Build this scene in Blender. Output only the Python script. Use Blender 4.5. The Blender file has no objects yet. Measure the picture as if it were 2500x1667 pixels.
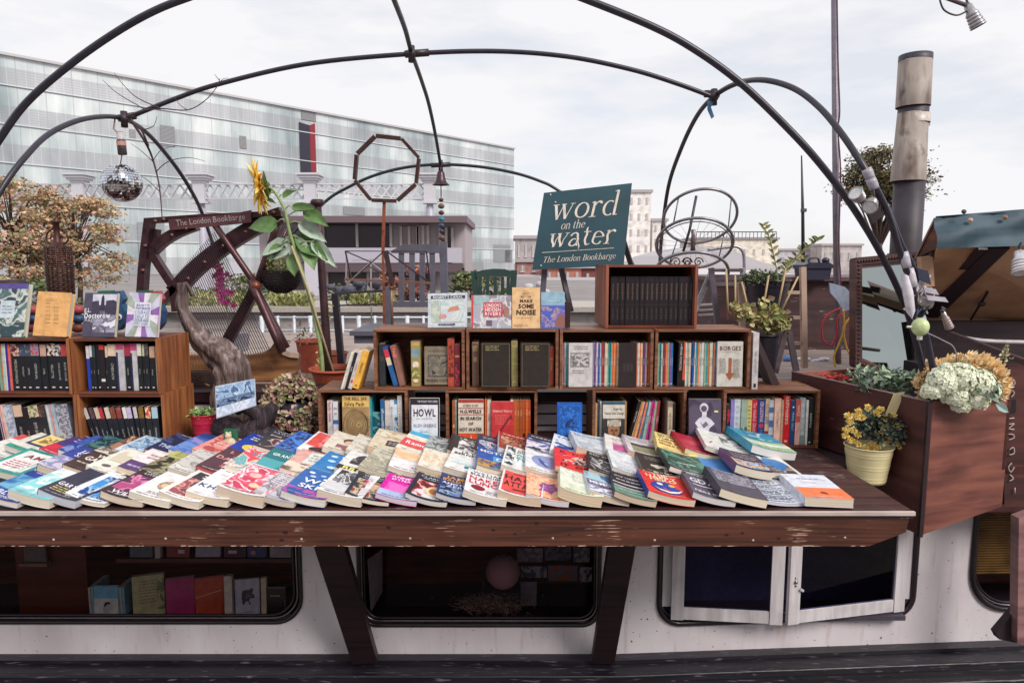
import bpy, math, random
from mathutils import Vector as V, Matrix, Euler, Quaternion
R = math.radians
C = bpy.context.scene.collection
sc = bpy.context.scene
random.seed(7)
# ---------------------------------------------------------------- camera
PIT = R(6.6); EYE = V((0, 0, 1.65)); F = 1667.0
cam_d = bpy.data.cameras.new('camera'); cam_d.lens = 24.0; cam_d.sensor_width = 36; cam_d.clip_end = 2000; cam_d.clip_start = .05
cam = bpy.data.objects.new('camera', cam_d); C.objects.link(cam)
cam.location = EYE; cam.rotation_euler = (R(90) - PIT, 0, 0); sc.camera = cam
# ---------------------------------------------------------------- sky, sun, exposure
w = bpy.data.worlds.new('World'); sc.world = w; w.use_nodes = True
nt = w.node_tree; nt.nodes.clear()
SUN = V((.62, -.70, .80)).normalized()
out = nt.nodes.new('ShaderNodeOutputWorld'); bg = nt.nodes.new('ShaderNodeBackground'); bg2 = nt.nodes.new('ShaderNodeBackground')
sky = nt.nodes.new('ShaderNodeTexSky'); sky.sky_type = 'NISHITA'; sky.sun_disc = False
sky.sun_elevation = math.asin(SUN.z); sky.sun_rotation = math.atan2(SUN.x, SUN.y)
bg.inputs[1].default_value = .12
nt.links.new(sky.outputs[0], bg.inputs[0])
tc = nt.nodes.new('ShaderNodeTexCoord'); mp = nt.nodes.new('ShaderNodeMapping'); mp.inputs['Scale'].default_value = (1.2, 1.6, 4.5)
mp.inputs['Rotation'].default_value = (0, R(18), 0)
nz = nt.nodes.new('ShaderNodeTexNoise'); nz.inputs['Scale'].default_value = 1.7; nz.inputs['Detail'].default_value = 6; nz.inputs['Roughness'].default_value = .55
rp = nt.nodes.new('ShaderNodeValToRGB'); rp.color_ramp.elements[0].position = .38; rp.color_ramp.elements[0].color = (.72, .72, .72, 1)
rp.color_ramp.elements[1].position = .50; rp.color_ramp.elements[1].color = (1, 1, 1, 1)
mx = nt.nodes.new('ShaderNodeMixShader'); bg2.inputs[0].default_value = (.945, .935, .955, 1); bg2.inputs[1].default_value = .83
nt.links.new(tc.outputs['Generated'], mp.inputs[0]); nt.links.new(mp.outputs[0], nz.inputs[0]); nt.links.new(nz.outputs[0], rp.inputs[0])
nt.links.new(rp.outputs[0], mx.inputs[0]); nt.links.new(bg.outputs[0], mx.inputs[1]); nt.links.new(bg2.outputs[0], mx.inputs[2]); nt.links.new(mx.outputs[0], out.inputs[0])
sd = bpy.data.lights.new('sun', 'SUN'); sd.energy = 2.4; sd.angle = R(22); sd.color = (1, .95, .88)
sun = bpy.data.objects.new('sun', sd); C.objects.link(sun); sun.rotation_euler = SUN.to_track_quat('Z', 'Y').to_euler(); sun.location = (4, -4, 8)
sc.view_settings.view_transform = 'Standard'; sc.view_settings.look = 'None'; sc.view_settings.gamma = 1; sc.view_settings.exposure = 0.27
# ---------------------------------------------------------------- projection helpers (photo pixel at a chosen depth -> point)
CP, SP = math.cos(PIT), math.sin(PIT)
def ray(px, py):
    a = (px - 1250) / F; b = (833.5 - py) / F
    return V((a, CP + b * SP, -SP + b * CP))
def P(px, py, Y):
    d = ray(px, py); return EYE + d * (Y / d.y)
def PZ(px, py, z):
    d = ray(px, py); return EYE + d * ((z - EYE.z) / d.z)
def PX(px, Y, z):                       # X of a pixel column at given depth and height
    return (px - 1250) / F * (Y * CP - (z - EYE.z) * SP)
def mpp(Y): return Y / F                # metres per photo pixel at depth
# ---------------------------------------------------------------- materials
def lin(h):
    h = h.lstrip('#'); o = []
    for i in (0, 2, 4):
        c = int(h[i:i + 2], 16) / 255; o.append(c / 12.92 if c <= .04045 else ((c + .055) / 1.055) ** 2.4)
    return (*o, 1)
_m = {}
def base(name, rough=.5, metal=0):
    m = bpy.data.materials.new(name); m.use_nodes = True; n = m.node_tree; b = n.nodes['Principled BSDF']
    b.inputs['Roughness'].default_value = rough; b.inputs['Metallic'].default_value = metal
    return m, n, b
def mixc(n, fac, a, b):
    x = n.nodes.new('ShaderNodeMix'); x.data_type = 'RGBA'
    if isinstance(fac, (int, float)): x.inputs[0].default_value = fac
    else: n.links.new(fac, x.inputs[0])
    for i, c in ((6, a), (7, b)):
        if isinstance(c, tuple): x.inputs[i].default_value = c
        else: n.links.new(c, x.inputs[i])
    return x.outputs[2]
def noise(n, scale, stretch=(1, 1, 1), detail=4, rnd=False, dist=0):
    t = n.nodes.new('ShaderNodeTexCoord'); mp = n.nodes.new('ShaderNodeMapping'); mp.inputs['Scale'].default_value = stretch
    n.links.new(t.outputs['Object'], mp.inputs[0])
    if rnd:
        oi = n.nodes.new('ShaderNodeObjectInfo'); ml = n.nodes.new('ShaderNodeMath'); ml.operation = 'MULTIPLY'; ml.inputs[1].default_value = 37.0
        n.links.new(oi.outputs['Random'], ml.inputs[0]); n.links.new(ml.outputs[0], mp.inputs['Location'])
    z = n.nodes.new('ShaderNodeTexNoise'); z.inputs['Scale'].default_value = scale; z.inputs['Detail'].default_value = detail; z.inputs['Distortion'].default_value = dist
    n.links.new(mp.outputs[0], z.inputs[0]); return z.outputs[0]
def ramp(n, src, stops, mode='LINEAR'):
    r = n.nodes.new('ShaderNodeValToRGB'); cr = r.color_ramp; cr.interpolation = mode
    while len(cr.elements) < len(stops): cr.elements.new(.5)
    for e, (p, c) in zip(cr.elements, stops): e.position = p; e.color = c if isinstance(c, tuple) else lin(c)
    n.links.new(src, r.inputs[0]); return r.outputs[0]
def bump(n, b, src, st=.3, d=.002):
    k = n.nodes.new('ShaderNodeBump'); k.inputs['Strength'].default_value = st; k.inputs['Distance'].default_value = d
    n.links.new(src, k.inputs['Height']); n.links.new(k.outputs[0], b.inputs['Normal'])
def M(h, rough=.5, metal=0, var=.14, scale=40, bmp=0):
    key = ('M', h, rough, metal, var, scale, bmp)
    if key in _m: return _m[key]
    m, n, b = base('paint_' + h, rough, metal); c = lin(h)
    dk = tuple(x * (1 - var * 1.6) for x in c[:3]) + (1,); lt = tuple(min(1, x * (1 + var)) for x in c[:3]) + (1,)
    z = noise(n, scale, detail=5); n.links.new(ramp(n, z, [(.3, dk), (.5, c), (.72, lt)]), b.inputs['Base Color'])
    if bmp: bump(n, b, z, bmp, .004)
    _m[key] = m; return m
def art(cs, scale=18, mode='EASE'):
    key = ('A', cs, scale, mode)
    if key in _m: return _m[key]
    m, n, b = base('cover_art', .42); cl = cs.split(); z = noise(n, scale * 1.35, (1, 1, 1), 7, True, .9)
    k = len(cl); st = [(.0 if i == 0 else .38 + .24 * i / k, c) for i, c in enumerate(cl)]
    n.links.new(ramp(n, z, st, mode), b.inputs['Base Color']); _m[key] = m; return m
def wood(dark, light, stretch=(1.2, 22, 22), scale=3.2, rough=.6, chip=None, chipamt=.30, knots=True, bmp=.5):
    key = ('W', dark, light, stretch, scale, rough, chip, chipamt)
    if key in _m: return _m[key]
    m, n, b = base('wood', rough); z = noise(n, scale, stretch, 7, True, .3); z2 = noise(n, 5, (1, 1, 1), 3, True)
    col = ramp(n, z, [(.3, dark), (.62, light)])
    d = lin(dark); dd = tuple(x * .45 for x in d[:3]) + (1,)
    col = mixc(n, ramp(n, z2, [(.30, (.45, .45, .45, 1)), (.50, (0, 0, 0, 1))]), col, dd)
    if chip:
        s2 = tuple(x * 1.5 for x in stretch); z3 = noise(n, scale * 3, s2, 5, True); z4 = noise(n, 9, (1, 1, 1), 3, True)
        mm = n.nodes.new('ShaderNodeMath'); mm.operation = 'MULTIPLY'; n.links.new(z3, mm.inputs[0]); n.links.new(z4, mm.inputs[1])
        col = mixc(n, ramp(n, mm.outputs[0], [(chipamt, (0, 0, 0, 1)), (chipamt + .04, (.85, .85, .85, 1))]), col, lin(chip))
    n.links.new(col, b.inputs['Base Color']); bump(n, b, z, bmp, .003); _m[key] = m; return m
def metal(h, rough=.3): return M(h, rough, 1.0, .2, 25)
def glassmat(tint='ffffff', refl=.12, rough=.02):
    key = ('G', tint, refl, rough)
    if key in _m: return _m[key]
    m, n, b = base('glass'); n.nodes.remove(b); o = n.nodes['Material Output']
    tr = n.nodes.new('ShaderNodeBsdfTransparent'); tr.inputs[0].default_value = lin(tint); gl = n.nodes.new('ShaderNodeBsdfGlossy'); gl.inputs['Roughness'].default_value = rough
    fr = n.nodes.new('ShaderNodeLayerWeight'); fr.inputs[0].default_value = refl
    mxs = n.nodes.new('ShaderNodeMixShader'); n.links.new(fr.outputs['Fresnel'], mxs.inputs[0]); n.links.new(tr.outputs[0], mxs.inputs[1]); n.links.new(gl.outputs[0], mxs.inputs[2]); n.links.new(mxs.outputs[0], o.inputs[0])
    _m[key] = m; return m
def leafmat(cs, rough=.5):
    key = ('L', cs, rough)
    if key in _m: return _m[key]
    m, n, b = base('leaf', rough); cl = cs.split(); g = n.nodes.new('ShaderNodeNewGeometry'); k = len(cl)
    n.links.new(ramp(n, g.outputs['Random Per Island'], [(i / k, c) for i, c in enumerate(cl)], 'CONSTANT'), b.inputs['Base Color'])
    b.inputs['Subsurface Weight'].default_value = 0; _m[key] = m; return m
def stripes(a, b_, scale, axis='Z', rough=.5, dist=0.0, prof='SIN', bmp=0):
    key = ('S', a, b_, scale, axis, rough, dist)
    if key in _m: return _m[key]
    m, n, b = base('striped', rough); t = n.nodes.new('ShaderNodeTexCoord'); wv = n.nodes.new('ShaderNodeTexWave'); wv.bands_direction = axis; wv.inputs['Scale'].default_value = scale
    wv.inputs['Distortion'].default_value = dist; wv.wave_profile = prof; n.links.new(t.outputs['Object'], wv.inputs[0])
    n.links.new(mixc(n, wv.outputs[1], lin(a), lin(b_)), b.inputs['Base Color'])
    if bmp: bump(n, b, wv.outputs[1], bmp, .003)
    _m[key] = m; return m
# ---------------------------------------------------------------- glyphs of the built-in font, once, while the scene is empty
GL = {}
def load_glyphs():
    chars = [chr(i) for i in range(33, 127)]; obs = []
    for bold in (0, 1):
        for ch in chars:
            cu = bpy.data.curves.new('g', 'FONT'); cu.body = ch; cu.size = 1; cu.resolution_u = 2; cu.offset = .022 * bold
            ob = bpy.data.objects.new('g', cu); C.objects.link(ob); obs.append((bold, ch, ob, cu))
    dg = bpy.context.evaluated_depsgraph_get()
    for bold, ch, ob, cu in obs:
        me = bpy.data.meshes.new_from_object(ob.evaluated_get(dg))
        vs = [(v.co.x, v.co.y) for v in me.vertices]; fs = [tuple(p.vertices) for p in me.polygons]
        x0 = min(v[0] for v in vs); x1 = max(v[0] for v in vs)
        GL[(bold, ch)] = ([(x - x0, y) for x, y in vs], fs, x1 - x0); bpy.data.meshes.remove(me)
    for bold, ch, ob, cu in obs: bpy.data.objects.remove(ob); bpy.data.curves.remove(cu)
load_glyphs()
CAPH = max(y for x, y in GL[(0, 'H')][0])
# ---------------------------------------------------------------- mesh builder
def circ(n): return [(math.cos(2 * math.pi * i / n), math.sin(2 * math.pi * i / n)) for i in range(n)]
class MB:
    def __init__(s): s.v = []; s.f = []; s.m = []; s.sm = []; s.mats = []; s.names = {}
    def mi(s, mat):
        if isinstance(mat, str): mat = M(mat)
        if mat.name not in s.names: s.names[mat.name] = len(s.mats); s.mats.append(mat)
        return s.names[mat.name]
    def add(s, vs, fs, mat, smooth=False):
        o = len(s.v); s.v += [V(v) for v in vs]; i = s.mi(mat)
        for f in fs: s.f.append(tuple(o + k for k in f)); s.m.append(i); s.sm.append(smooth)
        return s
    def box(s, x0, x1, y0, y1, z0, z1, mat):
        vs = [(x, y, z) for x in (x0, x1) for y in (y0, y1) for z in (z0, z1)]
        return s.add(vs, [(0, 1, 3, 2), (4, 6, 7, 5), (0, 4, 5, 1), (2, 3, 7, 6), (0, 2, 6, 4), (1, 5, 7, 3)], mat)
    def hexa(s, a, b, mat):             # two quads of four points each, same winding
        return s.add(list(a) + list(b), [(0, 1, 2, 3), (7, 6, 5, 4), (0, 4, 5, 1), (1, 5, 6, 2), (2, 6, 7, 3), (3, 7, 4, 0)], mat)
    def bar(s, p, q, wd, ht, mat, up=V((0, 0, 1))):
        p = V(p); q = V(q); d = (q - p).normalized(); sx = d.cross(up)
        if sx.length < 1e-4: sx = d.cross(V((0, 1, 0)))
        sx.normalize(); uz = sx.cross(d).normalized()
        def ring(c): return [c - sx * wd / 2 - uz * ht / 2, c + sx * wd / 2 - uz * ht / 2, c + sx * wd / 2 + uz * ht / 2, c - sx * wd / 2 + uz * ht / 2]
        return s.hexa(ring(p), ring(q), mat)
    def tube(s, pts, r, mat, n=8, closed=False, smooth=True):
        pts = [V(p) for p in pts]; k = len(pts); rs = r if isinstance(r, (list, tuple)) else [r] * k
        vs = []; prev = None
        for i, p in enumerate(pts):
            a = pts[(i - 1) % k] if (closed or i > 0) else p; b = pts[(i + 1) % k] if (closed or i < k - 1) else p
            t = (b - a)
            if t.length < 1e-9: t = V((0, 0, 1))
            t.normalize()
            if prev is None:
                u = t.cross(V((0, 0, 1)));
                if u.length < .05: u = t.cross(V((1, 0, 0)))
            else: u = prev - t * prev.dot(t)
            if u.length < 1e-6: u = t.cross(V((1, .3, 0)))
            u.normalize(); prev = u; w_ = t.cross(u)
            for cx, cy in circ(n): vs.append(p + u * cx * rs[i] + w_ * cy * rs[i])
        fs = []
        for i in range(k if closed else k - 1):
            j = (i + 1) % k
            for a in range(n): b = (a + 1) % n; fs.append((i * n + a, i * n + b, j * n + b, j * n + a))
        if not closed: fs.append(tuple(reversed(range(n)))); fs.append(tuple(range((k - 1) * n, k * n)))
        return s.add(vs, fs, mat, smooth)
    def lathe(s, prof, c, mat, n=24, axis=V((0, 0, 1)), smooth=True, cap=False):
        c = V(c); q = V((0, 0, 1)).rotation_difference(V(axis).normalized()); vs = []; fs = []
        for r, z in prof:
            for cx, cy in circ(n): vs.append(c + q @ V((cx * r, cy * r, z)))
        for i in range(len(prof) - 1):
            for a in range(n): b = (a + 1) % n; fs.append((i * n + a, i * n + b, (i + 1) * n + b, (i + 1) * n + a))
        if cap: fs.append(tuple(reversed(range(n)))); fs.append(tuple(range((len(prof) - 1) * n, len(prof) * n)))
        return s.add(vs, fs, mat, smooth)
    def ball(s, c, r, mat, n=12, sc3=(1, 1, 1), k=7, axis=V((0, 0, 1))):
        pr = [(max(.0005, math.sin(math.pi * i / k)), -math.cos(math.pi * i / k)) for i in range(k + 1)]
        c = V(c); q = V((0, 0, 1)).rotation_difference(V(axis).normalized()); vs = []; fs = []
        for rr, z in pr:
            for cx, cy in circ(n): vs.append(c + q @ V((cx * rr * r * sc3[0], cy * rr * r * sc3[1], z * r * sc3[2])))
        for i in range(k):
            for a in range(n): b = (a + 1) % n; fs.append((i * n + a, i * n + b, (i + 1) * n + b, (i + 1) * n + a))
        return s.add(vs, fs, mat, True)
    def prism(s, poly, off, mat):       # 3-D polygon extruded by a vector
        poly = [V(p) for p in poly]; k = len(poly); off = V(off)
        return s.add(poly + [p + off for p in poly], [tuple(range(k)), tuple(reversed(range(k, 2 * k)))] + [(i, k + i, k + (i + 1) % k, (i + 1) % k) for i in range(k)], mat)
    def leaf(s, c, d, nrm, L, W, mat, fold=.15, droop=.0):
        c = V(c); d = V(d).normalized(); sx = d.cross(V(nrm))
        if sx.length < 1e-4: sx = d.cross(V((1, .2, .1)))
        sx.normalize(); u = sx.cross(d)
        ps = [(0, 0, 0), (-.5, .35, fold), (0, .4, 0), (.5, .35, fold), (-.32, .72, fold * .6 - droop * .5), (0, .75, -droop * .5), (.32, .72, fold * .6 - droop * .5), (0, 1, -droop)]
        vs = [c + sx * x * W + d * y * L + u * z * L for x, y, z in ps]
        return s.add(vs, [(0, 2, 1), (0, 3, 2), (1, 2, 5, 4), (2, 3, 6, 5), (4, 5, 7), (5, 6, 7)], mat)
    def build(s, name, parent=None, org=None, local=False):
        me = bpy.data.meshes.new(name)
        if local: o3 = V((0, 0, 0))
        elif parent is not None:
            o3 = V(parent.location)
            if parent.parent: o3 += V(parent.parent.location)
        elif org is not None: o3 = V(org)
        else:
            xs = [v.x for v in s.v]; ys = [v.y for v in s.v]; zs = [v.z for v in s.v]
            o3 = V(((min(xs) + max(xs)) / 2, (min(ys) + max(ys)) / 2, min(zs)))
        me.from_pydata([v - o3 for v in s.v], [], s.f)
        for m in s.mats: me.materials.append(m)
        me.polygons.foreach_set('material_index', s.m); me.polygons.foreach_set('use_smooth', s.sm); me.update()
        o = bpy.data.objects.new(name, me); C.objects.link(o)
        if parent is not None: o.parent = parent
        elif not local: o.location = o3
        return o
def tag(o, label=None, cat=None, group=None, kind=None):
    if label: o['label'] = label
    if cat: o['category'] = cat
    if group: o['group'] = group
    if kind: o['kind'] = kind
    return o
def thing(name, label, cat, loc=(0, 0, 0), rot=(0, 0, 0), group=None):
    o = bpy.data.objects.new(name, None); C.objects.link(o); o.location = loc; o.rotation_euler = rot; o.empty_display_size = .05
    return tag(o, label, cat, group)
def struct(mb, name, org=(0, 0, 0)): return tag(mb.build(name, org=org), kind='structure')
def smooth_path(pts, k=6):
    pts = [V(p) for p in pts]; o = []
    for i in range(len(pts) - 1):
        p0 = pts[max(0, i - 1)]; p1 = pts[i]; p2 = pts[i + 1]; p3 = pts[min(len(pts) - 1, i + 2)]
        for j in range(k):
            t = j / k; o.append(.5 * ((2 * p1) + (p2 - p0) * t + (2 * p0 - 5 * p1 + 4 * p2 - p3) * t * t + (3 * p1 - p0 - 3 * p2 + p3) * t ** 3))
    o.append(pts[-1]); return o
def lerp(a, b, t): return a + (b - a) * t
# ---------------------------------------------------------------- drawing on a flat face: frame = (origin, x axis, y axis), all in metres
LAY = .00045
def text_w(s, h, bold=0):
    k = h / CAPH; x = 0
    for ch in s: x += .30 if ch == ' ' or (bold, ch) not in GL else GL[(bold, ch)][2] + .085
    return (x - .085) * k
def put_text(mb, s, o, ux, uy, nrm, cx, cy, h, mat, maxw=None, bold=0, shear=0):
    wd = text_w(s, h, bold); sx = 1
    if maxw and wd > maxw: sx = maxw / wd
    elif maxw and maxw < 0 and wd != -maxw: sx = -maxw / wd
    k = h / CAPH; x = cx - wd * sx / 2; y = cy - h / 2
    for ch in s:
        if ch == ' ' or (bold, ch) not in GL: x += .30 * k * sx; continue
        vs, fs, gw = GL[(bold, ch)]
        mb.add([o + ux * (x + vx * k * sx + shear * vy * k) + uy * (y + vy * k) + nrm for vx, vy in vs], fs, mat); x += (gw + .085) * k * sx
def draw(mb, o, ux, uy, w_, h_, ops):
    """ops in unit coordinates of a w_ by h_ face with its lower left corner at o"""
    nn = ux.cross(uy); L = 1
    for op in ops:
        k = op[0]; n3 = nn * (LAY * L); L += 1
        if k == 'r' or k == 'a':
            x0, y0, x1, y1 = [float(q) for q in op[1:5]]; mat = M(op[5], .42) if k == 'r' else art(op[5], op[6] if len(op) > 6 else 18)
            N = 6 if abs(x1 - x0) * w_ > .03 else 1; vs = []
            for i in range(N + 1):
                x = lerp(x0, x1, i / N) * w_
                vs += [o + ux * x + uy * (y0 * h_) + n3, o + ux * x + uy * (y1 * h_) + n3]
            mb.add(vs, [(2 * i, 2 * i + 2, 2 * i + 3, 2 * i + 1) for i in range(N)], mat)
        elif k in 'tT':
            put_text(mb, op[1], o, ux, uy, n3, op[2] * w_, op[3] * h_, op[4] * h_, M(op[5], .45), (op[6] if len(op) > 6 else .9) * w_, 1 if k == 'T' else 0)
        elif k == 'e':
            cx, cy, rx, ry = op[1:5]; mat = M(op[5], .42) if ' ' not in op[5] else art(op[5], 60)
            mb.add([o + ux * (cx + rx * a) * w_ + uy * (cy + ry * b) * h_ + n3 for a, b in circ(20)], [tuple(range(20))], mat)
        elif k == 'o':                      # ring
            cx, cy, rx, ry, t = op[1:6]; c2 = circ(32)
            vs = [o + ux * (cx + rx * a) * w_ + uy * (cy + ry * b) * h_ + n3 for a, b in c2] + [o + ux * (cx + (rx - t) * a) * w_ + uy * (cy + (ry - t * w_ / h_) * b) * h_ + n3 for a, b in c2]
            mb.add(vs, [(i, (i + 1) % 32, 32 + (i + 1) % 32, 32 + i) for i in range(32)], M(op[6], .42))
        elif k == 'p':
            mb.add([o + ux * x * w_ + uy * y * h_ + n3 for x, y in op[1]], [tuple(range(len(op[1])))], M(op[2], .42))
        elif k == 'l':                      # lines of small print
            x0, y0, x1, y1, cnt, col = op[1:7]; rr = random.Random(cnt * 7 + int(x0 * 90))
            for i in range(cnt):
                y = lerp(y1, y0, (i + .5) / cnt); hh = (y1 - y0) / cnt * .42; x = x0; e = x1 - rr.random() * .18 * (x1 - x0)
                while x < e:
                    xx = min(e, x + rr.uniform(.05, .16)); mb.add([o + ux * a * w_ + uy * b * h_ + n3 for a, b in ((x, y - hh / 2), (xx, y - hh / 2), (xx, y + hh / 2), (x, y + hh / 2))], [(0, 1, 2, 3)], M(col, .5)); x = xx + .025
def pagemat(h='d9cbb4'):
    key = ('PG', h)
    if key in _m: return _m[key]
    m, n, b = base('pages', .8); z = noise(n, 6, (.3, .3, 260), 3, True); c = lin(h); d = tuple(x * .72 for x in c[:3]) + (1,)
    n.links.new(ramp(n, z, [(.35, d), (.6, c)]), b.inputs['Base Color']); _m[key] = m; return m
def book(name, label, loc, rot, bw, bh, bt, col, ops=(), spine=None, sops=(), group=None, page='e2d5c2', bend=0, hard=False, cat='book', simple=False, back=None, curl=0):
    """local frame: x across the cover from the spine, y up the cover, z out of the front cover"""
    th = thing(name, label, cat, loc, rot, group); cm = MB(); ct = .0022 if hard else .0009; ov = .003 if hard else 0
    mat = M(col, .42) if ' ' not in col else art(col, 16); sm = M(spine, .42) if spine else mat; bm = M(back, .45) if back else mat
    N = 8 if bend else 1; xs = [lerp(0, bw, i / N) for i in range(N + 1)]
    for z0, z1, mm in ((bt - ct, bt, mat), (0, ct, bm)):
        for i in range(N): cm.box(xs[i], xs[i + 1], 0, bh, z0, z1, mm)
    cm.box(-ct, 0, 0, bh, 0, bt, sm)
    draw(cm, V((0, 0, bt)), V((1, 0, 0)), V((0, 1, 0)), bw, bh, ops)
    if sops: draw(cm, V((-ct, 0, 0)), V((0, 0, 1)), V((0, 1, 0)), bt, bh, sops)
    pm = MB(); ps = [lerp(.0004, bw - ov - .001, i / N) for i in range(N + 1)]
    vs = []
    for x in ps: vs += [V((x, ov + .0008, ct)), V((x, bh - ov - .0008, ct)), V((x, bh - ov - .0008, bt - ct)), V((x, ov + .0008, bt - ct))]
    fs = []
    for i in range(N):
        for a in range(4): b = (a + 1) % 4; fs.append((4 * i + a, 4 * i + b, 4 * i + 4 + b, 4 * i + 4 + a))
    fs += [(3, 2, 1, 0), (4 * N, 4 * N + 1, 4 * N + 2, 4 * N + 3)]
    pm.add(vs, fs, pagemat(page))
    if bend:
        for mbb in (cm, pm):
            for v in mbb.v: v.z -= bend * 4 * v.x * (bw - v.x) / bw ** 2 * (1 - .35 * v.y / bh)
    if curl:
        for v in cm.v:
            if v.z > bt * .4 and v.x > 0: v.z += curl * (v.x / bw) ** 3 * (1 - .8 * max(0, v.y) / bh)
    cm.build('cover', th, local=True); pm.build('page_block', th, local=True)
    return th
# ================================================================ the barge, the quay, the canal
TZ = .93                                 # display table height
W_BEAM = wood('321a15', '603628', (.9, 1, 26), 3.0, .45, 'c8a490', .385)
W_TOP = wood('2c1819', '4e2e2c', (1.0, 16, 1), 4, .5, '9a8480', .36)
W_CRATE = wood('58301f', '906248', (1.2, 14, 26), 3.2, .5, 'b89880', .42)
W_CRATE2 = wood('5a2c1c', '96603c', (20, 14, 1.2), 3.2, .5, 'b89070', .43)
W_DARK = wood('24101a', '3c1e22', (1.2, 18, 18), 3, .55, '8a7470', .42)
W_BOX = wood('451a1c', '6e3430', (1.1, 1.1, 16), 3, .48)
WHITEP = None
def wallpaint():
    m, n, b = base('cabin_paint', .45); z = noise(n, 3, (1, 1, .6), 5); z2 = noise(n, 70, (1, 1, 1), 2); z3 = noise(n, 7, (6, 6, .7), 4)
    c = mixc(n, ramp(n, z, [(.35, (0, 0, 0, 1)), (.65, (1, 1, 1, 1))]), lin('c9bec3'), lin('e4dde1'))
    c = mixc(n, ramp(n, z3, [(.58, (0, 0, 0, 1)), (.76, (.42, .42, .42, 1))]), c, lin('a98f8c'))
    c = mixc(n, ramp(n, z2, [(.70, (0, 0, 0, 1)), (.72, (1, 1, 1, 1))]), c, lin('574850')); n.links.new(c, b.inputs['Base Color']); bump(n, b, z, .15, .003); return m
WALL = wallpaint(); BLK = M('2a1f26', .35); RUB = M('241a20', .3)
def gunmat():
    m, n, b = base('black_hull_paint', .42); z = noise(n, 3, (1.2, 18, 18), 6); z2 = noise(n, 40, (.35, 3, 3), 6)
    c = mixc(n, ramp(n, z, [(.35, (0, 0, 0, 1)), (.7, (1, 1, 1, 1))]), lin('131018'), lin('24202a'))
    c = mixc(n, ramp(n, z2, [(.62, (0, 0, 0, 1)), (.68, (.5, .5, .5, 1))]), c, lin('847a88')); n.links.new(c, b.inputs['Base Color']); bump(n, b, z, .6, .004); return m
HULL = gunmat()
barge = thing('barge', 'white canal barge cabin with black trimmed windows under the book table', 'barge', (0, 2.5, .13))
A2 = .062                                # the forward half of the cabin side turns away slightly
XS = .40
def wy(x): return 2.5 if x <= XS else 2.5 + A2 * (x - XS)
def WP(px, py):                          # point of the cabin side seen at a pixel
    p = P(px, py, 2.5)
    if p.x > XS:
        d = ray(px, py); n3 = V((-A2, 1, 0)); p0 = V((XS, 2.5, 0)); p = EYE + d * ((p0 - EYE).dot(n3) / d.dot(n3))
    return p
def rrect(x0, x1, z0, z1, r, n=8):
    o = []
    for cx, cz, a0 in ((x1 - r, z1 - r, 0), (x0 + r, z1 - r, 90), (x0 + r, z0 + r, 180), (x1 - r, z0 + r, 270)):
        for i in range(n + 1): a = R(a0 + 90 * i / n); o.append((cx + r * math.cos(a), cz + r * math.sin(a)))
    return o
wall = MB(); ZB = .13; ZT = .90
def pt(x, z, off=0): return V((x, wy(x) + off, z))
def wallrect(x0, x1, z0, z1): wall.add([pt(x0, z0), pt(x1, z0), pt(x1, z1), pt(x0, z1)], [(0, 1, 2, 3)], WALL)
wins = []
def wallhole(cx0, cx1, hx0, hx1, hz0, hz1, r, n=8):
    h = rrect(hx0, hx1, hz0, hz1, r, n); cs = [(cx1, ZT), (cx0, ZT), (cx0, ZB), (cx1, ZB)]
    for k in range(4):
        arc = h[k * (n + 1):(k + 1) * (n + 1)]; c = pt(*cs[k])
        for i in range(n): wall.add([c, pt(*arc[i]), pt(*arc[i + 1])], [(2, 1, 0)], WALL)
        nx = h[((k + 1) % 4) * (n + 1)]; wall.add([c, pt(*arc[-1]), pt(*nx), pt(*cs[(k + 1) % 4])], [(3, 2, 1, 0)], WALL)
    # reveal, 45 mm deep
    k = len(h); wall.add([pt(x, z) for x, z in h] + [pt(x, z, .045) for x, z in h], [(i, (i + 1) % k, k + (i + 1) % k, k + i) for i in range(k)], M('8b8088', .5))
    wins.append(h)
zw1 = WP(300, 1517).z; xw1 = WP(735, 1440).x; zw2 = WP(1150, 1524).z; x20, x21 = WP(877, 1420).x, WP(1463, 1420).x
x30, x31 = WP(1610, 1420).x, WP(2230, 1420).x; zw3 = WP(1900, 1512).z; x40 = WP(2374, 1380).x
HT = .86
wallrect(-4.2, -2.9, ZB, ZT); wallhole(-2.9, (xw1 + x20) / 2, -2.55, xw1, zw1, HT, .10); wallhole((xw1 + x20) / 2, XS, x20, x21, zw2, HT, .065)
wallhole(XS, 1.72, x30, x31, zw3, HT, .085); wallhole(1.72, 3.2, x40, 3.0, WP(2420, 1475).z - .02, HT, .16); wallrect(3.2, 5, ZB, ZT)
wall.build('cabin_wall', barge)
GL1 = glassmat('e6e0ea', .16)
for i, h in enumerate(wins):
    f = MB(); f.tube([pt(x, z, -.003) for x, z in h], .0085 if i < 2 else .012, RUB, 6, True); cx = sum(p[0] for p in h) / len(h); cz = sum(p[1] for p in h) / len(h)
    f.tube([pt(cx + (x - cx) * .982, cz + (z - cz) * .955, .004) for x, z in h], .0035, metal('8e868c'), 5, True)
    f.tube([pt(cx + (x - cx) * .965, cz + (z - cz) * .93, .012) for x, z in h], .005, RUB, 5, True)
    fo = f.build('window_frame', barge)
    if i != 2:
        g = MB(); g.add([pt(x, z, .016) for x, z in h], [tuple(range(len(h)))], GL1); g.build('pane', fo)
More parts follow.
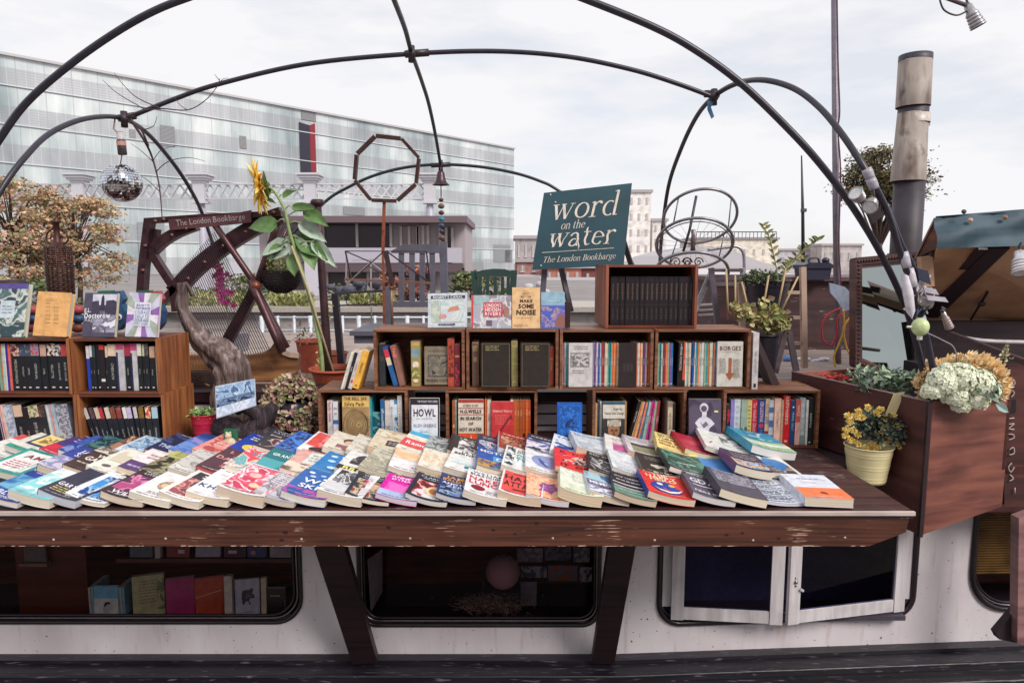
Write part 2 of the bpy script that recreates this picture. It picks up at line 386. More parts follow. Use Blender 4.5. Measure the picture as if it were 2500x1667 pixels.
# open casements in the third window
lin_ = MB(); SASH = wood('b9b0b4', 'd6d0d4', (12, 12, 1), 3, .5, '7a6468', .42)
for xa, xb in ((x30 + .012, x30 + .05), (x31 - .05, x31 - .012)): lin_.box(xa, xb, wy(xa) + .0, wy(xa) + .05, zw3 + .07, HT - .02, SASH)
lin_.box(x30 + .07, x31 - .05, wy(1.0) - .012, wy(1.0) + .03, zw3 + .004, zw3 + .022, M('4a4450', .4)); lin_.build('casement_lining', barge)
def sash(hp, mp_, zb, zt):
    """hinge point, meeting point (x,y pairs)"""
    a = V((hp[0], hp[1], 0)); b = V((mp_[0], mp_[1], 0)); d = (b - a); L = d.length; d.normalize(); s = MB(); fw = .047; ups = V((0, 0, 1))
    def q(t, z): return a + d * t + ups * z
    nrm = d.cross(ups); nrm = nrm if nrm.y < 0 else -nrm
    for t0, t1, z0, z1 in ((0, fw, zb, zt), (L - fw, L, zb, zt), (fw + .001, L - fw - .001, zb + .002, zb + .05), (fw + .001, L - fw - .001, zt - .05, zt - .002)):
        o3 = nrm * (.018 if z1 - z0 > .1 else .015); s.hexa([q(t0, z0), q(t1, z0), q(t1, z1), q(t0, z1)], [q(t0, z0) + o3, q(t1, z0) + o3, q(t1, z1) + o3, q(t0, z1) + o3], SASH)
    so = s.build('casement_sash', barge); g = MB(); o3 = nrm * .009
    g.add([q(fw, zb + .05) + o3, q(L - fw, zb + .05) + o3, q(L - fw, zt - .05) + o3, q(fw, zt - .05) + o3], [(0, 1, 2, 3)], glassmat('a8a4c4', .17)); g.build('pane', so)
    return so, q, nrm
zs = zw3 + .028; xm = (WP(1937, 1400).x) - .05
sash((x30 + .045, wy(x30) - .004), (xm - .022, wy(xm) - .075), zs, HT)
so2, q2, n2 = sash((x31 - .045, wy(x31) - .004), (xm - .006, wy(xm) - .075), zs, HT)
L2 = (V((x31 - .045, wy(x31) - .004, 0)) - V((xm - .006, wy(xm) - .075, 0))).length
hd = MB(); hc = q2(L2 - .024, zs + .17) + n2 * .019
hd.lathe([(.007, 0), (.007, .004), (.003, .006), (.0005, .007)], hc, metal('b0a8a8'), 12, n2); hd.lathe([(.004, 0), (.003, .003), (.0005, .004)], hc + V((0, 0, .016)), metal('b0a8a8'), 10, n2)
hd.lathe([(.004, 0), (.003, .003), (.0005, .004)], hc - V((0, 0, .016)), metal('60585a'), 10, n2); hd.bar(hc - V((-.018, 0, .028)), hc - V((-.03, 0, .035)), .008, .008, 'cfc8cc'); hd.build('catch', so2)
# gunwale, hull, interior, roof
gw = MB(); gx = [-4.2, -2, -1, 0, XS, 1.2, 2, 3.2, 5]
for yo, z0, z1, d in ((-.045, .118, .138, .045), (-.13, .095, .122, .083), (-.21, .07, .10, .078), (-.30, .03, .078, .085), (-.36, -.5, .05, .06)):
    for a, b in zip(gx, gx[1:]):
        gw.hexa([V((a, wy(a) + yo, z0)), V((b, wy(b) + yo, z0)), V((b, wy(b) + yo, z1)), V((a, wy(a) + yo, z1))], [V((a, wy(a) + yo + d, z0)), V((b, wy(b) + yo + d, z0)), V((b, wy(b) + yo + d, z1)), V((a, wy(a) + yo + d, z1))], HULL)
gw.tube([V((x, wy(x) - .125, .123)) for x in gx], .007, HULL, 6); gw.tube([V((x, wy(x) - .205, .101)) for x in gx], .008, HULL, 6)
gw.build('gunwale', barge)
hl = MB()
hl.box(-4.2, 5, 2.72, 5.4, -.5, .12, HULL); hl.build('hull', barge)
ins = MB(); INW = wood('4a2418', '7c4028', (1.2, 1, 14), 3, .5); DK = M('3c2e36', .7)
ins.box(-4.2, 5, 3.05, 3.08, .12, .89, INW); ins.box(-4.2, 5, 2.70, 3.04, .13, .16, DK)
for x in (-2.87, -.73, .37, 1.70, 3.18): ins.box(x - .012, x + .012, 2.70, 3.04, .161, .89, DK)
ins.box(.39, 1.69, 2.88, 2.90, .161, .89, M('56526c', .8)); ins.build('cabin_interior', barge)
rf = MB(); rf.box(-4.2, 5, 2.44, 3.0, .875, .905, M('3a2a2e', .6)); rf.build('roof_edge', barge)
co = MB(); CO1 = wood('ccc0c4', 'e0d8dc', (.8, 1, 10), 3, .6, '6a5458', .44)
co.box(-4.2, 5, 2.868, 5.4, .932, 1.06, CO1)
for z in (.955, 1.005, 1.05): co.box(-4.2, 5, 2.862, 2.867, z, z + .006, M('33262c'))
co.build('coaming', barge)
cb = MB(); cb.box(-4.2, 5, 2.85, 3.05, 1.062, 1.105, W_DARK); cb.build('coaming_rail', barge)
rd = MB()
for i in range(16): rd.box(-4.2, 5, 3.055 + i * .145, 3.055 + i * .145 + .14, 1.063, 1.10, wood('7d6c66', 'a3938b', (.9, 16, 1), 3, .6, '4a3a3a', .44))
rd.build('roof_deck', barge)
# ---- bamboo blind in the fourth window
bl = MB(); bx0 = x40 - .02
for i in range(46): z = .875 - i * .011; bl.tube([V((bx0, wy(2.2) + .07, z)), V((3.05, wy(3) + .07, z))], .0049, M('a8843e', .5, 0, .3, 12), 5)
for x in (2.12, 2.34, 2.62): bl.tube([V((x, wy(x) + .062, .88)), V((x, wy(x) + .062, .36))], .0025, '6a4a2a', 5)
tag(bl.build('bamboo_blind'), 'yellow bamboo roller blind behind the rounded window at lower right', 'blind')
# ---- the display table
tb = thing('display_table', 'long dark stained timber table fixed to the barge, covered with paperbacks', 'table', (0, 1.93, TZ))
bm = MB(); zf0 = P(1200, 1333, 1.93).z; zf1 = TZ - .012; xr = PX(2222, 1.93, .9); xr0 = PX(2121, 1.93, zf0); zr = P(2212, 1299, 1.93).z
poly = [(-2.6, zf0), (xr0, zf0), (xr - .01, zr), (xr, zf1), (-2.6, zf1)]
bm.prism([V((x, 1.93, z)) for x, z in poly], (0, .032, 0), W_BEAM); rr = random.Random(31); CHP = M('c8a898', .7)
for i in range(230):
    top = rr.random() < .72; x = rr.uniform(-2.2, xr - .06); L_ = rr.uniform(.004, .03) * rr.choice((1, 1, 2)); h_ = rr.uniform(.0006, .0022); z0 = (zf1 - h_ * rr.uniform(.4, 1.1) - rr.choice((0, 0, .002))) if top else (zf0 + h_ if x < xr0 else None)
    if z0 is None: continue
    bm.add([(x, 1.9292, z0), (x + L_ * .3, 1.9292, z0 - h_), (x + L_, 1.9292, z0 - h_ * .2), (x + L_ * .8, 1.9292, z0 + h_ * .6), (x + L_ * .2, 1.9292, z0 + h_ * .5)], [(0, 1, 2, 3, 4)], CHP)
for i in range(15):
    x = rr.uniform(-1.6, 1.05); z0 = rr.uniform(zf0 + .012, zf1 - .012); r_ = rr.uniform(.0025, .0055)
    for s_, c in ((1, '2a1414'), (.55, '160c10')): bm.add([(x + a_ * r_ * s_ * rr.uniform(1.1, 1.9), 1.9292 - (.0003 if s_ < 1 else 0), z0 + b_ * r_ * s_ * rr.uniform(.7, 1.1)) for a_, b_ in circ(12)], [tuple(range(12))], M(c, .6))
fo = bm.build('front_beam', tb)
nb = MB(); rr = random.Random(3)
for x in (-1.35, -1.02, -.62, -.3, .12, .42, .71, .98):
    nb.lathe([(.004, 0), (.003, .0015), (.0003, .002)], V((x, 1.9298, zf0 + .018 + rr.random() * .01)), M('a99a94', .4), 8, V((0, -1, 0)))
nb.build('nail', fo)
tp = MB(); yy = 1.925; wds = [.12, .15, .15, .15, .15, .15, .15, .14]
for i, wd in enumerate(wds): tp.box(-2.6, xr + .005, yy, yy + wd - .004, TZ - .024, TZ - (0 if i % 2 else .0015), W_TOP); yy += wd
tp.build('table_top', tb)
ng = MB(); ng.box(-2.6, xr + .006, 1.915, 1.9245, TZ - .0118, TZ - .0005, wood('a08c88', 'cbbcb6', (.8, 10, 10), 3, .55, '4a2a26', .42)); ng.build('worn_edge', tb)
for (tx, bx) in ((782, 893), (1530, 1471)):
    a = V((PX(tx, 2.03, .8), 2.03, .90)); b = V((PX(bx, 2.46, .14), 2.455, .142)); br = MB(); br.bar(a, b, .095 if tx < 1000 else .085, .035, wood('1a1014', '2e1c20', (1.2, 1.2, 14), 3, .5), up=V((0, -1, .6))); br.build('brace', tb)
# ---- crates
BKD = M('1f1517', .8)
def crate(name_label, x0, w_, Y, z0, h, dep=.22, rz=0, mat=None, end=None, t=.011, open_back=False):
    mat = mat or W_CRATE; end = end or mat; th = thing('wooden_crate', name_label, 'crate', (x0, Y, z0), (0, 0, R(rz)), 'wooden crates of books')
    s = MB(); s.box(0, t, 0.0012, dep, 0, h, end); s.build('end_board', th, local=True)
    s = MB(); s.box(w_ - t, w_, 0.0012, dep, 0, h, end); s.build('end_board', th, local=True)
    s = MB(); s.box(t, w_ - t, 0, dep, h - .009, h - .0008, mat); s.build('top_board', th, local=True)
    s = MB(); s.box(t, w_ - t, 0, dep, .0008, .009, mat); s.build('bottom_board', th, local=True)
    s = MB(); s.box(t, w_ - t, dep - .006, dep - .001, .0092, h - .0092, mat); s.build('back_board', th, local=True)
    return th
YC = 2.62; Z1 = TZ; H1 = .226; Z2 = Z1 + H1 + .001; H2 = .236; Z3 = Z2 + H2 + .001
def cx(px, z=1.1, Y=YC): return PX(px, Y, z)
C1a = cx(776); C1b = cx(1088); C1c = cx(1447); C1d = cx(1763)
C2a = cx(915); C2b = cx(1139); C2c = cx(1366); C2d = cx(1597)
crate('bottom row crate left of the white HOWL book, holding the gold circles cover', C1a, .350, YC, Z1, H1)
crate('bottom row crate with the orange and cream IN SEARCH OF HOT WATER cover', C1b, .358, YC, Z1, H1)
crate('bottom row crate with thin striped spines and the portrait in a knitted cap', C1c, .366, YC, Z1, H1)
crate('bottom right crate packed with thick novels beside the planter box', C1d, .374, YC - .02, Z1, H1 + .002)
crate('middle row crate of old decorated hardbacks at the left end', C2a, .352, YC, Z2, H2)
crate('middle row crate with two big black gilt lined hardbacks', C2b, .358, YC + .004, Z2, H2)
crate('middle row crate of thin coloured spines with a grey engraved cover', C2c, .362, YC, Z2, H2 - .001)
crate('middle row crate at the right end with the brown arrow cover', C2d, .37, YC + .002, Z2, H2)
C3 = PX(1479, 2.66, 1.5); crate('topmost crate, lighter red brown, full of matching black volumes', C3, .362, 2.66, Z3, .247, .26, 2.5, wood('5a2418', '8e4a32', (1.2, 14, 26), 3.2, .5), wood('6a3424', 'a0604a', (20, 14, 1.2), 3.2, .5))
YL = 2.5; LH1 = .232; LZ2 = TZ + LH1 + .001; LH2 = .208
LR = PX(388, YL, 1.3); LW = .325; LM = LR - LW
W_L = wood('6b3520', 'a5683e', (18, 14, 1.3), 3.0, .5, 'caa27e', .45)
for nm, x, z, h in (('upper left crate of black spined classics at the photo edge', LM - .365, LZ2, LH2), ('upper crate of black spines under the purple rayed book', LM, LZ2, LH2),
                    ('lower left crate of slanting dark books at the photo edge', LM - .355, TZ, LH1), ('lower crate of leaning thin black classics beside the red bucket', LM + .008, TZ, LH1)):
    crate(nm, x, LW if x > LM - .1 else .36, YL, z, h, .24, 0, wood('45211a', '74402c', (1.2, 14, 26), 3.2, .5), W_L)
# ================================================================ far setting
gd = MB(); gd.box(-60, 60, -25, 1.86, -.6, -.02, M('7c746e', .9, 0, .2, 8)); struct(gd, 'towpath')
wt = MB(); wt.add([(-80, 1.5, -.35), (80, 1.5, -.35), (80, 14, -.35), (-80, 14, -.35)], [(0, 1, 2, 3)], None or M('3c4444', .08, 0, .3, 2)); struct(wt, 'canal_water')
gf = MB(); gf.add([(-400, 13.9, .35), (400, 13.9, .35), (400, 900, .35), (-400, 900, .35)], [(0, 1, 2, 3)], M('8a8484', .9, 0, .15, .5)); struct(gf, 'ground')
qw = MB(); qw.box(-60, 60, 13.6, 13.9, -.6, .38, M('9b928c', .8, 0, .25, 3)); tag(qw.build('quay_wall'), 'pale stone canal wall on the far bank', 'wall')
tw = thing('added_reflection_building', 'unseen long dark brick warehouse added behind the viewer for reflections', 'building', (0, -13, 0)); m_ = MB(); m_.box(-40, 40, -18, -13, -.02, 5.5, M('5c4a46', .9, 0, .3, 2)); m_.build('wall', tw)  # unseen building added to give mirror and window glass something dark to reflect
for i in range(-9, 10): m_ = MB(); m_.box(i * 4 - .8, i * 4 + .8, -12.98, -12.95, 1.2, 3.4, M('8c949c', .2)); m_.build('window', tw)
# ================================================================ paperbacks lying on the table
INK = '2a2226'; WH = 'e9e5e4'; CR = 'ddd2c0'
def r(a, b, c, d, e): return ('r', a, b, c, d, e)
def t(s, x, y, h, c, mw=.86): return ('t', s, x, y, h, c, mw)
def T(s, x, y, h, c, mw=.86): return ('T', s, x, y, h, c, mw)
def a(x0, y0, x1, y1, c, s=18): return ('a', x0, y0, x1, y1, c, s)
def e(x, y, rx, ry, c): return ('e', x, y, rx, ry, c)
def l(x0, y0, x1, y1, n, c): return ('l', x0, y0, x1, y1, n, c)
def p(pts, c): return ('p', pts, c)
FRONT = [  # right corner pixel, width, thickness, cover, ops, label, page colour
 (52, .13, .02, '2c3f8c', [a(0, .3, 1, .8, '24357e 3f7fb4 6fa9c4'), T('BLUE', .5, .2, .11, 'd8dcec'), t('A MEMOIR', .5, .08, .06, 'd8dcec')], 'blue paperback with pale lettering at the far left of the front row', 'e2dcd0'),
 (130, .13, .028, 'd9e4e6', [a(0, .1, 1, .75, '5aa9b8 8fd0d4 dfe9ea'), r(0, 0, 1, .1, '7cc0c8'), t('S.', .8, .8, .1, 'c8404a')], 'white and turquoise paperback second from the left in the front row', None),
 (195, .135, .024, '38374a', [a(.45, .4, .95, .95, '38374a aab0c4 d5d8e4', 14), T('GARY NUN', .5, .35, .10, 'e6e4ea'), l(.12, .1, .9, .27, 3, 'c9b86a')], 'charcoal paperback with a pale smoky shape and white lettering, front row left', 'c9cad6'),
 (262, .128, .015, 'e6e6ea', [a(.12, .12, .92, .86, '1f5fa8 3f8fd0 9cc4e0 20468c'), l(.3, .03, .9, .09, 1, '8a8a90')], 'white paperback framing a blue swimming picture in the front row', None),
 (352, .135, .022, '3b2c34', [a(.04, .2, .96, .8, 'c05a8a a84878 e08ab0 5a3050', 12), t('LITERARY', .5, .9, .07, 'd8d0d4'), T('WILLEM', .55, .12, .1, 'e8e4e6'), e(.6, .6, .22, .12, 'd67ab0'), e(.6, .34, .2, .07, 'b83a6a')], 'black banded paperback with a pink glamorous face', 'ddcbb8'),
 (417, .13, .022, 'e6e2e2', [e(.55, .5, .3, .2, 'b8a890 c8a078 7f7a6c'), e(.42, .48, .09, .08, 'e0b890'), e(.66, .5, .09, .08, 'd8a888'), l(.3, .1, .8, .2, 2, 'a09a9c')], 'white paperback with a small oval photograph of two faces', None),
 (491, .13, .024, 'e6e2de', [a(.1, .1, .95, .7, 'c07068 8f4a50 d89a90 6a3a48', 20), r(.1, .7, .95, .95, '3a3038'), l(.3, .76, .9, .9, 2, 'd8d0d0')], 'white bordered paperback with a rusty pink picture and black title panel', None),
 (559, .135, .027, 'e4e2e2', [T('KHAN', .45, .32, .12, '28407a'), l(.2, .75, .8, .85, 1, 'c9c6c8')], 'thick plain white paperback with small navy capitals near its foot', 'e0cfb8'),
 (645, .14, .042, 'e8e2e4', [a(.02, .05, .98, .97, 'e8e4e4 d8486a e89aa8 ece8e8 c83a5c', 16), e(.35, .62, .2, .12, 'e05a70'), e(.35, .62, .13, .08, 'e9b8b0'), e(.6, .3, .24, .13, 'd84a6a'), e(.6, .3, .15, .085, 'ecc9a0')], 'thickest white paperback with large pink flower rings, front row', 'dcc7b2'),
 (720, .13, .018, 'a9a4ac', [a(0, .1, 1, .98, '8c8690 a9a4ac 6e6874 c6c0c8', 22), l(.05, .5, .5, .95, 6, 'd9d4da')], 'grey photographic paperback between the floral one and the blue bubble one', 'cabdb2'),
 (794, .135, .024, '2a5fa8', [a(.0, .0, 1, .26, '5a3a8c b04aa0 2a4a98', 16), e(.2, .9, .07, .04, 'dfe9f4'), e(.5, .86, .07, .04, '9cc0e4'), e(.75, .92, .06, .03, 'cfe0f2'), e(.3, .75, .07, .04, 'b8d2ec'), e(.62, .72, .06, .035, 'e4eef6'), T('WIL', .5, .56, .16, 'eef0f4'), T('SKIP', .5, .34, .14, 'eef0f4')], 'blue paperback with bubbles, white WIL SKIP lettering and purple foot', 'e0dad2'),
 (882, .14, .03, 'dfdee0', [a(.08, .35, .5, .95, 'dfdee0 5a5a64 dfdee0 3a3a44', 18), l(.5, .55, .95, .8, 3, 'd89ab0'), a(0, .1, 1, .4, 'dfdee0 c9c8cc d4d4d8', 9)], 'thick white paperback with a small grey soldier figure', 'd9ccb8'),
 (948, .128, .018, '28303c', [a(.08, .08, .92, .72, '6a6658 3a3430 c9b8a0 8c3a2c', 12), e(.62, .5, .13, .09, 'd9b890'), t('THE NOVEL', .5, .87, .06, 'd8d8dc'), l(.15, .76, .85, .8, 1, 'b8b8c0')], 'dark framed paperback with an old oil painting of a woman', None),
 (1016, .13, .02, 'd414a0', [r(0, 0, 1, .26, 'a8b8dc'), a(.1, .25, .9, .62, 'd414a0 d414a0 e868c0', 9), T('ANNE', .35, .88, .08, 'f0d8ec', .5), T('DYNASTY', .55, .76, .09, 'f0d8ec', .8)], 'vivid magenta paperback with pale blue foot', 'cfc8d0'),
 (1090, .133, .022, '242838', [a(.1, .06, .9, .7, 'a8242c 5a1c24 c04a40 d8d4d8', 14), e(.62, .36, .24, .2, 'e4cfa0'), e(.62, .36, .16, .13, 'b86a4a'), t('CLARENCE', .5, .86, .07, 'c9ccd8'), l(.2, .75, .8, .8, 1, 'b0b4c4')], 'black covered paperback with red cloth and a cream rose', 'd6cfc9'),
 (1161, .128, .018, '28386c', [T('JAMES', .5, .86, .11, 'd89a4a'), T('BALDWIN', .5, .72, .11, 'd89a4a'), T('ANOTHER', .5, .56, .09, 'dfe4f0'), T('ZERO', .5, .43, .1, 'b8c8e8'), a(.05, .04, .95, .34, '28386c 5a78a8 9cb4cc 1e2a50', 14)], 'navy paperback with stacked orange and white capitals', 'c8c2c4'),
 (1235, .133, .022, 'e6e2e4', [T('WILLIAM', .5, .9, .08, '3a3038'), T('BURROUGHS', .5, .79, .08, '3a3038'), T('NAKED', .5, .62, .14, 'c02a48'), T('LUNCH', .5, .44, .14, 'c02a48'), e(.3, .24, .17, .09, '8c2434'), l(.5, .08, .9, .2, 2, 'b8b0b4')], 'white paperback with big red scrawled NAKED LUNCH title', 'd8ccc0'),
 (1320, .135, .028, 'e8e0e0', [r(.04, .05, .96, .97, 'e0524e'), T('HACK', .5, .68, .2, '3a2428'), T('ATTACK', .5, .40, .2, '3a2428'), p([(.25, .86), (.7, .83), (.7, .85), (.25, .88)], '3a2428'), p([(.3, .17), (.8, .14), (.8, .17), (.3, .2)], '3a2428')], 'coral red HACK ATTACK paperback with white border', 'd8bfa6'),
 (1388, .13, .02, 'e0c0a8', [a(0, .03, 1, 1, 'f0dcb0 e88a78 f2d8a0 e8b49a', 40), p([(.3, .55), (.42, .72), (.55, .66), (.7, .75), (.72, .58), (.85, .45), (.68, .4), (.6, .25), (.45, .35), (.28, .3), (.36, .45)], '8c4a8c'), l(.42, .42, .68, .58, 3, 'c890c0')], 'cream scale patterned paperback with a purple splash shape', 'cfccd8'),
 (1467, .135, .03, 'd9dfc4', [r(.0, .28, 1, 1, 'dfe2d4'), l(.3, .45, .85, .85, 5, 'b8bcae'), ('o', .75, .16, .07, .05, .02, '9aa07c')], 'pale green paperback with faint grey lettering', 'd8c2a8'),
 (1536, .13, .024, 'c9d4e0', [a(0, .62, 1, 1, '7fa8c0 a8c8d4 4a6a94', 8), a(0, .28, 1, .62, '3a3458 5a5478 8c88a8', 20), T('MEMORY', .5, .5, .12, 'e8e8f0'), a(0, .03, 1, .28, 'd8d8e0 8c88a0 e0e0e8', 30)], 'sea and sky paperback with white capitals over a dark band', 'd6c0aa'),
 (1600, .128, .018, '2c2830', [r(0, .0, 1, .32, '6a8c7c'), r(0, .46, 1, .5, 'd4d0d4'), r(0, .3, 1, .34, 'c4c4c4'), t('JACK LONGSHORE', .5, .8, .07, 'd8d4d8'), l(.1, .58, .9, .68, 1, 'b8b4b8'), l(.1, .12, .8, .2, 1, 'a8c0b4')], 'black and sage green striped paperback with white rules', 'cfb8a2'),
 (1695, .14, .025, 'd8342c', [T('THE', .48, .9, .09, 'f0d8b8', .4), T('HAPPY', .48, .79, .12, 'f0d8b8', .7), T('HERO', .5, .67, .12, 'f0d8b8', .6), e(.5, .35, .36, .24, '24409c'), e(.62, .36, .22, .2, 'd8442c'), p([(.2, .3), (.3, .18), (.5, .12), (.7, .17), (.82, .3), (.7, .23), (.5, .19), (.3, .23)], 'f0e8dc'), e(.36, .45, .07, .05, 'f2ecdc'), e(.62, .44, .07, .05, 'f0b840')], 'red THE HAPPY HERO paperback with blue spine and a blue smiling face', 'd8c4ae', '2440a0'),
 (1793, .135, .02, '5d5668', [r(0, .88, 1, 1, '2e2834'), t('VERNON SHILL', .5, .94, .07, 'e0dce4'), T('GD', .3, .66, .2, 'e6e4ea', .4), p([(.55, .55), (.85, .78), (.9, .52)], '8cc0c0'), T('A', .62, .62, .16, 'e6e4ea', .2), r(.1, .38, .9, .42, 'd8c8dc'), T('PIERS GRAY', .5, .12, .07, 'e4e0e8')], 'slate purple paperback with big white letters and a pale teal triangle', 'd6d0d2'),
 (1869, .14, .026, '4a4654', [a(.1, .42, .95, .97, '4a4654 6c6878 9c98a8 3a3644', 16), l(.2, .55, .7, .62, 1, 'c0bcc8')], 'thick charcoal paperback with a misty grey photograph', 'e2d6c0', '3a3644'),
 (1971, .15, .012, 'd0d4e0', [l(.05, .03, .97, .97, 15, '5c6478'), l(.2, .1, .8, .9, 9, '787f90')], 'thin white pamphlet covered in wavy dark blue lines of handwriting', 'cfd2e0'),
 (2082, .135, .026, 'd8dce8', [r(0, 0, 1, .42, 'ee7a4a'), l(.25, .76, .8, .82, 1, '7888b0'), l(.35, .6, .65, .64, 1, 'e0a898'), p([(.42, .2), (.58, .14), (.55, .22), (.46, .24)], '6a3024')], 'white and orange paperback, last in the front row, beside bare table', 'd9cbb8'),
]
